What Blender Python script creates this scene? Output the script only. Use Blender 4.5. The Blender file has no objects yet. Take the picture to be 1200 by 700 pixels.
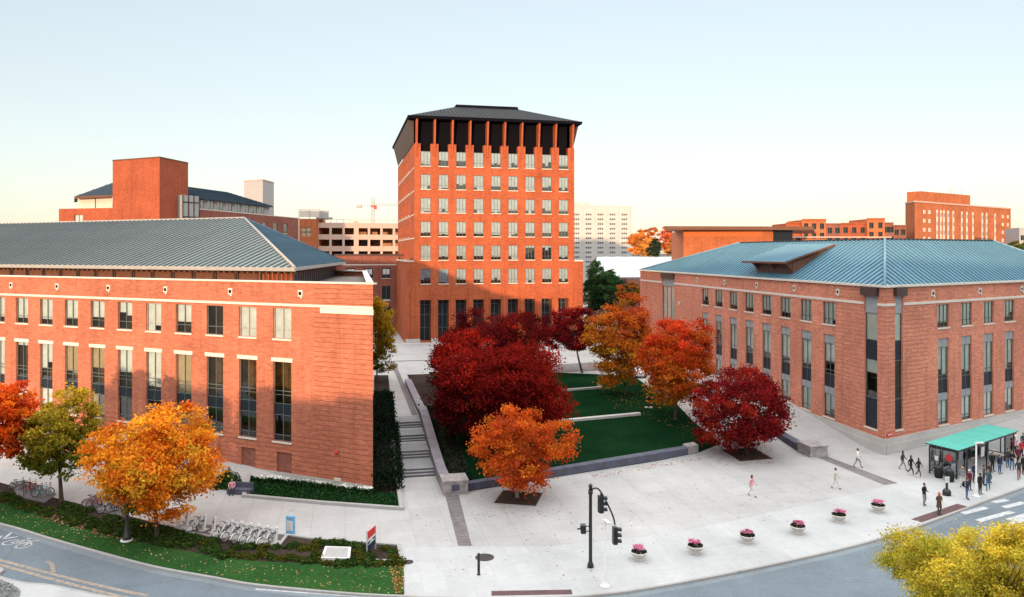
import bpy, bmesh, math, random
import numpy as np
from mathutils import Vector, Matrix

C = bpy.context.scene.collection
scene = bpy.context.scene
PI = math.pi
# ------------------------------------------------------------------ camera model
F, XC, YH, H = 900.0, 600.0, 295.0, 20.0        # focal length, centre and horizon in photo pixels (1200 x 700), eye height in metres
AX = Vector((-0.21, 0.978)).normalized()         # axis of the quadrangle (square to the tower front)
W0, W1, ZT = 70.5, 86.0, 2.0                     # the terrace climbs 2 m between these distances
def gz(x, y):
    w = y - 0.214 * x
    return ZT * min(1.0, max(0.0, (w - W0) / (W1 - W0)))
def at(px, py, Y):
    return Vector(((px - XC) / F * Y, Y, H - (py - YH) / F * Y))
def g(px, py, dz=0.0):
    Y = F * H / (py - YH)
    for _ in range(40):
        x = (px - XC) / F * Y
        Y = 0.5 * Y + 0.5 * F * (H - gz(x, Y) - dz) / (py - YH)
    x = (px - XC) / F * Y
    return Vector((x, Y, gz(x, Y)))
def g2(px, py):
    p = g(px, py); return (p.x, p.y)

# ------------------------------------------------------------------ objects
def tag(o, label=None, cat=None, group=None, kind=None):
    if label: o['label'] = label
    if cat: o['category'] = cat
    if group: o['group'] = group
    if kind: o['kind'] = kind
    return o
def empty(name, loc, rz=0.0, label=None, cat=None, group=None):
    o = bpy.data.objects.new(name, None); C.objects.link(o)
    o.location = loc; o.rotation_euler = (0, 0, rz)
    o.empty_display_size = 0.3
    return tag(o, label, cat, group)
def copy_tree(o, kids, parent=None):
    c = o.copy(); C.objects.link(c)
    if parent is not None: c.parent = parent
    for ch in kids.get(o.name, []): copy_tree(ch, kids, c)
    return c
def kids_map():
    m = {}
    for o in C.objects:
        if o.parent: m.setdefault(o.parent.name, []).append(o)
    return m
def dup(root, loc, rz=0.0, label=None, group=None, scale=None):
    def kids(o): return [c for c in o.children]
    def rec(o, par):
        c = o.copy(); C.objects.link(c)
        if par is not None: c.parent = par
        for ch in kids(o): rec(ch, c)
        return c
    r = rec(root, None)
    r.location = loc; r.rotation_euler = (0, 0, rz)
    if scale: r.scale = (scale, scale, scale) if not hasattr(scale, '__len__') else scale
    if label: r['label'] = label
    if group: r['group'] = group
    return r

class MB:
    """collects faces (with material slots) and links them as one mesh object with metre UVs"""
    def __init__(self): self.v, self.f, self.m, self.sm = [], [], [], []
    def face(self, pts, mi=0, smooth=False):
        n = len(self.v); self.v.extend([tuple(p) for p in pts])
        self.f.append(tuple(range(n, n + len(pts)))); self.m.append(mi); self.sm.append(smooth)
    def quad(self, a, b, c, d, mi=0): self.face((a, b, c, d), mi)
    def box(self, x0, x1, y0, y1, z0, z1, mi=0, M=None):
        P = [Vector((x, y, z)) for z in (z0, z1) for y in (y0, y1) for x in (x0, x1)]
        if M is not None: P = [M @ p for p in P]
        n = len(self.v); self.v.extend([tuple(p) for p in P])
        for f in ((0, 2, 3, 1), (4, 5, 7, 6), (0, 1, 5, 4), (1, 3, 7, 5), (3, 2, 6, 7), (2, 0, 4, 6)):
            self.f.append(tuple(n + i for i in f)); self.m.append(mi); self.sm.append(False)
    def bevbox(self, x0, x1, y0, y1, z0, z1, b=0.03, mi=0, M=None):
        """box with its top edge chamfered"""
        P = [(x0, y0, z0), (x1, y0, z0), (x1, y1, z0), (x0, y1, z0), (x0, y0, z1 - b), (x1, y0, z1 - b), (x1, y1, z1 - b), (x0, y1, z1 - b),
             (x0 + b, y0 + b, z1), (x1 - b, y0 + b, z1), (x1 - b, y1 - b, z1), (x0 + b, y1 - b, z1)]
        P = [Vector(p) for p in P]
        if M is not None: P = [M @ p for p in P]
        n = len(self.v); self.v.extend([tuple(p) for p in P])
        fs = [(3, 2, 1, 0), (8, 9, 10, 11)]
        for i in range(4):
            j = (i + 1) % 4
            fs += [(i, j, 4 + j, 4 + i), (4 + i, 4 + j, 8 + j, 8 + i)]
        for f in fs: self.f.append(tuple(n + i for i in f)); self.m.append(mi); self.sm.append(False)
    def prism(self, poly, z0, z1, mi=0, mtop=None, bottom=False):
        """vertical prism over an xy polygon (counter-clockwise); z0/z1 may be functions of (x, y)"""
        f0 = z0 if callable(z0) else (lambda x, y: z0); f1 = z1 if callable(z1) else (lambda x, y: z1)
        b = [(p[0], p[1], f0(p[0], p[1])) for p in poly]; t = [(p[0], p[1], f1(p[0], p[1])) for p in poly]
        n = len(poly)
        for i in range(n):
            j = (i + 1) % n
            self.quad(b[i], b[j], t[j], t[i], mi)
        self.face(t, mi if mtop is None else mtop)
        if bottom: self.face(b[::-1], mi)
    def tube(self, pts, rad, n=8, mi=0, caps=True, smooth=True):
        pts = [Vector(p) for p in pts]
        if not hasattr(rad, '__len__'): rad = [rad] * len(pts)
        rings = []; prev = None
        for i, p in enumerate(pts):
            d = (pts[min(i + 1, len(pts) - 1)] - pts[max(i - 1, 0)]).normalized()
            if prev is None: prev = d.orthogonal().normalized()
            a = (prev - d * prev.dot(d))
            if a.length < 1e-5: a = d.orthogonal()
            a.normalize(); b = d.cross(a); prev = a
            base = len(self.v)
            for k in range(n):
                t = 2 * PI * k / n
                self.v.append(tuple(p + (a * math.cos(t) + b * math.sin(t)) * rad[i]))
            rings.append(base)
        for i in range(len(pts) - 1):
            for k in range(n):
                k2 = (k + 1) % n
                self.f.append((rings[i] + k, rings[i] + k2, rings[i + 1] + k2, rings[i + 1] + k)); self.m.append(mi); self.sm.append(smooth)
        if caps:
            self.f.append(tuple(rings[0] + k for k in reversed(range(n)))); self.m.append(mi); self.sm.append(False)
            self.f.append(tuple(rings[-1] + k for k in range(n))); self.m.append(mi); self.sm.append(False)
    def lathe(self, prof, n=16, mi=0, loc=(0, 0, 0), smooth=True):
        L = Vector(loc); rings = []
        for r, z in prof:
            rings.append(len(self.v))
            for k in range(n):
                t = 2 * PI * k / n
                self.v.append((L.x + r * math.cos(t), L.y + r * math.sin(t), L.z + z))
        for i in range(len(prof) - 1):
            for k in range(n):
                k2 = (k + 1) % n
                self.f.append((rings[i] + k, rings[i] + k2, rings[i + 1] + k2, rings[i + 1] + k)); self.m.append(mi); self.sm.append(smooth)
        if prof[-1][0] > 1e-4: self.f.append(tuple(rings[-1] + k for k in range(n))); self.m.append(mi); self.sm.append(False)
        if prof[0][0] > 1e-4: self.f.append(tuple(rings[0] + k for k in reversed(range(n)))); self.m.append(mi); self.sm.append(False)
    def ball(self, c, r, nu=10, nv=7, mi=0):
        rx, ry, rz = r if hasattr(r, '__len__') else (r, r, r)
        base = len(self.v)
        for j in range(nv + 1):
            th = PI * j / nv
            for i in range(nu):
                ph = 2 * PI * i / nu
                self.v.append((c[0] + rx * math.sin(th) * math.cos(ph), c[1] + ry * math.sin(th) * math.sin(ph), c[2] - rz * math.cos(th)))
        for j in range(nv):
            for i in range(nu):
                i2 = (i + 1) % nu
                self.f.append((base + j * nu + i, base + j * nu + i2, base + (j + 1) * nu + i2, base + (j + 1) * nu + i)); self.m.append(mi); self.sm.append(True)
    def mesh(self, name, mats):
        me = bpy.data.meshes.new(name)
        me.from_pydata(self.v, [], self.f)
        if not isinstance(mats, (list, tuple)): mats = [mats]
        for m in mats: me.materials.append(m)
        me.polygons.foreach_set('material_index', self.m)
        me.polygons.foreach_set('use_smooth', self.sm)
        uvl = me.uv_layers.new(name='UVMap')
        nl = len(me.loops)
        if nl:
            co = np.empty(len(me.vertices) * 3, np.float32); me.vertices.foreach_get('co', co); co = co.reshape(-1, 3)
            li = np.empty(nl, np.int32); me.loops.foreach_get('vertex_index', li)
            pn = np.empty(len(me.polygons) * 3, np.float32); me.polygons.foreach_get('normal', pn); pn = pn.reshape(-1, 3)
            lt = np.empty(len(me.polygons), np.int32); me.polygons.foreach_get('loop_total', lt)
            N = np.repeat(pn, lt, axis=0); P = co[li]
            T = np.stack([-N[:, 1], N[:, 0], np.zeros(nl)], 1); ln = np.linalg.norm(T, axis=1)
            flat = ln < 0.05
            T[~flat] /= ln[~flat][:, None]
            B = np.cross(N, T)
            u = (P * T).sum(1); v = (P * B).sum(1)
            u[flat] = P[flat, 0]; v[flat] = P[flat, 1]
            uvl.data.foreach_set('uv', np.stack([u, v], 1).astype(np.float32).ravel())
        me.update()
        return me
    def build(self, name, mats, parent=None, loc=None, rz=0.0):
        o = bpy.data.objects.new(name, self.mesh(name, mats)); C.objects.link(o)
        if parent is not None: o.parent = parent
        if loc is not None: o.location = loc
        if rz: o.rotation_euler = (0, 0, rz)
        return o
def link(name, me, parent=None, loc=None, rz=0.0):
    o = bpy.data.objects.new(name, me); C.objects.link(o)
    if parent is not None: o.parent = parent
    if loc is not None: o.location = loc
    if rz: o.rotation_euler = (0, 0, rz)
    return o
def structure(o): o['kind'] = 'structure'; return o

# ------------------------------------------------------------------ materials
def new_mat(name):
    m = bpy.data.materials.new(name); m.use_nodes = True
    nt = m.node_tree; nt.nodes.clear()
    out = nt.nodes.new('ShaderNodeOutputMaterial')
    return m, nt, out
def N(nt, kind, **kw):
    n = nt.nodes.new(kind)
    for k, v in kw.items():
        if k in n.inputs.keys(): n.inputs[k].default_value = v
        else: setattr(n, k, v)
    return n
def L(nt, a, b): nt.links.new(a, b)
def rgb(c): return (c[0], c[1], c[2], 1.0)
def mixc(nt, blend, fac, a, b):
    n = nt.nodes.new('ShaderNodeMix'); n.data_type = 'RGBA'; n.blend_type = blend
    for i, v in ((0, fac), (6, a), (7, b)):
        if hasattr(v, 'node'): L(nt, v, n.inputs[i])
        elif i == 0: n.inputs[0].default_value = v
        else: n.inputs[i].default_value = rgb(v)
    return n.outputs[2]
def math_(nt, op, a, b=None, c=None):
    n = nt.nodes.new('ShaderNodeMath'); n.operation = op
    for i, v in enumerate((a, b, c)):
        if v is None: continue
        if hasattr(v, 'node'): L(nt, v, n.inputs[i])
        else: n.inputs[i].default_value = v
    return n.outputs[0]
def noise(nt, vec, scale, detail=3, rough=0.55):
    n = N(nt, 'ShaderNodeTexNoise'); n.inputs['Scale'].default_value = scale; n.inputs['Detail'].default_value = detail; n.inputs['Roughness'].default_value = rough
    if vec is not None: L(nt, vec, n.inputs['Vector'])
    return n.outputs['Fac']
def ramp(nt, fac, stops):
    n = nt.nodes.new('ShaderNodeValToRGB'); e = n.color_ramp.elements
    while len(e) < len(stops): e.new(0.5)
    for i, (p, c) in enumerate(stops): e[i].position = p; e[i].color = rgb(c) if hasattr(c, '__len__') else (c, c, c, 1)
    L(nt, fac, n.inputs[0]); return n.outputs[0]
def mapping(nt, src, scale):
    n = nt.nodes.new('ShaderNodeMapping'); n.inputs['Scale'].default_value = scale; L(nt, src, n.inputs['Vector']); return n.outputs[0]
def finish(nt, out, col, rough=0.8, metal=0.0, bump=None, bstr=0.3, bdist=0.02, spec=0.3, coat=0.0):
    p = nt.nodes.new('ShaderNodeBsdfPrincipled')
    if hasattr(col, 'node'): L(nt, col, p.inputs['Base Color'])
    else: p.inputs['Base Color'].default_value = rgb(col)
    if hasattr(rough, 'node'): L(nt, rough, p.inputs['Roughness'])
    else: p.inputs['Roughness'].default_value = rough
    p.inputs['Metallic'].default_value = metal
    p.inputs['Specular IOR Level'].default_value = spec
    p.inputs['Coat Weight'].default_value = coat
    if bump is not None:
        b = nt.nodes.new('ShaderNodeBump'); b.inputs['Strength'].default_value = bstr; b.inputs['Distance'].default_value = bdist
        L(nt, bump, b.inputs['Height']); L(nt, b.outputs[0], p.inputs['Normal'])
    L(nt, p.outputs[0], out.inputs['Surface']); return p
def uvnode(nt): return N(nt, 'ShaderNodeTexCoord').outputs['UV']
def posnode(nt): return N(nt, 'ShaderNodeNewGeometry').outputs['Position']

def mat_plain(name, col, rough=0.6, metal=0.0, var=0.12, spec=0.3, scale=3.0, bump=0.0, coat=0.0):
    m, nt, out = new_mat(name)
    p = N(nt, 'ShaderNodeTexCoord').outputs['Object']
    n1 = noise(nt, p, scale, 4)
    k = ramp(nt, n1, [(0.3, tuple(c * (1 - var) for c in col)), (0.7, tuple(min(1, c * (1 + var)) for c in col))])
    finish(nt, out, k, rough, metal, n1 if bump else None, bump, 0.02, spec, coat)
    return m
def mat_brick(name, base, band=0.0, band_period=0.42, var=0.16, course=0.17):
    """brickwork: courses, mortar joints, large weathering; optional recessed course every band_period metres"""
    m, nt, out = new_mat(name)
    uv = uvnode(nt)
    bt = N(nt, 'ShaderNodeTexBrick'); L(nt, uv, bt.inputs['Vector'])
    bt.inputs['Scale'].default_value = 1.0; bt.inputs['Brick Width'].default_value = 0.52; bt.inputs['Row Height'].default_value = course
    bt.inputs['Mortar Size'].default_value = 0.014; bt.inputs['Mortar Smooth'].default_value = 0.4; bt.inputs['Bias'].default_value = 0.0
    dk = tuple(c * (1 - var) for c in base); lt = tuple(min(1, c * (1 + var)) for c in base)
    bt.inputs['Color1'].default_value = rgb(dk); bt.inputs['Color2'].default_value = rgb(lt)
    bt.inputs['Mortar'].default_value = rgb(tuple(0.75 * c + 0.06 for c in base))
    streak = noise(nt, mapping(nt, uv, (0.7, 9.0, 1)), 1.0, 3, 0.6)
    col = mixc(nt, 'MULTIPLY', 1.0, bt.outputs['Color'], ramp(nt, streak, [(0.25, 0.80), (0.75, 1.14)]))
    patch = noise(nt, mapping(nt, uv, (1, 1, 1)), 0.16, 4, 0.65)
    col = mixc(nt, 'MULTIPLY', 1.0, col, ramp(nt, patch, [(0.28, (0.80, 0.77, 0.77)), (0.72, (1.13, 1.14, 1.13))]))
    blk = noise(nt, mapping(nt, uv, (3.4, 11.7, 1)), 1.0, 1, 0.3)
    col = mixc(nt, 'MULTIPLY', 1.0, col, ramp(nt, blk, [(0.30, 0.84), (0.5, 1.0), (0.74, 1.06)]))
    drip = noise(nt, mapping(nt, uv, (1.6, 0.10, 1)), 1.0, 4, 0.65)
    col = mixc(nt, 'MULTIPLY', 1.0, col, ramp(nt, drip, [(0.30, (0.80, 0.79, 0.79)), (0.48, 1.0), (0.75, 1.05)]))
    h = bt.outputs['Fac']; bump = math_(nt, 'MULTIPLY', h, -0.25)
    if band > 0:
        sep = N(nt, 'ShaderNodeSeparateXYZ'); L(nt, uv, sep.inputs[0])
        fr = math_(nt, 'FRACT', math_(nt, 'DIVIDE', sep.outputs['Y'], band_period))
        wob = noise(nt, mapping(nt, uv, (0.9, 2.4, 1)), 1.0, 2)
        lim = math_(nt, 'MULTIPLY_ADD', wob, 0.16, 0.06)
        mask = math_(nt, 'LESS_THAN', fr, lim)
        col = mixc(nt, 'MIX', math_(nt, 'MULTIPLY', mask, band), col, tuple(c * 0.45 for c in base))
        bump = math_(nt, 'SUBTRACT', bump, math_(nt, 'MULTIPLY', mask, 1.0))
    finish(nt, out, col, 0.85, 0, bump, 0.5, 0.03, 0.2)
    return m
def mat_concrete(name, base, joint=2.0, jw=0.012, var=0.10, jdark=0.72, stain=0.18):
    m, nt, out = new_mat(name)
    p = posnode(nt)
    mp = nt.nodes.new('ShaderNodeMapping'); mp.inputs['Rotation'].default_value = (0, 0, -0.214); L(nt, p, mp.inputs['Vector']); q = mp.outputs[0]
    n1 = noise(nt, q, 0.12, 5, 0.6); n2 = noise(nt, q, 2.5, 4, 0.6); n3 = noise(nt, mapping(nt, q, (0.5, 0.12, 1)), 1.0, 3, 0.6)
    col = ramp(nt, n1, [(0.25, tuple(c * (1 - stain) for c in base)), (0.7, tuple(c * (1 + 0.05) for c in base))])
    col = mixc(nt, 'MULTIPLY', 1.0, col, ramp(nt, n2, [(0.2, 1 - var), (0.8, 1 + var * 0.5)]))
    col = mixc(nt, 'MULTIPLY', 1.0, col, ramp(nt, n3, [(0.3, 0.93), (0.65, 1.03)]))
    bump = n2
    if joint:
        bt = N(nt, 'ShaderNodeTexBrick'); L(nt, q, bt.inputs['Vector']); bt.offset = 0.0
        bt.inputs['Scale'].default_value = 1.0; bt.inputs['Brick Width'].default_value = joint; bt.inputs['Row Height'].default_value = joint
        bt.inputs['Mortar Size'].default_value = jw; bt.inputs['Mortar Smooth'].default_value = 0.3
        bt.inputs['Color1'].default_value = (0.95, 0.95, 0.95, 1); bt.inputs['Color2'].default_value = (1.02, 1.02, 1.02, 1)
        bt.inputs['Mortar'].default_value = (jdark, jdark, jdark, 1)
        col = mixc(nt, 'MULTIPLY', 1.0, col, bt.outputs['Color'])
    sp = noise(nt, q, 0.9, 2, 0.5)
    col = mixc(nt, 'MULTIPLY', 1.0, col, ramp(nt, sp, [(0.22, 0.86), (0.33, 1.0)]))
    finish(nt, out, col, 0.75, 0, bump, 0.12, 0.02, 0.3)
    return m
def mat_asphalt(name, base):
    m, nt, out = new_mat(name)
    p = posnode(nt)
    n1 = noise(nt, p, 0.10, 5, 0.65); n2 = noise(nt, p, 6.0, 4, 0.7); n3 = noise(nt, p, 0.5, 3, 0.6)
    col = ramp(nt, n1, [(0.25, tuple(c * 0.78 for c in base)), (0.75, tuple(c * 1.15 for c in base))])
    col = mixc(nt, 'MULTIPLY', 1.0, col, ramp(nt, n2, [(0.25, 0.82), (0.75, 1.12)]))
    vo = N(nt, 'ShaderNodeTexVoronoi'); vo.feature = 'DISTANCE_TO_EDGE'; vo.inputs['Scale'].default_value = 0.16
    wp = nt.nodes.new('ShaderNodeMix'); wp.data_type = 'VECTOR'; wp.inputs[0].default_value = 0.08
    L(nt, p, wp.inputs[4]); nn = N(nt, 'ShaderNodeTexNoise'); nn.inputs['Scale'].default_value = 0.6; L(nt, p, nn.inputs['Vector'])
    vm = nt.nodes.new('ShaderNodeVectorMath'); vm.operation = 'SCALE'; vm.inputs[3].default_value = 12.0; L(nt, nn.outputs['Color'], vm.inputs[0])
    L(nt, vm.outputs[0], wp.inputs[5]); L(nt, wp.outputs[1], vo.inputs['Vector'])
    crack = ramp(nt, vo.outputs['Distance'], [(0.0, 0.86), (0.006, 0.95), (0.012, 1.0)])
    col = mixc(nt, 'MULTIPLY', 1.0, col, crack)
    col = mixc(nt, 'MULTIPLY', 1.0, col, ramp(nt, n3, [(0.3, 0.9), (0.7, 1.06)]))
    finish(nt, out, col, 0.8, 0, n2, 0.25, 0.02, 0.35)
    return m
def mat_grass(name, a, b, c):
    m, nt, out = new_mat(name)
    p = posnode(nt)
    n1 = noise(nt, p, 0.25, 5, 0.65); n2 = noise(nt, p, 5.0, 4, 0.75); n3 = noise(nt, p, 28.0, 2, 0.6)
    col = ramp(nt, n1, [(0.25, a), (0.55, b), (0.85, c)])
    col = mixc(nt, 'MULTIPLY', 1.0, col, ramp(nt, n2, [(0.25, 0.55), (0.75, 1.35)]))
    col = mixc(nt, 'MULTIPLY', 1.0, col, ramp(nt, n3, [(0.3, 0.7), (0.7, 1.25)]))
    finish(nt, out, col, 0.95, 0, n2, 0.8, 0.06, 0.0)
    return m
def mat_leaf(name, transl=0.45):
    m, nt, out = new_mat(name)
    at_ = N(nt, 'ShaderNodeAttribute'); at_.attribute_name = 'tint'
    d = N(nt, 'ShaderNodeBsdfDiffuse'); L(nt, at_.outputs['Color'], d.inputs['Color'])
    t = N(nt, 'ShaderNodeBsdfTranslucent'); L(nt, at_.outputs['Color'], t.inputs['Color'])
    mx = N(nt, 'ShaderNodeMixShader'); mx.inputs[0].default_value = transl
    L(nt, d.outputs[0], mx.inputs[1]); L(nt, t.outputs[0], mx.inputs[2]); L(nt, mx.outputs[0], out.inputs['Surface'])
    return m
def mat_glass(name, tint=(0.75, 0.82, 0.85), refl=1.0, rough=0.02):
    m, nt, out = new_mat(name)
    tr = N(nt, 'ShaderNodeBsdfTransparent'); tr.inputs[0].default_value = rgb(tint)
    gl = N(nt, 'ShaderNodeBsdfGlossy'); gl.inputs['Color'].default_value = (refl, refl, refl, 1); gl.inputs['Roughness'].default_value = rough
    nz = noise(nt, posnode(nt), 0.8, 2)
    b = N(nt, 'ShaderNodeBump'); b.inputs['Strength'].default_value = 0.06; b.inputs['Distance'].default_value = 0.05; L(nt, nz, b.inputs['Height']); L(nt, b.outputs[0], gl.inputs['Normal'])
    fr = N(nt, 'ShaderNodeFresnel'); fr.inputs[0].default_value = 1.52
    fac = math_(nt, 'MULTIPLY_ADD', fr.outputs[0], 1.2, 0.05)
    mx = N(nt, 'ShaderNodeMixShader'); L(nt, fac, mx.inputs[0]); L(nt, tr.outputs[0], mx.inputs[1]); L(nt, gl.outputs[0], mx.inputs[2])
    L(nt, mx.outputs[0], out.inputs['Surface']); return m
def mat_metalroof(name, base, rough=0.42, metal=0.35):
    m, nt, out = new_mat(name)
    uv = uvnode(nt); n1 = noise(nt, mapping(nt, uv, (1.2, 0.12, 1)), 1.0, 4, 0.6); n2 = noise(nt, uv, 0.15, 4, 0.6)
    col = ramp(nt, n1, [(0.25, tuple(c * 0.82 for c in base)), (0.75, tuple(c * 1.14 for c in base))])
    col = mixc(nt, 'MULTIPLY', 1.0, col, ramp(nt, n2, [(0.3, 0.9), (0.7, 1.08)]))
    finish(nt, out, col, rough, metal, n1, 0.05, 0.02, 0.4 if metal else 0.1); return m

M = {}
BR = (0.42, 0.138, 0.080)
M['brick'] = mat_brick('brick', BR)
M['brick_band'] = mat_brick('banded_brick', BR, band=0.8)
M['brick_right'] = mat_brick('pinkish_brick', (0.53, 0.205, 0.135)); M['brick_right_band'] = mat_brick('pinkish_banded_brick', (0.53, 0.205, 0.135), band=0.75)
M['brick_tower'] = mat_brick('tower_brick', (0.37, 0.085, 0.030))
M['brick_old'] = mat_brick('old_brick', (0.33, 0.075, 0.030))
M['brick_dark'] = mat_brick('dark_brick', (0.24, 0.085, 0.06))
M['brick_pale'] = mat_brick('orange_brick', (0.40, 0.12, 0.045))
M['limestone'] = mat_plain('limestone', (0.55, 0.51, 0.46), 0.8, var=0.10)
M['greystone'] = mat_plain('grey_stone', (0.30, 0.30, 0.31), 0.8, var=0.12)
M['plinth'] = mat_concrete('plinth_stone', (0.44, 0.43, 0.42), joint=0)
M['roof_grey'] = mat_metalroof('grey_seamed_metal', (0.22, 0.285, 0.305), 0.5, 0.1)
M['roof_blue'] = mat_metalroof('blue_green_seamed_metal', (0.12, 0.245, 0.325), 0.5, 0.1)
M['roof_dark'] = mat_metalroof('dark_seamed_metal', (0.020, 0.024, 0.030), 0.7, 0.0)
M['seam_shaded'] = mat_metalroof('shaded_seam', (0.085, 0.108, 0.118), 0.6, 0.0)  # shadowed flank of each grey roof seam put into its colour
M['seam_blue_shaded'] = mat_metalroof('shaded_blue_seam', (0.065, 0.155, 0.215), 0.6, 0.0)  # same for the blue roof: seam shade carried by a darker colour
M['roof_navy'] = mat_metalroof('navy_seamed_metal', (0.022, 0.042, 0.062), 0.6, 0.0)
M['brown'] = mat_plain('brown_painted_metal', (0.13, 0.055, 0.032), 0.5, var=0.2)
M['brown_dark'] = mat_plain('dark_brown_metal', (0.055, 0.035, 0.03), 0.5, var=0.2)
M['black'] = mat_plain('black_painted_metal', (0.014, 0.016, 0.02), 0.4, var=0.25, spec=0.5)
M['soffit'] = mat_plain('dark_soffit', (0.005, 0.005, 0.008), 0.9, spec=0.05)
M['frame'] = mat_plain('grey_green_window_frame', (0.10, 0.125, 0.12), 0.45)
M['frame_pale'] = mat_plain('pale_window_frame', (0.30, 0.30, 0.28), 0.5)
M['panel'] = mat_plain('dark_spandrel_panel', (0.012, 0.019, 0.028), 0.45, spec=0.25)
M['panel_grey'] = mat_plain('grey_spandrel_panel', (0.24, 0.26, 0.28), 0.6)
M['interior'] = mat_plain('dark_interior', (0.022, 0.017, 0.013), 0.9, var=0.6, scale=0.8)
M['blind'] = mat_plain('pale_blind', (0.50, 0.56, 0.58), 0.8, var=0.14, scale=1.2)
M['blind_reflection'] = mat_plain('pale_green_reflection_blind', (0.80, 0.86, 0.78), 0.8, var=0.1, scale=1.2)  # right hall's blinds, with the sky's reflection in the panes put into their colour
M['blind_cool'] = mat_plain('cool_grey_blind', (0.38, 0.46, 0.52), 0.8, var=0.15, scale=1.2)
M['bronze'] = mat_plain('bronze_interior', (0.075, 0.045, 0.02), 0.9, var=0.6, scale=0.7)
M['blind_warm'] = mat_plain('tan_blind', (0.36, 0.30, 0.20), 0.8, var=0.2, scale=1.2)
M['glass'] = mat_glass('window_glass', (0.90, 0.94, 0.95))
M['shelter_glass'] = mat_glass('shelter_glass', (0.88, 0.92, 0.93))
M['flatroof'] = mat_plain('gravel_roof', (0.13, 0.115, 0.105), 0.9, var=0.25, scale=0.6)
M['paving'] = mat_concrete('pale_concrete_paving', (0.40, 0.405, 0.41), joint=2.4, jw=0.02, jdark=0.74, stain=0.24)
M['walk'] = mat_concrete('sidewalk_concrete', (0.41, 0.425, 0.44), joint=1.5, jdark=0.84)
M['kerb'] = mat_concrete('kerb_concrete', (0.34, 0.34, 0.335), joint=0)
M['asphalt'] = mat_asphalt('asphalt', (0.132, 0.170, 0.205))
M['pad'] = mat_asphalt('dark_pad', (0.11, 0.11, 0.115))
M['earth'] = mat_grass('campus_ground', (0.10, 0.10, 0.085), (0.14, 0.135, 0.11), (0.18, 0.17, 0.15))
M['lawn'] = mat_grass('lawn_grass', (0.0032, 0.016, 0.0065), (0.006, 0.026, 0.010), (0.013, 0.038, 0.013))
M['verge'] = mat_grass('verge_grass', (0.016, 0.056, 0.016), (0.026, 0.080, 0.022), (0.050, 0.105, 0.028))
M['mulch'] = mat_grass('mulch', (0.030, 0.022, 0.020), (0.048, 0.036, 0.031), (0.075, 0.058, 0.048))
M['stone_dark'] = mat_plain('blue_grey_stone', (0.075, 0.080, 0.115), 0.7, var=0.22, scale=1.6, bump=0.2)
M['stone_block'] = mat_plain('split_face_stone', (0.28, 0.265, 0.265), 0.85, var=0.3, scale=2.2, bump=0.5)
M['strip'] = mat_brick('paver_strip', (0.17, 0.155, 0.165), var=0.18)
M['tactile'] = mat_plain('dark_red_tactile', (0.10, 0.055, 0.06), 0.8, var=0.25)
M['white'] = mat_plain('white_paint', (0.60, 0.61, 0.61), 0.45, var=0.05)
M['road_white'] = mat_plain('worn_white_marking', (0.40, 0.42, 0.44), 0.8, var=0.3, scale=4)
M['road_yellow'] = mat_plain('worn_yellow_marking', (0.27, 0.235, 0.20), 0.8, var=0.3, scale=4)
M['iron'] = mat_plain('cast_iron', (0.05, 0.042, 0.042), 0.7, 0.3, var=0.3)
M['bark'] = mat_plain('bark', (0.060, 0.045, 0.036), 0.95, var=0.4, scale=6, bump=0.6)
M['bark_pale'] = mat_plain('pale_bark', (0.25, 0.20, 0.16), 0.95, var=0.3, scale=6, bump=0.4)
M['leaf'] = mat_leaf('leaves')
M['leaf_dark'] = mat_leaf('dense_leaves', 0.15)
M['teal'] = mat_metalroof('teal_metal', (0.12, 0.46, 0.40), 0.5, 0.0)
M['red'] = mat_plain('red_paint', (0.50, 0.03, 0.03), 0.5)
M['blue'] = mat_plain('blue_paint', (0.05, 0.25, 0.55), 0.5)
M['navy'] = mat_plain('navy_paint', (0.02, 0.03, 0.07), 0.5)
M['silver'] = mat_plain('silver_metal', (0.55, 0.56, 0.57), 0.35, 0.5)
M['rubber'] = mat_plain('tyre_rubber', (0.02, 0.02, 0.02), 0.8)
M['whitewall'] = mat_concrete('white_facade_panels', (0.46, 0.45, 0.44), joint=0, stain=0.06)
M['whiteroof'] = mat_metalroof('white_roof', (0.50, 0.55, 0.58), 0.7, 0.0)
M['garage'] = mat_plain('pale_precast', (0.46, 0.33, 0.275), 0.85, var=0.08)
M['garage_in'] = mat_plain('garage_interior', (0.36, 0.20, 0.12), 0.9, var=0.3, scale=0.15)
M['greywall'] = mat_plain('grey_render', (0.33, 0.325, 0.335), 0.8)
M['orange_soffit'] = mat_plain('orange_fascia', (0.45, 0.12, 0.03), 0.6)
M['asphalt_pale'] = mat_asphalt('gutter_concrete', (0.175, 0.21, 0.24))
M['gravel'] = mat_grass('gravel', (0.12, 0.13, 0.14), (0.22, 0.23, 0.24), (0.36, 0.37, 0.38))
M['stone_pale'] = mat_plain('pale_wall_stone', (0.22, 0.21, 0.24), 0.85, var=0.2, scale=1.2, bump=0.3)
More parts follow.
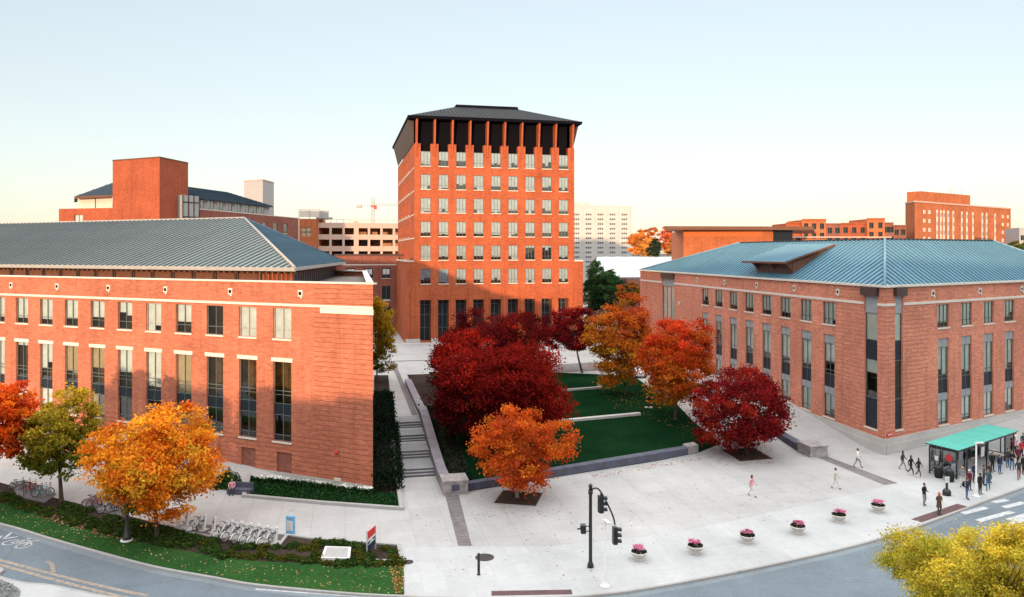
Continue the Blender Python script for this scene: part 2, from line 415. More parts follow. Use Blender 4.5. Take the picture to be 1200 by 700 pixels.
# ------------------------------------------------------------------ facade tools
class Facade:
    """a vertical wall from P0 to P1 (left to right seen from outside); s runs along it, n points out"""
    def __init__(self, P0, P1):
        self.P0 = Vector((P0[0], P0[1])); d = Vector((P1[0], P1[1])) - self.P0
        self.len = d.length; self.d = d.normalized(); self.n = Vector((self.d.y, -self.d.x)); self.ang = math.atan2(self.d.y, self.d.x)
    def p(self, s, z, out=0.0):
        q = self.P0 + self.d * s + self.n * out; return Vector((q.x, q.y, z))
    def s_px(self, px):
        k = (px - XC) / F
        return (k * self.P0.y - self.P0.x) / (self.d.x - k * self.d.y)
    def z_px(self, px, py):
        q = self.p(self.s_px(px), 0); return H - (py - YH) / F * q.y
    def M(self, s, z=0.0, out=0.0):
        return Matrix.Translation(self.p(s, z, out)) @ Matrix.Rotation(self.ang, 4, 'Z')
    def place(self, o, s, z, out=0.0):
        o.location = self.p(s, z, out); o.rotation_euler = (0, 0, self.ang); return o
    def wall(self, mb, z0, z1, openings=(), s0=0.0, s1=None, mi=0, zone=None, mi2=1, cuts=(), out=0.0):
        s1 = self.len if s1 is None else s1
        us = {s0, s1}; vs = {z0, z1}
        for o in openings: us |= {o[0], o[1]}; vs |= {o[2], o[3]}
        for c in cuts:
            if c[0] == 's': us.add(c[1])
            else: vs.add(c[1])
        us = sorted(u for u in us if s0 - 1e-6 <= u <= s1 + 1e-6); vs = sorted(v for v in vs if z0 - 1e-6 <= v <= z1 + 1e-6)
        for i in range(len(us) - 1):
            for j in range(len(vs) - 1):
                cu, cv = (us[i] + us[i + 1]) / 2, (vs[j] + vs[j + 1]) / 2
                if any(o[0] < cu < o[1] and o[2] < cv < o[3] for o in openings): continue
                k = mi2 if (zone and zone(cu, cv)) else mi
                mb.quad(self.p(us[i], vs[j], out), self.p(us[i + 1], vs[j], out), self.p(us[i + 1], vs[j + 1], out), self.p(us[i], vs[j + 1], out), k)
        for o in openings:
            a, b, c, e, dp = o[:5]
            A = [self.p(a, c, out), self.p(b, c, out), self.p(b, e, out), self.p(a, e, out)]; B = [self.p(a, c, out - dp), self.p(b, c, out - dp), self.p(b, e, out - dp), self.p(a, e, out - dp)]
            for i in range(4):
                j = (i + 1) % 4
                mb.quad(A[i], A[j], B[j], B[i], mi)
    def band(self, mb, z0, z1, out, s0=0.0, s1=None, mi=0, back=0.02):
        s1 = self.len if s1 is None else s1
        mb.box(0, s1 - s0, -out, back, z0, z1, mi, self.M(s0))

rnd = random.Random(7)
def window(parent, fc, s, z0, w, segs, mull=1, fr='frame', depth=0.22, blind=None, sill=True, warm=0.0, lintel=False, name='window', interior=True, bmat='blind', imat='interior'):
    """segs from the bottom up: ('glass', h, [transom heights]) | ('panel', h) | ('grey', h). Local x along the wall, y inward, z up."""
    mb, bl, pns = MB(), MB(), []
    t = 0.055; zz = 0.0; y0, y1 = depth - 0.06, depth + 0.02
    tot = sum(q[1] for q in segs); has_b = False
    for q in segs:
        h = q[1]
        if q[0] == 'glass':
            mb.box(-w / 2, w / 2, y0, y1, zz, zz + t, 1); mb.box(-w / 2, w / 2, y0, y1, zz + h - t, zz + h, 1)
            mb.box(-w / 2, -w / 2 + t, y0, y1, zz + t, zz + h - t, 1); mb.box(w / 2 - t, w / 2, y0, y1, zz + t, zz + h - t, 1)
            for k in range(mull):
                x = -w / 2 + w * (k + 1) / (mull + 1)
                mb.box(x - t / 2, x + t / 2, y0, y1, zz + t, zz + h - t, 1)
            for tz in (q[2] if len(q) > 2 else ()):
                for k in range(mull + 1):
                    xa = -w / 2 + w * k / (mull + 1) + t * (1 if k == 0 else 0.5); xb = -w / 2 + w * (k + 1) / (mull + 1) - t * (1 if k == mull else 0.5)
                    mb.box(xa, xb, y0, y1, zz + tz - t / 2, zz + tz + t / 2, 1)
            pn = MB(); pns.append(pn); pn.quad((-w / 2 + t, depth - 0.02, zz + t), (w / 2 - t, depth - 0.02, zz + t), (w / 2 - t, depth - 0.02, zz + h - t), (-w / 2 + t, depth - 0.02, zz + h - t))
            bf = q[3] if len(q) > 3 and q[3] is not None else (blind if blind is not None else rnd.choice((0.55, 0.65, 0.7, 0.8, 1.0, 1.0, 0.85)))
            if bf > 0.02:
                has_b = True
                lowr, upr = [], []
                for k in range(mull + 1):
                    f = bf if rnd.random() < 0.7 else min(1.0, max(0.05, bf + rnd.uniform(-0.25, 0.2)))
                    xa = -w / 2 + w * k / (mull + 1) + (0.05 if k == 0 else 0.0); xb = -w / 2 + w * (k + 1) / (mull + 1) - (0.05 if k == mull else 0.0)
                    lowr += [(xa, depth + 0.06, zz + h - f * h), (xb, depth + 0.06, zz + h - f * h)]
                bl.face(lowr + [(lowr[-1][0], depth + 0.06, zz + h), (lowr[0][0], depth + 0.06, zz + h)])
            if interior:
                D = depth + 0.9; e = 0.02
                mb.quad((-w / 2, D, zz), (w / 2, D, zz), (w / 2, D, zz + h), (-w / 2, D, zz + h), 2)
                mb.quad((-w / 2, y1, zz), (w / 2, y1, zz), (w / 2, D, zz), (-w / 2, D, zz), 2); mb.quad((-w / 2, y1, zz + h), (w / 2, y1, zz + h), (w / 2, D, zz + h), (-w / 2, D, zz + h), 2)
                mb.quad((-w / 2, y1, zz), (-w / 2, D, zz), (-w / 2, D, zz + h), (-w / 2, y1, zz + h), 2); mb.quad((w / 2, y1, zz), (w / 2, D, zz), (w / 2, D, zz + h), (w / 2, y1, zz + h), 2)
        elif q[0] == 'panel':
            mb.box(-w / 2, w / 2, depth - 0.05, depth + 0.03, zz, zz + h, 3)
            for k in range(mull): 
                x = -w / 2 + w * (k + 1) / (mull + 1); mb.box(x - 0.02, x + 0.02, depth - 0.07, depth - 0.05, zz, zz + h, 1)
        else:
            mb.box(-w / 2, w / 2, depth - 0.10, depth + 0.03, zz, zz + h, 4)
            for k in range(mull):
                x = -w / 2 + w * (k + 1) / (mull + 1); mb.box(x - 0.02, x + 0.02, depth - 0.115, depth - 0.10, zz, zz + h, 1)
        zz += h
    o = mb.build(name, [M['limestone'], M[fr], M[imat], M['panel'], M['panel_grey']], parent)
    fc.place(o, s, z0)
    for pn in pns: pn.build('pane', M['glass'], o)
    if has_b: bl.build('blind', M['blind_warm'] if rnd.random() < warm else M[bmat], o)
    if sill:
        sb = MB(); sb.box(-w / 2 - 0.06, w / 2 + 0.06, -0.09, depth - 0.07, -0.16, -0.012); sb.build('sill', M['limestone'], o)
    if lintel:
        sb = MB(); sb.box(-w / 2 - 0.18, w / 2 + 0.18, -0.07, 0.10, tot + 0.012, tot + 0.36); sb.build('lintel', M['limestone'], o)
    return o

def small_window(parent, fc, s, z0, w, h, mat='panel', fr='frame', name='window'):
    mb = MB(); t = 0.1
    mb.quad((-w / 2, 0.12, 0), (w / 2, 0.12, 0), (w / 2, 0.12, h), (-w / 2, 0.12, h), 0)
    mb.box(-0.05, 0.05, 0.05, 0.12, 0, h, 1); mb.box(-w / 2, w / 2, 0.05, 0.118, h * 0.35, h * 0.35 + t, 1)
    return fc.place(mb.build(name, [M[mat], M[fr]], parent), s, z0)

def seams(mb, eave0, eave1, top_of, step, mi=0, h=0.07, w=0.05, s_from=None):
    """raised standing seams on a roof plane: from points on the eave up to top_of(point) along the slope"""
    e0, e1 = Vector(eave0), Vector(eave1); d = e1 - e0; n = int(d.length / step)
    for i in range(1, n):
        a = e0 + d * (i / n); b = top_of(a)
        if b is None or (b - a).length < 0.4: continue
        sl = (b - a).normalized(); t = d.normalized(); up = t.cross(sl)
        if up.z < 0: up = -up
        u = up * h; q = t * (w / 2)
        A = [a - q, a + q, a + q + u, a - q + u]; B = [b - q, b + q, b + q + u, b - q + u]
        mb.quad(A[0], A[3], B[3], B[0], mi); mb.quad(A[3], A[2], B[2], B[3], mi); mb.quad(A[2], A[1], B[1], B[2], mi); mb.quad(A[0], A[1], A[2], A[3], mi)

def line_hit(p, d, a, b):
    """2D: p + t d meets segment line a-b; returns (t, s)"""
    ex, ey = b[0] - a[0], b[1] - a[1]
    den = d[0] * ey - d[1] * ex
    if abs(den) < 1e-9: return None
    t = ((a[0] - p[0]) * ey - (a[1] - p[1]) * ex) / den
    s = ((a[0] - p[0]) * d[1] - (a[1] - p[1]) * d[0]) / den
    return t, s
def roof_plane(mb, poly, step, mi=0, mis=None, rib=True, h=0.07, w=0.05):
    """poly: eave start, eave end, then the upper points (3D, planar). Adds the plane and its seams."""
    P = [Vector(p) for p in poly]
    mb.face(P, mi)
    if not rib: return
    e0, e1 = P[0], P[1]
    nrm = (P[1] - P[0]).cross(P[2] - P[0]).normalized()
    t = (e1 - e0).normalized(); sl = nrm.cross(t)
    if sl.z < 0: sl = -sl
    # work in the plane's own 2D frame
    q = [((p - e0).dot(t), (p - e0).dot(sl)) for p in P]
    lo = min(a for a, _ in q); hi = max(a for a, _ in q)
    n = int((hi - lo) / step)
    up = nrm if nrm.z > 0 else -nrm
    for i in range(n + 1):
        u = lo + (i + 0.5) * step
        ys = []
        for k in range(len(q)):
            a, b = q[k], q[(k + 1) % len(q)]
            if (a[0] - u) * (b[0] - u) < 0: ys.append(a[1] + (b[1] - a[1]) * (u - a[0]) / (b[0] - a[0]))
        if len(ys) < 2: continue
        y0, y1 = min(ys), max(ys)
        if y1 - y0 < 0.5: continue
        a = e0 + t * u + sl * y0; b = e0 + t * u + sl * (y1 - 0.05); qv = t * (w / 2); uv_ = up * h
        A = [a - qv, a + qv, a + qv + uv_, a - qv + uv_]; B = [b - qv, b + qv, b + qv + uv_, b - qv + uv_]
        k = mi if mis is None else mis
        mb.quad(A[0], A[3], B[3], B[0], k); mb.quad(A[3], A[2], B[2], B[3], k); mb.quad(A[2], A[1], B[1], B[2], k); mb.quad(A[0], A[1], A[2], A[3], k)

# ================================================================== THE THREE NEAR BUILDINGS
def left_building():
    R = Vector((-11.56, 63.83)); Lf = Vector((-56.4, 84.5)); u = (Lf - R).normalized()
    far = R + u * 78.0
    fc = Facade(far, R); Ltot = fc.len
    root = empty('brick_hall', (R.x, R.y, 0), 0, 'long brick hall on the left with grey seamed metal roof and tall paired windows', 'building')
    def add(mb, name, mats): 
        o = mb.build(name, mats); o.parent = root; o.matrix_parent_inverse = Matrix.Translation(-Vector((R.x, R.y, 0))); return o
    root_inv = Matrix.Translation(-Vector((R.x, R.y, 0)))
    ztop, zst = 17.26, 15.20
    cols = [332.6, 291, 251.5, 214.5, 179, 145, 113, 83, 54.6, 27.5]
    ss = [fc.s_px(c) for c in cols]
    n = len(ss); sx = sum(range(n)) / n; sy = sum(ss) / n
    k = sum((i - sx) * (s - sy) for i, s in enumerate(ss)) / sum((i - sx) ** 2 for i in range(n))
    cs = [sy + k * (i - sx) for i in range(n)]
    i = n
    while sy + k * (i - sx) > 3: cs.append(sy + k * (i - sx)); i += 1
    ww = 2.05; ops = []
    for s in cs: ops += [(s - ww / 2, s + ww / 2, 12.3, 15.0, 0.3), (s - ww / 2, s + ww / 2, 3.2, 10.25, 0.3)]
    vents = [(fc.s_px(290), 2.0, 'v'), (fc.s_px(333), 2.0, 'v')]
    scq = cs[0] + ww / 2 + 0.9
    mb = MB()
    vent_o = [(fc.s_px(px) - 0.85, fc.s_px(px) + 0.85, 0.45, 2.25, 0.18) for px in (291, 333)]
    fc.wall(mb, 0.0, ztop, ops + vent_o, zone=lambda s, z: s > scq + 1.6 or z < 3.9, cuts=[('s', scq + 1.6), ('z', 3.9)])
    for o in vent_o:   # blocked-in brick recesses
        mb.quad(fc.p(o[0], o[2], -0.18), fc.p(o[1], o[2], -0.18), fc.p(o[1], o[3], -0.18), fc.p(o[0], o[3], -0.18), 2)
    # side and back walls
    D = R + Vector((-0.20, 0.98)).normalized() * 43; B = D + u * 78
    for a, b in ((R, D), (D, B), (B, far)):
        f2 = Facade(a, b); f2.wall(mb, 0.0, ztop)
    add(mb, 'wall', [M['brick'], M['brick_band'], M['brick_dark']])
    mb = MB(); fc.band(mb, zst, zst + 0.22, 0.07, 0, Ltot); 
    fc.band(mb, 14.72, 15.18, 0.09, Ltot - 5.4, Ltot + 0.06); add(mb, 'string_course', M['limestone'])
    mb = MB(); fc.band(mb, 0, 0.5, 0.06); add(mb, 'base_course', M['plinth'])
    # parapet coping all round, flat roof inside
    mb = MB()
    inner = [R + u * 0.9 + Vector((-0.2, 0.98)) * 0.55, far + Vector((0.4186, 0.908)) * 0.5, B, D + u * 0.6]
    outer = [R, far, B, D]
    cop = [(R, far), (R, D)]
    for a, b in ((far, R), (R, D), (D, B), (B, far)):
        f2 = Facade(a, b); f2.band(mb, ztop, ztop + 0.14, 0.08, -0.05, f2.len + 0.05, back=0.5)
    add(mb, 'coping', M['limestone'])
    mb = MB(); mb.face([(p.x, p.y, ztop - 0.7) for p in (far, R, D, B)]); add(mb, 'flat_roof', M['flatroof'])
    # white flare at the side parapet
    nrm = Vector((0.4186, 0.908)); sd = Vector((-0.095, 0.995)).normalized()
    A = R + nrm * 2.5 + u * 10.4; Bk = Vector((-23.6, 108.75)); zc, ze = 18.1, 18.5
    Lw = A + u * 78; 
    bk_off = (Bk - A).dot(nrm)
    Br = Bk; Bl = A + u * 78 + sd * ((Bk - A).length)
    # clerestory
    ovh = 0.9
    Ac = A + u * ovh + nrm * ovh; Bc = Br + u * ovh - nrm * ovh; Cl = Bl - nrm * ovh; Dl = Lw + nrm * ovh
    mb = MB()
    fcl = Facade(Dl, Ac); fcl.wall(mb, ztop - 0.7, zc, mi=0)
    s = fcl.len - 4.2; step = k * -1 if k < 0 else k
    while s > 0:
        mb.box(-0.09, 0.09, -0.12, 0.0, ztop - 0.7, zc, 1, fcl.M(s)); mb.box(0.25, 0.40, -0.10, 0.0, ztop - 0.7, zc, 1, fcl.M(s)); s -= abs(k) * 0.72
    s = fcl.len - 4.0
    while s < fcl.len:
        mb.box(-0.07, 0.07, -0.14, 0.0, ztop - 0.7, zc, 2, fcl.M(s)); s += 0.55
    fcr = Facade(Ac, Bc); fcr.wall(mb, ztop - 0.7, zc, mi=3)
    s = 1.5
    while s < fcr.len: mb.box(-0.05, 0.05, -0.05, 0, ztop - 0.7, zc, 3, fcr.M(s)); s += 1.6
    Facade(Bc, Cl).wall(mb, ztop - 0.7, zc, mi=0); Facade(Cl, Dl).wall(mb, ztop - 0.7, zc, mi=0)
    add(mb, 'clerestory', [M['brown'], M['brown_dark'], M['brick_tower'], M['panel']])
    # hip roof
    ro = (Bk - A).dot(nrm) / 2
    base = R + nrm * (2.5 + ro)
    # ridge end at photo x = 286
    kx = (286 - XC) / F; s_r = (kx * base.y - base.x) / (u.x - kx * u.y)
    E = base + u * s_r; zr = H + 39 * E.y / F
    G = base + u * (s_r + 90)
    a3 = lambda p, z: Vector((p.x, p.y, z))
    mb = MB()
    ad = 78 + 12
    roof_plane(mb, [a3(A + u * ad, ze), a3(A, ze), a3(E, zr), a3(G, zr)], 0.84, 0, 3, h=0.12, w=0.24)
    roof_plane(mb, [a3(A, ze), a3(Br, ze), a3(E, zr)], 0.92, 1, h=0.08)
    roof_plane(mb, [a3(Br, ze), a3(Br + u * ad, ze), a3(G, zr), a3(E, zr)], 0.62, 0, rib=False)
    # ridge and hip caps
    mb.tube([a3(G, zr + 0.05), a3(E, zr + 0.05)], 0.14, 6, 2); mb.tube([a3(E, zr + 0.05), a3(A, ze + 0.08)], 0.14, 6, 2); mb.tube([a3(E, zr + 0.05), a3(Br, ze + 0.08)], 0.12, 6, 1)
    add(mb, 'roof', [M['roof_grey'], M['roof_grey_shaded'], M['fascia'], M['seam_shaded']])
    # gutter, soffit, dentils under the eave
    mb = MB(); fe = Facade(A + u * ad, A); fe.band(mb, ze - 0.32, ze + 0.03, 0.1, 0, fe.len + 0.1, 0, back=0.1)
    fe2 = Facade(A, Br); fe2.band(mb, ze - 0.28, ze + 0.03, 0.1, 0.101, fe2.len, 0, back=0.1)
    add(mb, 'gutter', M['fascia'])
    mb = MB(); mb.face([a3(q, zc + 0.02) for q in (A + u * ad + nrm * .1, A + nrm * .1, Br, Br + u * ad)][::-1])
    s = 1.0
    while s < fe.len - 0.3:
        mb.box(-0.1, 0.1, 0.12, 0.75, zc - 0.16, zc, 0, fe.M(s)); s += 0.75
    add(mb, 'soffit', M['brown'])
    for px in (13, 67, 127, 194, 270, 352):
        mb = MB()
        mb.box(-0.25, 0.25, -0.05, 0.02, -0.28, 0.3, 0); mb.box(-0.14, 0.14, -0.08, -0.05, -0.14, 0.14, 1); mb.box(0.06, 0.24, -0.12, -0.05, -0.42, -0.2, 0)
        o = mb.build('scupper', [M['limestone'], M['soffit']], root); fc.place(o, fc.s_px(px), 16.35); o.matrix_parent_inverse = root_inv
    for j, s in enumerate(cs):
        bu = [1.0, 1.0, 0.0, 0.62, 1.0, 0.62, 0.62, 0.7, 0.8, 0.8][j] if j < 10 else None
        w1 = window(root, fc, s, 12.3, ww, [('glass', 2.7, [0.75])], 1, blind=bu, fr='frame_pale' if bu == 1.0 else 'frame'); w1.matrix_parent_inverse = root_inv
        bl = [0.0, 0.0, 0.0, 1.0, 0.9, 0.6, 0.55, 0.7, 0.7, 0.1][j] if j < 10 else None
        b2 = [0.0, 0.0, 0.0, 0.0, 0.0, 0.0, 0.9, 0.95, 0.9, 0.9][j] if j < 10 else None
        w2 = window(root, fc, s, 3.2, ww, [('glass', 2.35, [0.55], b2), ('panel', 0.95), ('glass', 3.75, [0.8, 1.15], bl)], 1, fr='frame', lintel=True, warm=0.25, sill=True, imat='bronze'); w2.matrix_parent_inverse = root_inv
    mb = MB(); mb.box(-0.02, 0.02, -0.006, 0.05, 0.52, 14.6); o = mb.build('movement_joint', M['brick_dark'], root); fc.place(o, fc.s_px(398), 0); o.matrix_parent_inverse = root_inv
    # little alarm light and meter near the corner
    mb = MB(); mb.ball((0, -0.1, 0), 0.16, 8, 6); o = mb.build('alarm_light', M['red'], root); fc.place(o, fc.s_px(395), 2.9); o.matrix_parent_inverse = root_inv
    mb = MB(); mb.box(-0.35, 0.35, -0.10, 0, -0.12, 0.12); o = mb.build('wall_vent', M['limestone'], root); fc.place(o, fc.s_px(396), 0.62); o.matrix_parent_inverse = root_inv
    return fc
M['roof_grey_shaded'] = mat_metalroof('shaded_side_metal', (0.085, 0.155, 0.21))  # grey roof metal recoloured darker to carry the hip side's shade
M['fascia'] = mat_plain('grey_fascia', (0.30, 0.29, 0.28), 0.5)
LEFT = left_building()

def tower():
    P0 = Vector((-20.8, 150.0)); P1 = Vector((14.6, 157.9))
    fb = Facade(P0, P1); d, n = fb.d, fb.n; back = -n
    root = empty('brick_tower', (P0.x, P0.y, ZT), 0, 'ten storey brick tower with dark overhanging roof carried on brick fins', 'building')
    inv = Matrix.Translation(-Vector((P0.x, P0.y, ZT)))
    def add(mb, name, mats): o = mb.build(name, mats, root); o.matrix_parent_inverse = inv; return o
    zb = ZT
    zset = fb.z_px(475, 307)                     # top of the wider base
    s0 = fb.s_px(485.5); s1 = fb.s_px(673.0)
    cols = [498.8, 520.1, 540.8, 561.4, 581.5, 601.4, 621.4, 641, 660.4]
    ss = [fb.s_px(c) for c in cols]; k = (ss[-1] - ss[0]) / 8; cs = [ss[0] + k * i for i in range(9)]
    ww = 1.95
    rows = [177.2, 204.4, 232, 259.8, 287.6, 315.5]; zrow = [(fb.z_px(498.8, y), fb.z_px(498.8, y + 17.2)) for y in rows]
    ztopw = fb.z_px(498.8, 168.5); zeave = 20 + 160 * 147 / 900
    # base storey with the colonnade (front)
    zop = fb.z_px(498.8, 352)
    ops = [(s - 1.08, s + 1.08, zb + 0.45, zop, 2.2) for s in cs]
    rec = [(s - 1.08, s + 1.08, zop + 0.02, zop + 1.5, 0.35) for s in cs]
    mb = MB()
    fb.wall(mb, zb, zset, ops + [(s - ww / 2, s + ww / 2, zrow[5][1], zrow[5][0], 0.3) for s in cs])
    D0 = P0 + back * 50; D1 = P1 + back * 50
    for a, b in ((P1, D1), (D1, D0), (D0, P0)): Facade(a, b).wall(mb, zb, zset)
    # dark inner wall of the colonnade
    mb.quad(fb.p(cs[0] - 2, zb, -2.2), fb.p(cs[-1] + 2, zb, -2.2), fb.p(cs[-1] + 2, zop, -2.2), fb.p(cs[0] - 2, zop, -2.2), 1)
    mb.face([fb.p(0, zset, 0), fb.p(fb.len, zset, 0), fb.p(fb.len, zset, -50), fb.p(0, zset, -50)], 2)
    add(mb, 'base_wall', [M['brick_tower'], M['panel'], M['flatroof']])
    mb = MB(); fb.band(mb, zset, zset + 0.25, 0.08, -0.05, s0 - 0.02, back=0.4); fb.band(mb, zset, zset + 0.25, 0.08, s1 + 0.02, fb.len + 0.05, back=0.4)
    Facade(D0, P0).band(mb, zset, zset + 0.25, 0.08, 0, 49.5, back=0.4); add(mb, 'coping', M['limestone'])
    mb = MB()
    for i in range(9):   # pairs of slim pilasters and shallow heads over each bay
        s = cs[i]
        mb.box(-1.1, 1.1, -0.14, 0.0, zop + 0.02, zop + 0.4, 0, fb.M(s))
    for s in (cs[0] - 2.6, cs[-1] + 2.6): mb.box(-0.35, 0.35, -0.2, 0.0, zb + 0.5, zop + 1.6, 0, fb.M(s))
    for i in range(8): mb.box(-0.28, 0.28, -0.16, 0.0, zb + 0.5, zop + 1.6, 0, fb.M((cs[i] + cs[i + 1]) / 2))
    add(mb, 'pilaster', [M['brick_tower']])
    mb = MB(); 
    for a, b in [(0, cs[0] - 1.08)] + [(cs[i] + 1.08, cs[i + 1] - 1.08) for i in range(8)] + [(cs[-1] + 1.08, fb.len)]:
        fb.band(mb, zb - 0.05, zb + 0.9, 0.22, a, b)
    fb.band(mb, zb - 0.05, zb + 0.14, 2.6, -0.5, fb.len + 0.5, back=0.0)
    add(mb, 'plinth', M['plinth'])
    # main shaft
    mb = MB()
    ops = [(s - ww / 2, s + ww / 2, z1, z0, 0.3) for (z0, z1) in zrow[:5] for s in cs]
    Q0 = fb.p(s0, 0).to_2d(); Q1 = fb.p(s1, 0).to_2d(); fs = Facade(Q0, Q1)
    ops += [(s - ww / 2, s + ww / 2, zrow[0][0] + 0.001, ztopw, 0.0) for s in cs]
    fb.wall(mb, zset, ztopw, ops, s0=s0, s1=s1)
    for s in cs:
        a_, b_ = s - ww / 2, s + ww / 2; zt_ = zrow[0][0]
        for e_ in (a_, b_): mb.quad(fb.p(e_, zt_), fb.p(e_, ztopw), fb.p(e_, ztopw, -1.25), fb.p(e_, zt_, -1.25))
        mb.quad(fb.p(a_, zt_), fb.p(b_, zt_), fb.p(b_, zt_, -1.25), fb.p(a_, zt_, -1.25))
    E0 = Q0 + back * 44; E1 = Q1 + back * 44
    fr_, fbk, fl = Facade(Q1, E1), Facade(E1, E0), Facade(E0, Q0)
    side_cols = [6 + 5.0 * i for i in range(7)]
    lops = [(s - 0.9, s + 0.9, z1, z0, 0.3) for (z0, z1) in zrow[:5] for s in side_cols[:6]]
    fr_.wall(mb, zset, ztopw + 0.0); fbk.wall(mb, zset, ztopw); fl.wall(mb, zset, ztopw, lops)
    add(mb, 'shaft_wall', [M['brick_tower']])
    mb = MB()
    for (z0, z1) in zrow[:5]: fl.band(mb, z1 - 0.5, z1 - 0.3, 0.05, 0.5, 43.5)
    add(mb, 'side_band', M['limestone'])
    # recessed attic in shade, fins carrying the eave
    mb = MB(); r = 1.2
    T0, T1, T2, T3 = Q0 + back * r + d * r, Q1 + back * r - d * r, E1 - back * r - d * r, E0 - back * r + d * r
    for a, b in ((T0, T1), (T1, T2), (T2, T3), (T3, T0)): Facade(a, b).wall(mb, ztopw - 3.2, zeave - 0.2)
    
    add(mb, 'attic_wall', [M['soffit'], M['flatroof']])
    ov = 1.25
    def fin(f, s, par):
        mb = MB(); w = 0.17
        prof = [(0.0, ztopw - 2.6), (-0.16, ztopw - 2.3), (-0.40, ztopw + 0.3), (-ov + 0.25, zeave - 0.25), (r, zeave - 0.25), (r, ztopw - 0.02), (0.0, ztopw - 0.02)]
        L_ = [f.p(s - w, z, -y) for y, z in prof]; R_ = [f.p(s + w, z, -y) for y, z in prof]
        # local y: negative is outwards
        mb.face(L_, 0); mb.face(R_[::-1], 0)
        for i in range(len(prof)):
            j = (i + 1) % len(prof); mb.quad(L_[j], L_[i], R_[i], R_[j], 0)
        o = mb.build('roof_fin', M['brick_tower'], par); o.matrix_parent_inverse = inv
    mids = [cs[0] - k / 2] + [(cs[i] + cs[i + 1]) / 2 for i in range(8)] + [cs[-1] + k / 2]
    for s in mids[1:-1]: fin(fb, s, root)
    fin(fb, s0 + 0.45, root); fin(fb, s1 - 0.45, root)
    for nm_, f_ in (('flank', fl), ('flank', fr_)):
        mb = MB(); z0_ = ztopw + 0.2; z1_ = zeave - 0.22
        mb.quad(f_.p(0.9, z0_, 0.03), f_.p(f_.len - 0.9, z0_, 0.03), f_.p(f_.len - 0.9, z1_, ov - 0.1), f_.p(0.9, z1_, ov - 0.1), 0)
        mb.face([f_.p(0.9, z0_, 0.03), f_.p(0.9, z1_, ov - 0.1), f_.p(0.9, z1_, 0.03)], 0); mb.face([f_.p(f_.len - 0.9, z0_, 0.03), f_.p(f_.len - 0.9, z1_, 0.03), f_.p(f_.len - 0.9, z1_, ov - 0.1)], 0)
        s_ = 1.4
        while s_ < f_.len - 1:
            a_, b_ = f_.p(s_, z0_ + 0.1, 0.1), f_.p(s_, z1_, ov - 0.05); t_ = Vector((f_.d.x, f_.d.y, 0)) * 0.12; mb.quad(a_ - t_, a_ + t_, b_ + t_, b_ - t_, 1); s_ += 0.8
        add(mb, 'raked_soffit', [M['brown_dark'], M['brown']])
    # eave slab and upper roof
    c = lambda a, b, z: Vector((a.x, a.y, z))
    def ring(o, z): return [Vector(((Q0 - d * o - back * o).x, (Q0 - d * o - back * o).y, z)), Vector(((Q1 + d * o - back * o).x, (Q1 + d * o - back * o).y, z)),
                            Vector(((E1 + d * o + back * o).x, (E1 + d * o + back * o).y, z)), Vector(((E0 - d * o + back * o).x, (E0 - d * o + back * o).y, z))]
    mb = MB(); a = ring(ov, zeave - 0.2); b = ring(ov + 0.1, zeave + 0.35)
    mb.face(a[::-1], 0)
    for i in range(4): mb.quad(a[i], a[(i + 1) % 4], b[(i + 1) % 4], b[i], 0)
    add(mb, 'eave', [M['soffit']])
    mb = MB(); t = ring(-9.5, zeave + 4.3); b2 = ring(ov - 0.2, zeave + 0.36)
    for i in range(4): mb.quad(b[i], b[(i + 1) % 4], b2[(i + 1) % 4], b2[i], 0)
    for i in range(4):
        j = (i + 1) % 4; roof_plane(mb, [b2[i], b2[j], t[j], t[i]], 0.8, 0)
    t2 = ring(-9.7, zeave + 4.9)
    for i in range(4): mb.quad(t[i], t[(i + 1) % 4], t2[(i + 1) % 4], t2[i], 1)
    mb.face(t2, 1)
    add(mb, 'roof', [M['roof_dark'], M['soffit']])
    # windows
    for r_, (z0, z1) in enumerate(zrow):
        for s in cs:
            o = window(root, fb, s, z1, ww, [('glass', z0 - z1, [0.75])], 2, fr='frame', blind=rnd.choice((1.0, 1.0, 0.75, 0.8, 0.75, 0.62, 0.9, 0.15 if r_ > 3 else 0.9)), warm=0.0, bmat='blind_cool')
            o.matrix_parent_inverse = inv
    for (z0, z1) in zrow[:5]:
        for s in side_cols[:6]:
            o = window(root, fl, s, z1, 1.8, [('glass', z0 - z1, [0.75])], 1, fr='frame', blind=0.6); o.matrix_parent_inverse = inv
    for i, s in enumerate(cs):
        mb = MB(); h = zop - zb - 0.45
        mb.box(-1.0, 1.0, 1.85, 1.92, 0, h, 0)
        for x in (-0.95, 0, 0.95): mb.box(x - 0.05, x + 0.05, 1.75, 1.85, 0, h, 1)
        for z in (2.4, 5.0, 7.0): 
            if z < h: mb.box(-0.9, -0.06, 1.76, 1.85, z, z + 0.1, 1); mb.box(0.06, 0.9, 1.76, 1.85, z, z + 0.1, 1)
        o = fb.place(mb.build('entrance_glazing', [M['panel'], M['frame']], root), s, zb + 0.45); o.matrix_parent_inverse = inv
    return fb
TOWER = tower()

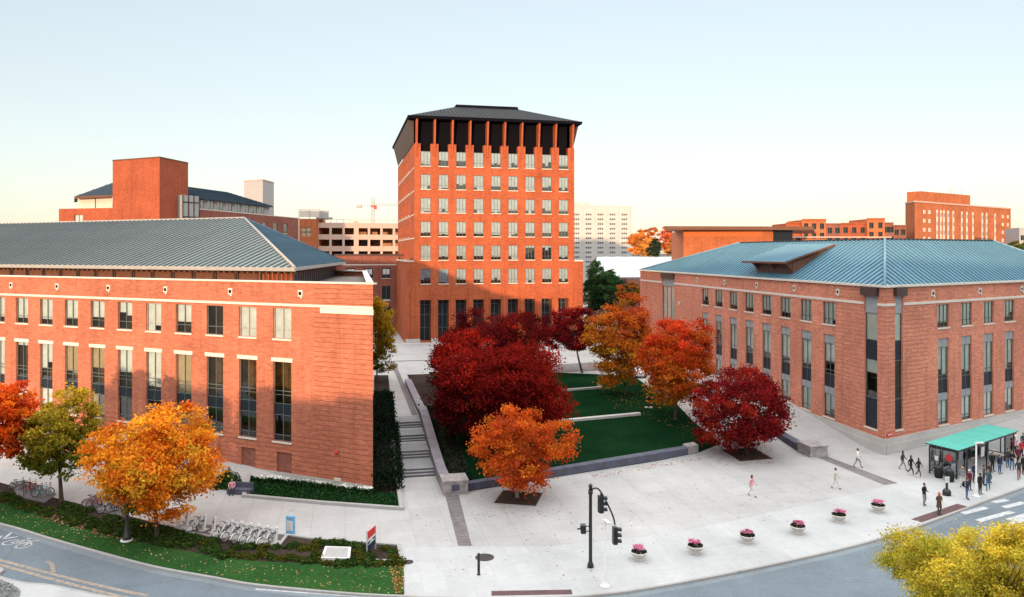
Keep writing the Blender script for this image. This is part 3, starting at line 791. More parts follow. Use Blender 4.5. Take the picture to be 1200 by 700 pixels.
def right_building():
    R = Vector((36.7, 75.6)); Lf = Vector((23.8, 142.6)); b = (Vector((60.07, 90.1)) - R).normalized(); a = (Lf - R).normalized()
    fl = Facade(Lf, R); Rr = R + b * 47; fr = Facade(R, Rr)
    root = empty('brick_corner_hall', (R.x, R.y, 0), 0, 'brick hall on the right with blue metal roof and a sharp street corner', 'building')
    inv = Matrix.Translation(-Vector((R.x, R.y, 0)))
    def add(mb, name, mats): o = mb.build(name, mats, root); o.matrix_parent_inverse = inv; return o
    ztop, zst, zpl = 16.45, 14.60, 1.50
    def fit(f, cols):
        ss = [f.s_px(c) for c in cols]; n = len(ss); sx = (n - 1) / 2; sy = sum(ss) / n
        k = sum((i - sx) * (s - sy) for i, s in enumerate(ss)) / sum((i - sx) ** 2 for i in range(n)); return [sy + k * (i - sx) for i in range(n)], k
    lc, kl = fit(fl, [826, 842, 859.5, 878.4, 899, 920.6, 944.4, 970.6])
    rc, kr = fit(fr, [1105.6, 1132.8, 1158.6, 1183])
    while rc[-1] + kr < fr.len - 5: rc.append(rc[-1] + kr)
    while lc[0] + 0 > 99: break
    wl, wr = 2.35, 2.25
    zu0, zu1, zl0, zl1 = 12.0, 14.42, 1.75, 10.85
    lop = []; rop = []
    for s in lc: lop += [(s - wl / 2, s + wl / 2, zu0, zu1, 0.3), (s - wl / 2 + 0.15, s + wl / 2 - 0.15, zl0, zl1, 0.3)]
    for s in rc: rop += [(s - wr / 2, s + wr / 2, zu0, zu1, 0.3), (s - wr / 2 + 0.12, s + wr / 2 - 0.12, zl0, zl1, 0.3)]
    zc0, zc1 = 2.2, ztop - 0.9
    sl = fl.s_px(1020.5); sr = fr.s_px(1053.5); wcl, wcr = 2.0, 1.35
    lop.append((sl - wcl / 2, sl + wcl / 2, zc0, zc1, 0.3)); rop.append((sr - wcr / 2, sr + wcr / 2, zc0, zc1, 0.3))
    sb = fl.s_px(783); lop.append((sb - 2.6, sb + 2.6, 2.3, ztop - 1.0, 0.3))
    mb = MB()
    zl = lambda s, z: s > sl - 6.5 or s < sb + 7
    fl.wall(mb, 0.0, ztop, lop, zone=zl, cuts=[('s', sl - 6.5), ('s', sb + 7)])
    fr.wall(mb, 0.0, ztop, rop, zone=lambda s, z: s < sr + 5.2, cuts=[('s', sr + 5.2)])
    nl = Vector((-fl.n.x, -fl.n.y)); nr = Vector((-fr.n.x, -fr.n.y))
    # rear walls
    w = 15.0
    Lb = Lf + nl * w; Rb = Rr + nr * 13.4
    hit = line_hit(Lb, (-a.x, -a.y), Rb, (Rb.x - b.x, Rb.y - b.y)); inn = Lb - a * hit[0]
    for p, q in ((Rr, Rb), (Rb, inn), (inn, Lb), (Lb, Lf)): Facade(p, q).wall(mb, 0.0, ztop)
    add(mb, 'wall', [M['brick_right'], M['brick_right_band']])
    mb = MB(); gap = lambda f, s, w_: [(0.0, s - w_ / 2 - 0.02), (s + w_ / 2 + 0.02, f.len)]
    for x0, x1 in [(0, sb - 2.65), (sb + 2.65, sl - wcl / 2 - 0.05), (sl + wcl / 2 + 0.05, fl.len + 0.07)]: fl.band(mb, zst, zst + 0.26, 0.08, x0, x1)
    for x0, x1 in [(0.02, sr - wcr / 2 - 0.05), (sr + wcr / 2 + 0.05, fr.len)]: fr.band(mb, zst, zst + 0.26, 0.078, x0, x1)
    add(mb, 'string_course', M['limestone'])
    mb = MB(); fl.band(mb, -0.3, zpl - 0.55, 0.22, 0, fl.len + 0.2); fl.band(mb, zpl - 0.55, zpl, 0.13, 0, fl.len + 0.12); fr.band(mb, -0.3, zpl - 0.55, 0.218, 0.01, fr.len); fr.band(mb, zpl - 0.55, zpl, 0.128, 0.01, fr.len)
    add(mb, 'plinth', M['plinth'])
    mb = MB(); fl.band(mb, ztop, ztop + 0.22, 0.28, 0, fl.len + 0.25, back=0.3); fr.band(mb, ztop, ztop + 0.218, 0.275, 0.02, fr.len, back=0.3); add(mb, 'gutter', M['limestone'])
    # roof
    ze = ztop + 0.12
    K = Vector((42.2, 86.9)); zr = 21.35
    K1 = K + a * 34; K2 = K + b * 23.4
    v = lambda p, z: Vector((p.x, p.y, z))
    mb = MB()
    roof_plane(mb, [v(Lf, ze), v(R, ze), v(K, zr), v(K1, zr)], 0.84, 0, 2, h=0.10, w=0.24)
    roof_plane(mb, [v(R, ze), v(Rr, ze), v(K2, zr), v(K, zr)], 0.84, 0, 2, h=0.10, w=0.24)
    roof_plane(mb, [v(Rr, ze), v(Rb, ze), v(K2, zr)], 0.62, 0)
    mb.face([v(Rb, ze), v(inn, ze), v(K, zr), v(K2, zr)]); mb.face([v(inn, ze), v(Lb, ze), v(K1, zr), v(K, zr)])
    roof_plane(mb, [v(Lb, ze), v(Lf, ze), v(K1, zr)], 0.62, 0)
    for p, q in ((K1, K), (K, K2)): mb.tube([v(p, zr + 0.04), v(q, zr + 0.04)], 0.13, 6, 1)
    for p, q in ((K, R), (K1, Lf), (K2, Rr)): mb.tube([v(p, zr + 0.04), v(q, ze + 0.06)], 0.16, 6, 0)
    add(mb, 'roof', [M['roof_blue'], M['roof_dark'], M['seam_blue_shaded']])
    # shed dormer on the left slope
    def on_slope(px, t):   # point on the left slope seen at photo x = px, at fraction t from eave to ridge
        s = fl.s_px(px); 
        for _ in range(30):
            q = fl.P0 + fl.d * s - fl.n * (7.5 * t); cur = XC + F * q.x / q.y; s += (px - cur) * 0.12
        return s
    sA, sB = on_slope(887, 0.13), on_slope(929, 0.13)
    slope = (zr - ze) / 7.5; zs = lambda y: ze + slope * y
    mb = MB(); y0, y1 = 1.0, 5.9; hz = zs(y1) + 0.5; lw = 0.28
    zf = zs(y0) + 1.75
    P = lambda s, y, z: fl.p(s, z, -y)
    mb.quad(P(sA, y0, zs(y0)), P(sB, y0, zs(y0)), P(sB, y0, zf - 0.2), P(sA, y0, zf - 0.2), 1)
    yb = y1
    for s in (sA, sB): mb.face([P(s, y0, zs(y0)), P(s, y0, zf - 0.2), P(s, yb - 0.3, zs(yb) - 0.15)], 0)
    for f_ in (0.02, 0.5, 0.98):
        s = sA + (sB - sA) * f_; mb.face([P(s - 0.12, y0 - 0.02, zs(y0) + 0.5), P(s - 0.12, y0 - 0.02, zf - 0.2), P(s - 0.12, y0 - 1.1, zf - 0.2)], 0); mb.face([P(s + 0.12, y0 - 0.02, zs(y0) + 0.5), P(s + 0.12, y0 - 1.1, zf - 0.2), P(s + 0.12, y0 - 0.02, zf - 0.2)], 0)
        mb.quad(P(s - 0.12, y0 - 0.02, zs(y0) + 0.5), P(s - 0.12, y0 - 1.1, zf - 0.2), P(s + 0.12, y0 - 1.1, zf - 0.2), P(s + 0.12, y0 - 0.02, zs(y0) + 0.5), 0)
    dm = add(mb, 'dormer', [M['brown'], M['brown_dark']])
    mb = MB()
    o0, o1 = sA - 1.8, sB + 0.4
    f0, f1 = P(o0, y0 - 1.3, zf - 0.45), P(o1, y0 - 1.3, zf - 0.45); g1, g0 = P(o1, y1 + 0.6, zs(y1 + 0.6)), P(o0, y1 + 0.6, zs(y1 + 0.6))
    roof_plane(mb, [f0 + Vector((0, 0, .25)), f1 + Vector((0, 0, .25)), g1 + Vector((0, 0, .25)), g0 + Vector((0, 0, .25))], 0.62, 0)
    mb.quad(f0, g0, g1, f1, 1)
    q = [f0, f1, g1, g0]
    for i in range(4): mb.quad(q[i], q[(i + 1) % 4], q[(i + 1) % 4] + Vector((0, 0, .25)), q[i] + Vector((0, 0, .25)), 1)
    o = mb.build('dormer_roof', [M['roof_blue'], M['brown']], root); o.matrix_parent_inverse = inv
    # windows
    def W(*a_, **k_):
        o = window(root, *a_, bmat='blind_reflection', **k_); o.matrix_parent_inverse = inv; return o
    for f, cs, w_ in ((fl, lc, wl), (fr, rc, wr)):
        for s in cs:
            W(f, s, zu0, w_, [('glass', zu1 - zu0, [0.6])], 2, blind=rnd.choice((1.0, 0.8, 0.75, 0.7, 1.0, 0.8)))
            W(f, s, zl0, w_ - 0.28, [('glass', 2.55, [0.55], rnd.choice((0.8, 1.0, 0.9))), ('grey', 0.75), ('panel', 1.45), ('glass', 3.4, [0.45], rnd.choice((0.85, 0.8, 1.0, 0.6))), ('grey', zl1 - zl0 - 8.15)], 1)
    hh = zc1 - zc0
    for f, s, w_ in ((fl, sl, wcl), (fr, sr, wcr)):
        W(f, s, zc0, w_, [('panel', 3.0), ('glass', 3.9, [], 0.0 if f is fr else 0.35), ('panel', 1.95), ('glass', 2.75, [], 1.0), ('grey', hh - 11.6)], 0)
        mb = MB(); mb.bevbox(-w_ / 2 - 0.25, w_ / 2 + 0.25, -0.35, 0.1, 0, 0.95, 0.1); o = f.place(mb.build('downpipe_head', M['brown_dark'], root), s, zc1 + 0.02); o.matrix_parent_inverse = inv
    W(fl, sb, 2.3, 5.1, [('glass', 3.2, [0.6], 0.8), ('grey', 0.8), ('panel', 1.5), ('glass', hh - 7.0, [0.5], 0.9), ('grey', 1.4)], 2)
    mb = MB(); mb.bevbox(-2.7, 2.7, -0.3, 0.1, 0, 0.9, 0.1); o = fl.place(mb.build('downpipe_head', M['brown_dark'], root), sb, ztop - 0.97); o.matrix_parent_inverse = inv
    for f, pxs in ((fl, (817, 849, 887, 931, 982)), (fr, (1093, 1148, 1197))):
        for px in pxs:
            mb = MB(); mb.box(-0.30, 0.30, -0.06, 0.02, -0.30, 0.34, 0); mb.box(-0.14, 0.14, -0.08, -0.06, -0.14, 0.14, 1); mb.box(0.06, 0.28, -0.13, -0.06, -0.46, -0.22, 0)
            o = f.place(mb.build('scupper', [M['limestone'], M['soffit']], root), f.s_px(px), 15.65); o.matrix_parent_inverse = inv
    mb = MB(); mb.box(-0.5, 0.5, -0.07, 0, -0.14, 0.14, 0); mb.box(-0.36, 0.36, -0.074, -0.07, -0.05, 0.05, 1); o = fr.place(mb.build('wall_plate', [M['red'], M['white']], root), 0.75, 1.9); o.matrix_parent_inverse = inv
    mb = MB(); mb.box(-0.12, 0.12, -0.3, 0, -0.3, 0.3); o = fl.place(mb.build('wall_lamp', M['limestone'], root), fl.s_px(797), 11.6); o.matrix_parent_inverse = inv
    return fl, fr
RIGHT_L, RIGHT_R = right_building()

# ================================================================== BUILDINGS FURTHER BACK
def bld(name, label, loc, cat='building', group=None):
    o = empty(name, loc, 0, label, cat, group); return o, Matrix.Translation(-Vector(loc))
def part(mb, name, mats, root, inv):
    o = mb.build(name, mats, root); o.matrix_parent_inverse = inv; return o
def pxy(px, Y): return Vector(((px - XC) / F * Y, Y))

V3 = lambda t: Vector(t)
def back_hall():
    root, inv = bld('brick_hall', 'brick hall with a square windowless tower block rising behind the left roof', (-68.8, 150, 0))
    A, Bq, Cq = pxy(132, 155.6), pxy(187, 150), pxy(220.5, 160)
    zt = 20 + 110 * 150 / 900
    mb = MB(); f1, f2 = Facade(A, Bq), Facade(Bq, Cq)
    f1.wall(mb, 0, zt); f2.wall(mb, 0, zt); Dq = A + (Cq - Bq); Facade(Cq, Dq).wall(mb, 0, zt); Facade(Dq, A).wall(mb, 0, zt)
    mb.face([(q.x, q.y, zt - 0.3) for q in (A, Bq, Cq, Dq)])
    part(mb, 'tower_block', [M['brick_old']], root, inv)
    mb = MB(); f1.band(mb, zt, zt + 0.25, 0.06, back=0.3); f2.band(mb, zt, zt + 0.247, 0.058, 0.02, back=0.3); part(mb, 'coping', M['brown'], root, inv)
    # low wing to the left with pale attic and hipped roof
    zl = 20 + 51 * 157 / 900
    a0 = pxy(69, 160); a1 = pxy(132, 156.2); f = Facade(a0, a1); mb = MB()
    sw = f.s_px(92); f.wall(mb, 0, zl, [(sw - 1.1, sw + 1.1, zl - 3.9, zl - 1.3, 0.3)])
    b0, b1 = a0 + Vector((1.5, 22)), a1 + Vector((1.5, 22)); Facade(b0, a0).wall(mb, 0, zl); mb.face([(q.x, q.y, zl) for q in (a0, a1, b1, b0)])
    part(mb, 'wall', [M['brick_old']], root, inv)
    w = window(root, f, sw, zl - 3.9, 2.2, [('glass', 2.6)], 1, blind=1.0, sill=False); w.matrix_parent_inverse = inv
    c0, c1 = pxy(91, 162.5), pxy(131.6, 159.5); f = Facade(c0, c1); mb = MB(); zc = 20 + 63 * 161 / 900
    f.wall(mb, zl, zc); Facade(c0 + Vector((1, 16)), c0).wall(mb, zl, zc)
    sc = f.s_px(112); mb.box(-0.1, 0.1, -0.06, 0, zl, zc, 1, f.M(sc))
    part(mb, 'attic_wall', [M['limestone'], M['brown_dark']], root, inv)
    e0, e1 = at(87, 230.5, 161), at(133, 228.5, 158.2); p1 = at(141, 211, 169); bk_ = e0 + V3((e0.x * 0.12, e0.y * 0.12, 0))
    mb = MB(); roof_plane(mb, [e0, e1, p1], 0.9, 0); mb.face([bk_, e0, p1]); mb.face([e1, bk_, p1]); 
    f = Facade(e0.to_2d(), e1.to_2d()); mb.quad(e0 - Vector((0, 0, .5)), e1 - Vector((0, 0, .5)), e1, e0, 1)
    part(mb, 'roof', [M['roof_navy'], M['brown']], root, inv)
    # long right wing
    W0_, W1_ = pxy(222, 160.5), pxy(350, 209); zw = 29.0; f = Facade(W0_, W1_); mb = MB()
    wins = [f.len * t for t in (0.10, 0.2, 0.30, 0.41, 0.52, 0.63, 0.74, 0.85)]
    f.wall(mb, 0, zw, [(s - 1.0, s + 1.0, zw - 4.2, zw - 1.7, 0.25) for s in wins]); inw = -f.n
    X1, X0 = W1_ + inw * 18, W0_ + inw * 18
    Facade(W1_, X1).wall(mb, 0, zw); Facade(X1, X0).wall(mb, 0, zw)
    mb.face([(q.x, q.y, zw - 0.02) for q in (W0_, W1_, X1, X0)], 1)
    part(mb, 'wing_wall', [M['brick_dark'], M['flatroof']], root, inv)
    mb = MB(); f.band(mb, zw, zw + 0.18, 0.05, back=0.3); part(mb, 'coping', M['limestone'], root, inv)
    for s in wins:
        w = window(root, f, s, zw - 4.2, 2.0, [('glass', 2.5)], 1, blind=rnd.choice((1.0, 0.8)), depth=0.16); w.matrix_parent_inverse = inv
    # attic storey of the wing with a strip of windows
    g0, g1 = f.p(0.0, 0, -1.2).to_2d(), f.p(f.len * 0.72, 0, -1.2).to_2d(); fa = Facade(g0, g1); mb = MB(); za = zw + 2.6
    wa = [fa.len * (i + 0.6) / 9.6 for i in range(9)]
    fa.wall(mb, zw, za, [(s - 1.2, s + 1.2, zw + 0.4, za - 0.2, 0.12) for s in wa]); Facade(g1, g1 - fa.n * 14).wall(mb, zw, za)
    part(mb, 'wing_attic', [M['greywall']], root, inv)
    for s in wa:
        w = window(root, fa, s, zw + 0.4, 2.4, [('glass', 2.0)], 1, blind=1.0, sill=False, depth=0.1, fr='frame'); w.matrix_parent_inverse = inv
    mb = MB(); r0, r1 = fa.p(-0.5, za, 0.7), fa.p(fa.len + 0.6, za, 0.7); t1, t0 = fa.p(fa.len - 6, za + 3.2, -8), fa.p(-0.5, za + 3.2, -8)
    roof_plane(mb, [r0, r1, t1, t0], 0.7, 0); mb.face([r1, fa.p(fa.len + 0.6, za, -16), t1]); mb.quad(r0 - Vector((0, 0, .35)), r1 - Vector((0, 0, .35)), r1, r0)
    mb.face([t0, t1, fa.p(fa.len + 0.6, za, -16), fa.p(-0.5, za, -16)])
    part(mb, 'wing_roof', [M['roof_navy']], root, inv)
    # glazed stair bay
    q0, q1 = pxy(207, 156.2), pxy(221, 159.0); fs = Facade(q0 + f2.n * 1.3, q1 + f2.n * 1.3 + (q1 - q0) * 0.4); mb = MB(); zs = 20 + 66 * 157 / 900
    fs.wall(mb, 10, zs); Facade(q0, fs.P0).wall(mb, 10, zs); mb.face([fs.p(0, zs), fs.p(fs.len, zs), fs.p(fs.len, zs, -1.5), fs.p(0, zs, -1.5)])
    for i in range(4): mb.box(-0.08, 0.08, -0.1, 0, 10, zs, 1, fs.M(fs.len * i / 3))
    for z in (24, 27, 30): fs.band(mb, z, z + 0.2, 0.08, mi=1)
    part(mb, 'stair_bay', [M['panel_grey'], M['black']], root, inv)
back_hall()

def box_building(name, label, P, z, mats, roof='flatroof', base=0.0, windows=(), coping=None, cat='building'):
    """P: xy corners counter-clockwise seen from above starting at the front left; windows: list of (edge, cols, rows, w, h, z_first, dz, mat)"""
    root, inv = bld(name, label, (P[0].x, P[0].y, base), cat)
    mb = MB(); n = len(P); fs = [Facade(P[i], P[(i + 1) % n]) for i in range(n)]
    wl = []
    for i, f in enumerate(fs):
        ops = []
        for (e, cols, rows, w, h, z0, dz, mt) in windows:
            if e != i: continue
            for c in cols:
                for r in range(rows):
                    s = c * f.len; ops.append((s - w / 2, s + w / 2, z0 + r * dz, z0 + r * dz + h, 0.14)); wl.append((f, s, z0 + r * dz, w, h, mt))
        f.wall(mb, base, z, ops)
    mb.face([(p.x, p.y, z - 0.4) for p in P], 1)
    part(mb, 'wall', [M[mats], M[roof]], root, inv)
    if coping:
        mb = MB()
        for k, f in enumerate(fs): f.band(mb, z, z + 0.3 - 0.003 * k, 0.12 - 0.004 * k, back=0.3)
        part(mb, 'coping', M[coping], root, inv)
    cache = {}
    for f, s, z0, w, h, mt in wl:
        key = (w, h, mt)
        if key not in cache:
            mb = MB(); mb.quad((-w / 2, 0.135, 0), (w / 2, 0.135, 0), (w / 2, 0.135, h), (-w / 2, 0.135, h), 0)
            mb.box(-0.05, 0.05, 0.07, 0.13, 0, h, 1); mb.box(-w / 2 - 0.05, w / 2 + 0.05, -0.05, 0.06, -0.15, -0.01, 2)
            
            if mt == 'greywall':
                for q_ in (-1.2, 0, 1.2): mb.box(q_ - 0.36, q_ + 0.36, 0.08, 0.134, 0.06, h - 0.06, 3)
            cache[key] = mb.mesh('window', [M[mt], M['frame'], M['limestone'], M['stone_dark']])
        o = link('window', cache[key], root); f.place(o, s, z0); o.matrix_parent_inverse = inv
    return root, inv, fs

def backdrop():
    V = Vector
    # brick block between hall and tower, its shade put into the dark brick
    a, b = pxy(392, 171), pxy(478, 175)
    root, inv, fs = box_building('brick_annex', 'low brick annex, shade in its dark colour, in the gap between left hall and tower', [a, b, b + V((-4, 20)), a + V((-4, 20))], 19.1, 'brick_dark', base=ZT,
        windows=[(0, (0.22, 0.46, 0.70), 1, 1.9, 2.3, 14.0, 4.5, 'panel'), (0, (0.70,), 2, 1.9, 3.2, 4.4, 4.6, 'panel')], coping='brown_dark')
    f = fs[0]; mb = MB(); f.band(mb, 16.9, 17.15, 0.06, 0, f.len * 0.86); part(mb, 'string_course', M['limestone'], root, inv)
    for s, z in ((0.22, 14.15), (0.46, 14.15), (0.70, 14.15), (0.70, 7.3)):
        mb = MB(); mb.box(-0.75, 0.75, 0.10, 0.13, 0, 1.2); o = f.place(mb.build('blind', M['blind'], root), s * f.len, z + 0.7); o.matrix_parent_inverse = inv
    mb = MB(); mb.tube([f.p(f.len * 0.88, ZT, 0.15), f.p(f.len * 0.88, 18.8, 0.15)], 0.12, 6); part(mb, 'downpipe', M['brown_dark'], root, inv)
    # grey plant tower
    a, b, c = pxy(286, 240), pxy(308, 236), pxy(321, 246)
    root, inv, fs = box_building('grey_tower', 'plain grey plant tower showing behind the navy roof', [a, b, c, a + (c - b)], 20 + 83 * 238 / 900, 'greywall', coping='garage')
    # parking garage
    Y = 232; zt = 20 + 34 * Y / 900
    root, inv = bld('parking_garage', 'open pale parking garage seen between the left hall and the tower', (pxy(372, Y).x, Y, 0), 'parking garage')
    f = Facade(pxy(372, Y), pxy(476, Y + 8)); mb = MB()
    fh = 3.55; zz = zt
    while zz > 4:
        f.band(mb, zz - 1.55, zz, 0.25, back=30); zz -= fh
    part(mb, 'deck', M['garage'], root, inv)
    mb = MB()
    for i in range(8):
        s = f.len * i / 7; w = 0.35 if i != 3 else 0.7
        mb.box(-w, w, -0.32, 0.4, 2, zt + (0.6 if i == 3 else 0), 0, f.M(s))
    part(mb, 'column', M['garage'], root, inv)
    mb = MB(); mb.quad(f.p(0, 2, -9), f.p(f.len, 2, -9), f.p(f.len, zt - 1.2, -9), f.p(0, zt - 1.2, -9)); part(mb, 'inner_wall', M['garage_in'], root, inv)
    mb = MB(); r2 = random.Random(5)
    zz = zt
    while zz > 8:
        s = 1.5
        while s < f.len - 3:
            w = r2.uniform(1.5, 4.5)
            if r2.random() < 0.5: mb.box(0, w, 1.0, 1.4, zz - 3.5, zz - 1.56, 0, f.M(s))
            s += w + r2.uniform(1.5, 5)
        zz -= fh
    part(mb, 'bay_shade_box', M['soffit'], root, inv)  # near-black boxes that paint the shade inside the open decks
    mb = MB()
    for i in range(15): mb.box(-0.05, 0.05, 0.0, 0.1, zt, zt + 1.1, 0, f.M(f.len * i / 14))
    f.band(mb, zt + 1.0, zt + 1.12, -0.0, back=0.1); part(mb, 'railing', M['garage'], root, inv)
    a, b = pxy(350.5, Y - 3), pxy(371, Y - 2); fs = Facade(a, b); mb = MB(); zs = 20 + 38 * Y / 900
    so = fs.len * 0.4; fs.wall(mb, 0, zs, [(so - 1.4, so + 1.4, zs - 5.2, zs - 2.6, 0.3)]); Facade(b, b + V((0.5, 9))).wall(mb, 0, zs); Facade(a + V((0, 9)), a).wall(mb, 0, zs); mb.face([fs.p(0, zs), fs.p(fs.len, zs), fs.p(fs.len, zs, -9), fs.p(0, zs, -9)])
    part(mb, 'stair_tower', [M['brick_pale']], root, inv)
    mb = MB(); mb.box(-1.4, 1.4, 0.2, 0.26, 0, 2.6, 0); mb.box(-0.06, 0.06, 0.1, 0.2, 0, 2.6, 1); mb.box(-1.4, 1.4, 0.1, 0.195, 1.2, 1.35, 1); o = fs.place(mb.build('window', [M['blind_warm'], M['black']], root), so, zs - 5.2); o.matrix_parent_inverse = inv
    mb = MB()   # rooftop screen frame
    for x in (0, 3, 6): mb.box(x - 0.1, x + 0.1, -0.1, 0.1, zs, zs + 2.9, 0, fs.M(0))
    mb.box(-0.1, 6.1, -0.08, 0.08, zs + 2.7, zs + 2.9, 0, fs.M(0)); mb.box(0.2, 5.8, 0.0, 0.06, zs + 0.5, zs + 2.5, 1, fs.M(0))
    mb.box(5.0, 8.4, 2, 6, zs, zs + 2.6, 2, fs.M(0)); mb.box(4.8, 9.6, 1.8, 6.2, zs + 0.2, zs + 0.6, 2, fs.M(0))
    part(mb, 'roof_screen', [M['garage'], M['limestone'], M['greywall']], root, inv)
    cars = [('red', 'small red car parked behind the upper garage wall', 0.42), ('white', 'white car parked on the upper garage deck', 0.25), ('road_yellow', 'yellow car parked on the upper garage deck near the tower', 0.8)]
    # tower crane
    root, inv = bld('tower_crane', 'thin tower crane with red cab above the parking garage', (pxy(437, 480).x, 480, 0), 'crane')
    X, Yc = pxy(437, 480); zt = 20 + 54 * 480 / 900
    mb = MB()
    for dx in (-0.7, 0.7):
        for dy in (-0.7, 0.7): mb.box(X + dx - 0.12, X + dx + 0.12, Yc + dy - 0.12, Yc + dy + 0.12, 0, zt + 5)
    z = 2
    while z < zt + 3:
        mb.tube([(X - 0.7, Yc - 0.7, z), (X + 0.7, Yc - 0.7, z + 1.6)], 0.09, 4); mb.tube([(X + 0.7, Yc - 0.7, z + 1.6), (X - 0.7, Yc - 0.7, z + 3.2)], 0.09, 4); z += 3.2
    part(mb, 'mast', M['greywall'], root, inv)
    mb = MB(); x0, x1 = pxy(418, 480).x, pxy(474, 480).x
    for yy in (Yc - 0.6, Yc + 0.6): mb.box(x0, x1, yy - 0.1, yy + 0.1, zt, zt + 0.2)
    mb.box(X, x1, Yc - 0.1, Yc + 0.1, zt + 1.3, zt + 1.5); x = X
    while x < x1: mb.tube([(x, Yc - 0.6, zt + 0.1), (x + 0.9, Yc, zt + 1.4)], 0.08, 4); mb.tube([(x + 0.9, Yc, zt + 1.4), (x + 1.8, Yc + 0.6, zt + 0.1)], 0.08, 4); x += 1.8
    part(mb, 'jib', M['greywall'], root, inv)
    mb = MB(); mb.box(X + 0.8, X + 2.4, Yc - 1.2, Yc + 0.2, zt - 2.4, zt - 0.1); mb.box(X - 1.2, X + 1.2, Yc - 1.2, Yc + 1.2, zt - 0.9, zt - 0.02); part(mb, 'cab', M['red'], root, inv)
    mb = MB(); mb.box(x0, x0 + 3, Yc - 0.9, Yc + 0.9, zt - 1.6, zt - 0.01); part(mb, 'counterweight', M['greywall'], root, inv)
    # white residence tower
    a, b = pxy(668, 450), pxy(739.5, 452)
    cols = []; 
    for i in range(5):
        for j in (0.22, 0.5, 0.78): cols.append((i + 0.35 + 0.62 * 0 + j * 0.7) / 5.15 + 0.02)
    root, inv, fs = box_building('white_highrise', 'white residence tower with small dark windows standing right of the brick tower', [a, b, b + V((-1, 25)), a + V((-1, 25))], 20 + 53 * 450 / 900, 'whitewall',
        windows=[(0, tuple((i + 0.54) / 5.1 for i in range(5)), 14, 3.6, 1.15, 5.0, 2.78, 'greywall')], coping='whitewall')
    f = fs[0]; mb = MB()
    for i in range(6): mb.box(-0.25, 0.25, -0.35, 0, 0, 46.0, 0, f.M(f.len * (i + 0.04) / 5.1 + 0.4))
    part(mb, 'pier', M['whitewall'], root, inv)
    mb = MB(); mb.box(2, 12, 4, 12, 45, 49.2, 0, f.M(0)); part(mb, 'roof_plant', M['whitewall'], root, inv)
    # white roofed hall
    e0, e1 = at(690, 325, 200), at(800, 325, 196); r0, r1 = at(700, 301, 262), at(808, 301, 258)
    root, inv = bld('white_roof_hall', 'low hall with broad white sloping roof and dark red wall', (e0.x, e0.y, ZT))
    mb = MB(); roof_plane(mb, [e0, e1, r1, r0], 1.6, 0, h=0.05); k0, k1 = r0 + V((2, 60, -5)), r1 + V((2, 60, -5)); mb.quad(r0, r1, k1, k0); part(mb, 'roof', M['whiteroof'], root, inv)
    mb = MB(); Facade(e0.to_2d() + V((0, 1)), e1.to_2d() + V((0, 1))).wall(mb, ZT, e0.z - 0.1); part(mb, 'wall', M['tactile'], root, inv)
    mb = MB(); f = Facade(e0.to_2d(), e1.to_2d()); f.band(mb, e0.z - 0.45, e0.z - 0.02, 0.1, back=0.8); part(mb, 'eave', M['navy'], root, inv)
    # flat roof pavilion with the wide overhang
    Y = 205; zt = 20 + 29 * Y / 900
    root, inv = bld('flat_roof_hall', 'orange hall under a wide thin overhanging flat roof behind the blue roof', (pxy(800, Y).x, Y, ZT))
    P = [pxy(778, Y - 6), pxy(953, Y - 2), pxy(955, Y + 40), pxy(800, Y + 36)]
    mb = MB(); mb.prism([(p.x, p.y) for p in P], zt - 0.9, zt, 0, 1, True); part(mb, 'roof', [M['brown'], M['roof_dark']], root, inv)
    f = Facade(pxy(801, Y), pxy(906, Y + 1)); mb = MB(); f.wall(mb, ZT, zt - 0.9); Facade(f.P0.to_2d() + V((3, 30)), f.P0).wall(mb, ZT, zt - 0.9)
    f.band(mb, zt - 2.6, zt - 1.0, 0.15, 0, f.len - 3, mi=1); part(mb, 'wall', [M['brick_pale'], M['orange_soffit']], root, inv)
    f = Facade(pxy(906, Y + 1), pxy(930, Y + 2)); mb = MB(); f.wall(mb, ZT, zt - 0.9, out=-0.5); part(mb, 'dark_wall', M['panel'], root, inv)
    # brick apartment row
    Y = 262
    segs = [(921, 940, 262, 0), (940, 968, 258, 1.2), (968, 986, 263, 0), (986, 1016, 262.5, 0), (1016, 1037, 257, 1.2), (1037, 1047, 262, 0), (1047, 1062, 265, 0)]
    root, inv = bld('apartment_row', 'long brick apartment row with stepped parapets and dark balconies', (pxy(921, Y).x, Y, ZT))
    for i, (x0, x1, y, out) in enumerate(segs):
        f = Facade(pxy(x0, Y - out), pxy(x1, Y - out)); z = 20 + (295 - y) * Y / 900; mb = MB()
        n = max(2, int(f.len / 2.6)); ops = []
        for j in range(n):
            for r in range(3): s = f.len * (j + 0.5) / n; ops.append((s - 0.75, s + 0.75, z - 3.2 - 3.2 * r, z - 1.2 - 3.2 * r, 0.4))
        f.wall(mb, ZT, z, ops); Facade(f.P0.to_2d() + V((0, 14)), f.P0).wall(mb, ZT, z); q = f.p(f.len, 0).to_2d(); Facade(q, q + V((0, 14))).wall(mb, ZT, z)
        mb.face([f.p(0, z), f.p(f.len, z), f.p(f.len, z, -14), f.p(0, z, -14)])
        f.band(mb, z, z + 0.35, 0.3, back=0.2, mi=0)
        part(mb, 'wall', [M['brick_pale'] if i in (1, 4) else (M['brick_dark'] if i in (2, 5, 6) else M['brick_old'])], root, inv)
        for o in ops:
            mb = MB(); mb.quad((-0.75, 0.38, 0), (0.75, 0.38, 0), (0.75, 0.38, 2.0), (-0.75, 0.38, 2.0), 0); mb.box(-0.04, 0.04, 0.3, 0.375, 0, 2.0, 1); mb.box(-0.8, 0.8, -0.12, 0.0, 0, 0.12, 1)
            w = f.place(mb.build('window', [M['panel'], M['frame']], root), (o[0] + o[1]) / 2, o[2]); w.matrix_parent_inverse = inv
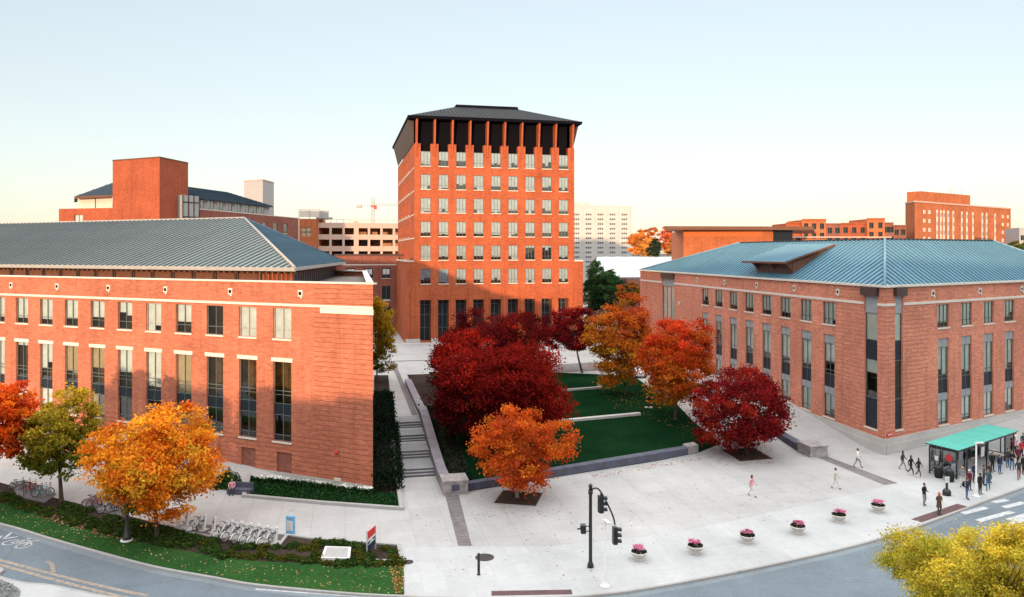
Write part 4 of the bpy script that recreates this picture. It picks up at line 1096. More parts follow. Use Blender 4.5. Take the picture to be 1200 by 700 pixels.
    mb = MB(); f = Facade(pxy(921, Y - 1.7), pxy(1045, Y - 1.7)); f.band(mb, 24.7, 25.1, 0.0, back=0.3); part(mb, 'ledge', M['garage'], root, inv)
    # brick highrise at the right
    a, b, c = pxy(1061, 272), pxy(1072, 262), pxy(1184.5, 306); zt = 20 + 58 * 262 / 900; d = a + (c - b)
    root, inv = bld('brick_highrise', 'orange brick highrise with white window strips on the right skyline', (b.x, b.y, ZT))
    mb = MB(); f0, f1 = Facade(a, b), Facade(b, c); f0.wall(mb, ZT, zt)
    f1.wall(mb, ZT, zt); Facade(c, d).wall(mb, ZT, zt); Facade(d, a).wall(mb, ZT, zt); mb.face([(q.x, q.y, zt - 0.3) for q in (a, b, c, d)])
    part(mb, 'wall', [M['brick_pale']], root, inv)
    mb = MB(); f1.band(mb, zt, zt + 0.5, 0.2, back=0.4); f0.band(mb, zt, zt + 0.497, 0.197, 0, f0.len - 0.02, back=0.4); part(mb, 'coping', M['garage'], root, inv)
    strips = [1098, 1102.5, 1106, 1111, 1117, 1127, 1133, 1140, 1151, 1156, 1166]
    for px in strips:
        s = f1.s_px(px); mb = MB(); mb.box(-0.55, 0.55, -0.1, 0.0, ZT + 1, zt - 2.2, 0)
        for i in range(10): mb.box(-0.45, 0.45, -0.13, -0.1, zt - 4.6 - 3.1 * i, zt - 3.2 - 3.1 * i, 1)
        o = f1.place(mb.build('window_strip', [M['limestone'], M['panel_grey']], root), s, 0); o.matrix_parent_inverse = inv
    for px in (1083, 1089, 1175, 1181):
        for i in range(9):
            s = f1.s_px(px); mb = MB(); mb.box(-0.7, 0.7, -0.08, 0, 0, 1.3, 0); mb.box(-0.05, 0.05, -0.1, -0.08, 0, 1.3, 1); o = f1.place(mb.build('window', [M['limestone'], M['frame']], root), s, zt - 3.8 - 3.1 * i); o.matrix_parent_inverse = inv
    a, b, c = pxy(1066, 276), pxy(1079, 272), pxy(1137, 292); mb = MB(); zp = 20 + 70 * 275 / 900; f1 = Facade(b, c)
    f1.wall(mb, zt - 0.3, zp); Facade(c, c + (-f1.n) * 5).wall(mb, zt - 0.3, zp); Facade(b + (-f1.n) * 5, b).wall(mb, zt - 0.3, zp); mb.face([f1.p(0, zp), f1.p(f1.len, zp), f1.p(f1.len, zp, -5), f1.p(0, zp, -5)])
    part(mb, 'penthouse', [M['brick_pale']], root, inv)
    mb = MB(); 
    for s in (f1.len * 0.7, f1.len * 0.78, f1.len * 0.93): mb.tube([f1.p(s, zp, -2), f1.p(s, zp + 3, -2)], 0.07, 4)
    part(mb, 'aerial', M['greywall'], root, inv)
    a, b = pxy(1180, 330), pxy(1196, 330)
    box_building('small_brick_block', 'small orange brick block right of the brick highrise', [a, b, b + V((3, 12)), a + V((3, 12))], 20 + 21 * 330 / 900, 'brick_pale', windows=[(0, (0.25, 0.5, 0.75), 3, 1.0, 1.5, 15, 3.2, 'panel')])
    a, b = pxy(1194.5, 250), pxy(1225, 252)
    box_building('grey_block', 'dark grey apartment block cut by the right edge of the view', [a, b, b + V((3, 12)), a + V((3, 12))], 20 + 28 * 250 / 900, 'greywall', windows=[(0, (0.12, 0.3, 0.5, 0.7, 0.9), 4, 1.3, 1.7, 14, 3.2, 'panel')])
backdrop()
# ================================================================== GROUND
def drape(name, pts, eps, mat, kind='structure', skirt=0.0):
    """a sheet over an xy polygon that follows the terrace, eps above it"""
    bm = bmesh.new()
    vs = [bm.verts.new((p[0], p[1], 0)) for p in pts]
    bm.faces.new(vs)
    for w in (W0, W1):
        nrm = Vector((-0.214, 1, 0)).normalized(); co = Vector((0, w, 0))
        bmesh.ops.bisect_plane(bm, geom=bm.verts[:] + bm.edges[:] + bm.faces[:], plane_co=co, plane_no=nrm, dist=1e-5)
    bmesh.ops.recalc_face_normals(bm, faces=bm.faces[:])
    for f in bm.faces:
        if f.normal.z < 0: f.normal_flip()
    for v in bm.verts: v.co.z = gz(v.co.x, v.co.y) + eps
    if skirt:
        r = bmesh.ops.extrude_edge_only(bm, edges=[e for e in bm.edges if e.is_boundary])
        for v in r['geom']:
            if isinstance(v, bmesh.types.BMVert): v.co.z -= skirt
    bmesh.ops.triangulate(bm, faces=[f for f in bm.faces if len(f.verts) > 4])
    me = bpy.data.meshes.new(name); bm.to_mesh(me); bm.free(); me.materials.append(mat)
    uv = me.uv_layers.new(name='UVMap')
    for l in me.loops:
        c = me.vertices[l.vertex_index].co; ax = AX
        uv.data[l.index].uv = (c.x * ax.y - c.y * ax.x, c.x * ax.x + c.y * ax.y)
    o = bpy.data.objects.new(name, me); C.objects.link(o)
    if kind: o['kind'] = kind
    return o
def px(*pts): return [g2(*p) for p in pts]
def smooth_line(pts, n=6):
    """Catmull-Rom through xy points"""
    P = [Vector(p) for p in pts]; out = []
    for i in range(len(P) - 1):
        a, b, c, d = P[max(i - 1, 0)], P[i], P[i + 1], P[min(i + 2, len(P) - 1)]
        for k in range(n):
            t = k / n
            out.append(0.5 * ((2 * b) + (c - a) * t + (2 * a - 5 * b + 4 * c - d) * t * t + (3 * b - a - 3 * c + d) * t ** 3))
    out.append(P[-1]); return [(p.x, p.y) for p in out]

# base sheet: flat streets around, the terrace inside
def base_ground():
    mb = MB(); R_ = 6000
    xs = [-R_, -400, -120, -60, 0, 60, 120, 400, R_]
    # below the road near the viewer, climbing with the terrace (0.3 m lower)
    ws = [-R_, -200, 0, W0, W1, 160, 400, R_]
    P = lambda x, w: Vector((x, w + 0.214 * max(-400, min(400, x)), (ZT * min(1, max(0, (w - W0) / (W1 - W0)))) - 0.3))
    for i in range(len(xs) - 1):
        for j in range(len(ws) - 1):
            mb.quad(P(xs[i], ws[j]), P(xs[i + 1], ws[j]), P(xs[i + 1], ws[j + 1]), P(xs[i], ws[j + 1]))
    structure(mb.build('ground', M['earth']))
base_ground()
KERB_PX = [(-260, 545), (-120, 582), (0, 614), (54, 630), (107, 645), (179, 664), (250, 677), (300, 685.5), (400, 695), (473, 699), (560, 702), (640, 701), (690, 698), (756, 690), (880, 667), (1000, 640), (1075, 617), (1150, 589), (1200, 571), (1260, 548), (1330, 520)]
KERB = smooth_line([g2(*p) for p in KERB_PX], 5)
def offset(line, d):
    out = []
    for i, p in enumerate(line):
        a = Vector(line[max(i - 1, 0)]); b = Vector(line[min(i + 1, len(line) - 1)]); t = (b - a).normalized(); n = Vector((t.y, -t.x))   # towards the viewer
        q = Vector(p) + n * d; out.append((q.x, q.y))
    return out
ROAD_Z = -0.13
def flat(name, pts, z, mat, kind='structure'):
    mb = MB(); bm = bmesh.new(); vs = [bm.verts.new((p[0], p[1], z)) for p in pts]; f = bm.faces.new(vs)
    bm.normal_update()
    if f.normal.z < 0: f.normal_flip()
    bmesh.ops.triangulate(bm, faces=bm.faces[:])
    me = bpy.data.meshes.new(name); bm.to_mesh(me); bm.free(); me.materials.append(mat)
    o = bpy.data.objects.new(name, me); C.objects.link(o)
    if kind: o['kind'] = kind
    return o
def gr(pxx, pyy):  # point on the road surface
    Y = F * (H - ROAD_Z) / (pyy - YH); return ((pxx - XC) / F * Y, Y)
near = smooth_line([(-75, 47), (-52, 46.2)] + [gr(-30, 666), gr(0, 677), gr(30, 684.5), gr(62, 687.5), gr(130, 701), gr(240, 718)] + [(-5, 33), (10, 31.5), (30, 34), (60, 48), (90, 62)], 4)
road = flat('road', KERB + near[::-1], ROAD_Z, M['asphalt'])
# kerb: a swept bar
def kerb_strip(name, line, z0, z1, w, mat, parent=None):
    mb = MB(); inner = offset(line, -w)
    for i in range(len(line) - 1):
        a, b, c, d = line[i], line[i + 1], inner[i + 1], inner[i]
        h0, h1 = (lambda p: p[2] if len(p) > 2 else 0)(a), 0
        A = lambda p, z: (p[0], p[1], z)
        mb.quad(A(a, z0), A(b, z0), A(b, z1 - 0.03), A(a, z1 - 0.03)); ia = offset([line[i], line[i + 1]], -0.03)
        mb.quad(A(a, z1 - 0.03), A(b, z1 - 0.03), A(ia[1], z1), A(ia[0], z1)); mb.quad(A(ia[0], z1), A(ia[1], z1), A(c, z1), A(d, z1)); mb.quad(A(d, z1), A(c, z1), A(c, z0), A(d, z0))
    return mb.build(name, mat, parent)
structure(kerb_strip('kerb', KERB, -0.2, 0.012, 0.17, M['kerb']))
# gutter pan: a paler strip of the carriageway along the kerb
gp = flat('gutter_strip', KERB + offset(KERB, 0.55)[::-1], ROAD_Z + 0.004, M['asphalt_pale'] if 'asphalt_pale' in M else M['kerb'])
near_k = near[::-1]
structure(kerb_strip('near_kerb', near_k, -0.2, 0.012, 0.17, M['kerb']))
M['step'] = mat_concrete('shade_toned_step_concrete', (0.27, 0.285, 0.30), joint=1.5)  # shade on the steps put into a darker concrete colour
M['riser'] = mat_plain('riser_stone', (0.10, 0.105, 0.12), 0.8)
side = flat('near_sidewalk', offset(near_k, -0.17) + [(-75, 6), (90, 6)], 0.0, M['walk'])
gb = flat('gravel_bed', smooth_line([gr(-60, 664), gr(-2, 681), gr(18, 690), gr(24, 698), gr(10, 708), gr(-70, 706), gr(-60, 664)], 4), 0.016, M['gravel'] if 'gravel' in M else M['mulch'])

# paving: the whole campus side
inner = offset(KERB, -0.165)
paving = drape('paving', inner + [(130, 118), (130, 260), (-130, 260), (-130, 96)], 0.0, M['paving'])
# sidewalk band along the kerb on the plaza side
sw_in = smooth_line(px((473, 642), (560, 640.5), (640, 640), (720, 633), (800, 622), (880, 606), (960, 588), (1040, 570), (1097, 556), (1200, 520), (1300, 482)), 4)
k_cut = [p for p in inner if p[0] > g2(473, 690)[0] - 0.3]
drape('sidewalk', k_cut + sw_in[::-1], 0.006, M['walk'])
# left sidewalk band between the beds and the hall
# verge, beds
v_up = smooth_line(px((-260, 515), (-150, 548), (0, 590), (71, 612), (150, 632), (250, 652), (330, 660), (400, 660), (473, 662)), 4)
k_l = [p for p in inner if p[0] < g2(473, 690)[0] - 0.05]
drape('verge_grass', k_l + [g2(473.5, 697)] + v_up[::-1], 0.035, M['verge'], skirt=0.06)
bed_out = px((-260, 498), (-150, 528), (0, 566), (60, 583), (130, 600), (205, 619), (228, 626.5), (326, 641), (336, 628), (361, 631.5), (467, 639.5), (471, 659))
drape('mulch_bed', v_up[:-1] + bed_out[::-1], 0.04, M['mulch'], skirt=0.06)
def edging(name, pts, w, h, mat, zf=None, label=None):
    mb = MB()
    for i in range(len(pts) - 1):
        a, b = Vector(pts[i]), Vector(pts[i + 1]); t = (b - a).normalized(); n = Vector((-t.y, t.x)) * (w / 2)
        e = t * (w / 2 if i < len(pts) - 2 else 0)
        q = [a + n - t * 0, a - n - t * 0, b - n + e, b + n + e]
        z = lambda x, y: gz(x, y) + h - 0.002 * (i % 2)
        mb.prism([(p.x, p.y) for p in q], lambda x, y: gz(x, y) - 0.05, z)
    o = mb.build(name, mat); o['kind'] = 'structure'; return o
edging('bed_kerb', px((205, 619.5), (228, 627), (326, 641.5), (336.5, 628), (361, 631.8), (467, 640), (470.5, 659), (440, 658)), 0.20, 0.13, M['kerb'])
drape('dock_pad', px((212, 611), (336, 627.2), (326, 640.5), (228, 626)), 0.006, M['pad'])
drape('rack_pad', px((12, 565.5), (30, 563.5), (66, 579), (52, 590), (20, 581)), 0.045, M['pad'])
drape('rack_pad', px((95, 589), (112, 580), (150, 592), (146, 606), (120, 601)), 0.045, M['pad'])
# flower bed at the hall's corner
fb = px((286, 582.5), (292, 557.5), (437.5, 577.3), (466, 578), (470, 597))
drape('flower_bed', fb, 0.05, M['lawn'])
edging('flower_bed_kerb', px((292, 558), (286, 582.5), (380, 591), (470.5, 597.5), (466, 566)), 0.34, 0.22, M['kerb'])
# corner planting strip beside the hall
drape('planting_strip', px((438, 577.5), (464.5, 577.5), (461, 520), (459, 478), (455, 440), (438.5, 440)), 0.03, M['mulch'])

# terrace frame: an axis frame at the quadrangle. q(u, v): u across (right), v along the axis, from the left block's front corner
QO = Vector(g2(519.5, 581)); RX = Vector((AX.y, -AX.x))
def q(u, v): p = QO + RX * u + AX * v; return (p.x, p.y)
def uv_of(px_, py_): p = Vector(g2(px_, py_)) - QO; return p.dot(RX), p.dot(AX)

# lawn with its front wall and cross walls
WALL_A, WALL_B = g2(548, 576), g2(818.5, 530.5)
lawn_pts = [g2(552, 571), g2(815, 527), g2(838, 516), g2(812, 494), g2(775, 462), g2(742, 440), g2(655, 436), g2(540, 434)]
lawn_pts = [WALL_A, WALL_B] + [g2(845, 520), g2(812, 494), g2(775, 463), g2(742, 441), g2(655, 437)] + [q(4.2, 52), q(3.3, 30), q(2.6, 8)]
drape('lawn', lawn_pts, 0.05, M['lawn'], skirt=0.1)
mb = MB()
def bar(mb, a, b, w, h, zoff=0.0, mi=0, bev=0.02):
    a, b = Vector(a), Vector(b); t = (b - a).normalized(); n = Vector((-t.y, t.x)) * w
    P = [a, b, b + n, a + n]
    mb.prism([(p.x, p.y) for p in P], lambda x, y: gz(x, y) - 0.2, lambda x, y: gz(x, y) + h, mi)
o = None
a, b = Vector(WALL_A), Vector(WALL_B); t = (b - a).normalized(); nn = Vector((-t.y, t.x))
bar(mb, a, b - t * 1.3, 0.75, 0.62)
o = mb.build('retaining_wall', M['stone_dark']); tag(o, 'low dark blue-grey stone wall along the front edge of the lawn', 'wall')
mb = MB(); bar(mb, b - t * 1.299, b, 0.8, 0.78); mb.build('end_block', M['stone_block'], o)
for pa, pb, lab in (((655, 496.5), (751, 487.5), 'longer thin pale stone edge crossing the middle of the lawn'), ((640, 461), (706, 456), 'shorter thin pale stone edge crossing the lawn further back')):
    mb = MB(); bar(mb, g2(*pa), g2(*pb), 0.42, 0.30); tag(mb.build('lawn_edge', M['plinth']), lab, 'edging', 'stone edges crossing the lawn')
# back path strip behind the lawn
drape('back_strip', px((600, 431.5), (690, 425), (740, 425), (742, 433), (650, 437)), 0.012, M['strip'])
# left cheek wall with block
mb = MB()
mb.prism([q(0, 0), q(2.05, 0), q(2.05, 2.0), q(0, 2.0)], -0.2, lambda x, y: gz(x, y) + 1.05)
o = mb.build('stone_cheek_wall', M['stone_block']); tag(o, 'grey stone block with a long low cheek wall climbing beside the left steps', 'wall')
mb = MB(); mb.prism([q(-0.06, -0.06), q(2.11, -0.06), q(2.11, 2.05), q(-0.06, 2.05)], 1.052, 1.18); mb.build('capstone', M['stone_block'], o)
mb = MB(); mb.prism([q(0.7, -0.05), q(1.35, -0.05), q(1.35, -0.001), q(0.7, -0.001)], 0.35, 0.85); mb.build('inset_plaque', M['stone_dark'], o)
mb = MB(); nseg = 12
for i in range(nseg):
    v0, v1 = 2.06 + i * 3.4, 2.06 + (i + 1) * 3.4 - 0.02
    mb.prism([q(0.0, v0), q(0.85, v0), q(0.85, v1), q(0.0, v1)], lambda x, y: gz(x, y) - 0.2, lambda x, y: gz(x, y) + (0.9 if i < 6 else 0.55))
mb.build('wall_run', M['stone_pale'] if 'stone_pale' in M else M['stone_block'], o)
drape('planting_bed', [q(0.86, 2.06), q(3.0, 2.06), q(3.4, 25), q(4.2, 50), q(0.86, 50)], 0.06, M['mulch'])
drape('paver_strip', [q(0.15, -0.06), q(1.25, -0.06), g2(553, 640), g2(537, 640)], 0.010, M['strip'])
# right cheek wall
c1 = Vector(g2(970, 535)); cq = lambda u, v: ((c1 + RX * u + AX * v).x, (c1 + RX * u + AX * v).y)
mb = MB(); mb.prism([cq(-1.9, 0), cq(0, 0), cq(0, 2.2), cq(-1.9, 2.2)], -0.2, lambda x, y: gz(x, y) + 0.95)
o = mb.build('stone_cheek_wall', M['stone_block']); tag(o, 'grey stone block and low cheek wall between the round red tree and the corner hall', 'wall')
mb = MB(); mb.prism([cq(-1.96, -0.06), cq(0.06, -0.06), cq(0.06, 2.25), cq(-1.96, 2.25)], 0.955, 1.07); mb.build('capstone', M['stone_block'], o)
mb = MB(); mb.prism([cq(-1.9, 2.3), cq(-1.0, 2.3), cq(-1.0, 26), cq(-1.9, 26)], lambda x, y: gz(x, y) - 0.2, lambda x, y: gz(x, y) + 0.75); mb.build('wall_run', M['stone_dark'], o)
drape('paver_strip', [cq(-1.2, -0.06), cq(-0.1, -0.06), g2(1052, 566.5), g2(1036, 568.5)], 0.010, M['strip'])
# tree pits
def pit(c, a, ang, nm='tree_pit'):
    c = Vector(c); d = Vector((math.cos(ang), math.sin(ang))); n = Vector((-d.y, d.x))
    P = [c + d * sx * a + n * sy * a for sx, sy in ((-1, -1), (1, -1), (1, 1), (-1, 1))]
    drape(nm, [(p.x, p.y) for p in P], 0.014, M['mulch'])
    edging('pit_edging', [(p.x, p.y) for p in P] + [(P[0].x, P[0].y)], 0.12, 0.035, M['greystone'])
pit(g2(608, 584), 1.75, -0.214); pit(g2(875, 534), 1.85, 0.25)
# left steps: four flights of three risers
def steps():
    root = None
    rise = ZT / 12; flights = [68.6, 72.6, 76.6, 80.6]
    mb = MB(); noses = []
    v0s = []
    u_l, u_r = -3.55, -0.03
    base_w = Vector(q(0, 0)); wq = base_w.y - 0.214 * base_w.x
    k = Vector(AX).y - 0.214 * AX.x
    vv = [uv_of(490, y)[1] for y in (559, 537, 517, 501)]
    tread = 0.42; lvl = 0; pts = []
    prof = []     # (v, z)
    for v in vv:
        for j in range(3):
            prof.append((v + j * tread, lvl * rise)); lvl += 1; prof.append((v + j * tread, lvl * rise))
            nos = MB(); noses.append(nos); nos.prism([q(u_l + 0.02, v + j * tread - 0.03), q(u_r - 0.02, v + j * tread - 0.03), q(u_r - 0.02, v + j * tread - 0.002), q(u_l + 0.02, v + j * tread - 0.002)], (lvl - 1) * rise + 0.012, lvl * rise - 0.012)
    prof.append((vv[-1] + 3.5, lvl * rise + 0.02))
    for (va, za), (vb, zb) in zip(prof[:-1], prof[1:]):
        A, B, Cc, D = q(u_l, va), q(u_r, va), q(u_r, vb), q(u_l, vb)
        mb.quad((*A, za + 0.012), (*B, za + 0.012), (*Cc, zb + 0.012), (*D, zb + 0.012))
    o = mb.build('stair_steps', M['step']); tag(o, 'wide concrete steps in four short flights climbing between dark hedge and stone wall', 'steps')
    for nos in noses: nos.build('riser', M['riser'], o)
    for s in (u_l + 0.15,):
        pass
    h = MB()
    for v in vv:
        pass
    return o
STEPS = steps()
# axis strip up to the tower
drape('paver_strip', [q(-0.75, 22), q(-0.1, 22), q(-0.1, 64), q(-0.75, 64)], 0.012, M['strip'])
drape('paver_strip', [q(-0.75, 64.02), q(16, 64.02), q(16, 65), q(-0.75, 65)], 0.012, M['strip'])
# covers, tactile strips
def disc(name, p, r, mat, label, cat='manhole cover'):
    mb = MB(); mb.lathe([(r, -0.01), (r, 0.012), (r * 0.92, 0.016), (0.001, 0.016)], 28, 0)
    for i in range(-3, 4):
        x = i * r * 0.24; hw = math.sqrt(max(0, (r * 0.85) ** 2 - x * x)); mb.box(x - 0.02, x + 0.02, -hw, hw, 0.0165, 0.021, 0)
    o = mb.build(name, mat); o.location = (p[0], p[1], gz(*p) + 0.008); tag(o, label, cat); return o
disc('manhole_cover', g2(568, 653.5), 0.62, M['iron'], 'brown round manhole cover behind the short black bollard')
disc('manhole_cover', g2(478, 659), 0.36, M['iron'], 'small dark round cover at the end of the grass verge')
def tact(a, b, w, label):
    a, b = Vector(a), Vector(b); t = (b - a).normalized(); n = Vector((-t.y, t.x)) * w; mb = MB()
    P = [a, b, b + n, a + n]; mb.prism([(p.x, p.y) for p in P], 0.0, 0.016)
    L_ = (b - a).length; i = 0.15
    while i < L_ - 0.1:
        j = 0.12
        while j < w - 0.05:
            c = a + t * i + n.normalized() * j; mb.box(c.x - 0.03, c.x + 0.03, c.y - 0.03, c.y + 0.03, 0.016, 0.024); j += 0.2
        i += 0.2
    tag(mb.build('tactile_strip', M['tactile']), label, 'tactile paving', 'dark red tactile strips at the kerb')
tact(g2(576, 698.5), g2(671, 696.8), 0.62, 'dark red tactile strip at the kerb near the traffic signal')
tact(g2(1080, 612.5), g2(1134, 594), 0.80, 'dark red tactile strip at the kerb beside the bus stop')
# markings on the road
def stripe(name, pts, w, mat, z=0.008):
    mb = MB(); l = smooth_line(pts, 4); o2 = offset(l, w)
    for i in range(len(l) - 1): mb.quad((*l[i], ROAD_Z + z), (*l[i + 1], ROAD_Z + z), (*o2[i + 1], ROAD_Z + z), (*o2[i], ROAD_Z + z))
    return structure(mb.build(name, mat))
stripe('road_marking', [gr(-60, 640), gr(0, 655), gr(60, 671), gr(130, 688), gr(175, 697)], 0.28, M['road_yellow'])
stripe('road_marking', [gr(-60, 645), gr(0, 660.5), gr(60, 677), gr(130, 695), gr(165, 702)], 0.28, M['road_yellow'])
stripe('road_marking', [gr(60, 671.5), gr(58, 662), gr(52, 659)], 0.25, M['road_yellow'], 0.012)
stripe('road_marking', [gr(300, 690), gr(420, 698.5), gr(560, 705), gr(640, 705)], 0.14, M['road_white'])
# bicycle emblem in the lane
def bike_emblem():
    c = Vector(gr(21, 638)); d = (Vector(gr(50, 645)) - Vector(gr(-10, 630))).normalized(); n = Vector((-d.y, d.x)); mb = MB(); z = ROAD_Z + 0.010
    W = lambda x, y: (c.x + d.x * x + n.x * y, c.y + d.y * x + n.y * y, z)
    for cx in (-0.78, 0.62):
        for i in range(20):
            a0, a1 = 2 * PI * i / 20, 2 * PI * (i + 1) / 20
            mb.quad(W(cx + .42 * math.cos(a0), .42 * math.sin(a0)), W(cx + .52 * math.cos(a0), .52 * math.sin(a0)), W(cx + .52 * math.cos(a1), .52 * math.sin(a1)), W(cx + .42 * math.cos(a1), .42 * math.sin(a1)))
    def ln(x0, y0, x1, y1, w=0.06):
        t = Vector((x1 - x0, y1 - y0)).normalized(); m = Vector((-t.y, t.x)) * w; mb.quad(W(x0 - m.x, y0 - m.y), W(x1 - m.x, y1 - m.y), W(x1 + m.x, y1 + m.y), W(x0 + m.x, y0 + m.y))
    for s in ((-.78, 0, -.3, .72), (-.3, .72, .45, .72), (.45, .72, -.1, 0), (-.1, 0, -.78, 0), (-.1, 0, -.3, .95), (.62, 0, .42, .98), (-.45, .98, -.15, .98), (.42, .98, .70, 1.02)): ln(*s)
    for s in ((-2.6, 1.2, -1.9, .2), (-1.9, .2, -1.4, .9), (-2.6, .5, -2.1, -.1)): ln(*s, 0.09)
    structure(mb.build('road_marking', M['road_white']))
bike_emblem()
# crosswalk bars near the bus stop
for (x0, y0, x1, y1) in ((1132, 603, 1160, 596), (1150, 612, 1190, 601), (1168, 590, 1184, 587), (1172, 620, 1215, 607), (1180, 596, 1204, 590), (1186, 611, 1222, 600)):
    a, b = Vector(gr(x0, y0)), Vector(gr(x1, y1)); t = (b - a).normalized(); n = Vector((-t.y, t.x)) * 0.5; mb = MB()
    mb.face([(p.x, p.y, ROAD_Z + 0.009) for p in (a, b, b + n, a + n)]); structure(mb.build('road_marking', M['road_white']))
# ================================================================== TREES AND PLANTS
def leaf_mesh(name, P, Nn, size, col, mat, rng, aspect=0.75):
    """P: n x 3 centres, Nn: facing normals, size: n, col: n x 3 -> a mesh of leaf-shaped quads with a 'tint' attribute"""
    n = len(P)
    a = rng.normal(size=(n, 3)); a -= (a * Nn).sum(1)[:, None] * Nn; a /= np.linalg.norm(a, axis=1)[:, None] + 1e-9
    b = np.cross(Nn, a); s = size[:, None]
    bend = Nn * s * 0.22
    V = np.empty((n, 4, 3), np.float32)
    V[:, 0] = P - a * s * 0.55; V[:, 1] = P + b * s * aspect * 0.5 + bend * 0.6; V[:, 2] = P + a * s * 0.55 - bend; V[:, 3] = P - b * s * aspect * 0.5 + bend * 0.6
    me = bpy.data.meshes.new(name); me.vertices.add(n * 4); me.vertices.foreach_set('co', V.ravel())
    me.loops.add(n * 4); me.loops.foreach_set('vertex_index', np.arange(n * 4, dtype=np.int32))
    me.polygons.add(n); me.polygons.foreach_set('loop_start', np.arange(0, n * 4, 4, dtype=np.int32)); me.polygons.foreach_set('loop_total', np.full(n, 4, np.int32))
    me.update(calc_edges=True)
    at_ = me.attributes.new('tint', 'FLOAT_COLOR', 'POINT')
    c4 = np.ones((n, 4, 4), np.float32); c4[:, :, :3] = np.clip(col, 0.002, 1)[:, None, :]; at_.data.foreach_set('color', c4.ravel())
    me.materials.append(mat); me.validate(); return me

def crown(rng, c, R, n_clump, per, leaf, pal, shape=1.0, lobes=5, flat=0.6, spread=0.115, shell=0.8, lobe_off=0.50, lobe_r=0.47):
    """leaf centres of a crown: clumps on a lobed ellipsoid, c = centre, R = radii; pal(rel_xyz, rnd) -> colour of a clump"""
    c = np.array(c, float); R = np.array(R, float)
    # a core and a ring of unequal lobes: clumps sit on their outer surfaces, so the outline is uneven and gaps stay open
    K = 9; gold = PI * (3 - 5 ** 0.5); ii = np.arange(K); zl = 1 - 2 * (ii + 0.5) / K; th = ii * gold + rng.uniform(0, 6.3)
    lc = np.stack([np.sqrt(1 - zl ** 2) * np.cos(th), np.sqrt(1 - zl ** 2) * np.sin(th), zl], 1) + rng.normal(0, 0.18, (K, 3))
    lc *= (lobe_off * rng.uniform(0.8, 1.12, K))[:, None]; lr = lobe_r * rng.uniform(0.78, 1.12, K)
    lc = np.concatenate([lc, [[0, 0, 0]]]); lr = np.append(lr, lobe_r * 1.1)
    cc = []
    while len(cc) < n_clump:
        k = rng.integers(0, K + 1); d = rng.normal(size=3); d /= np.linalg.norm(d); r = rng.uniform(0.82, 1.02) if rng.random() < shell else rng.uniform(0.3, 0.85)
        p = lc[k] + d * lr[k] * r
        q_ = np.linalg.norm(p[None] - lc, axis=1) / lr; q_[k] = 9
        if q_.min() < 0.72 and rng.random() < 0.85: continue
        if p[2] < -0.80: continue
        cc.append(p)
    cc = np.array(cc)
    if shape != 1.0: cc[:, :2] *= (1 - (1 - shape) * np.clip(cc[:, 2:3], 0, 1))
    Rm = float(R.mean())
    Ps, Ns, Cs, Ss = [], [], [], []
    for k in range(n_clump):
        m = int(per * rng.uniform(0.6, 1.4)); rr = Rm * spread * rng.uniform(0.7, 1.45)
        e = rng.normal(size=(m, 3)) * rr * np.array([1, 1, flat]) * 0.62
        p = c + cc[k] * R + e
        base = np.array(pal(cc[k], rng), float) * rng.uniform(0.78, 1.22)
        v = rng.uniform(0.72, 1.28, (m, 1)); hue = rng.normal(0, 0.06, (m, 3))
        Ps.append(p); Cs.append(base * v * (1 + hue)); Ss.append(leaf * rng.uniform(0.65, 1.35, m))
        o = cc[k] / (np.linalg.norm(cc[k]) + 1e-6) * 0.55 + np.array([0, 0, 0.35]); q_ = rng.normal(size=(m, 3)) * 0.75 + o; Ns.append(q_ / np.linalg.norm(q_, axis=1)[:, None])
    return np.concatenate(Ps), np.concatenate(Ns), np.concatenate(Ss), np.concatenate(Cs), c + cc * R

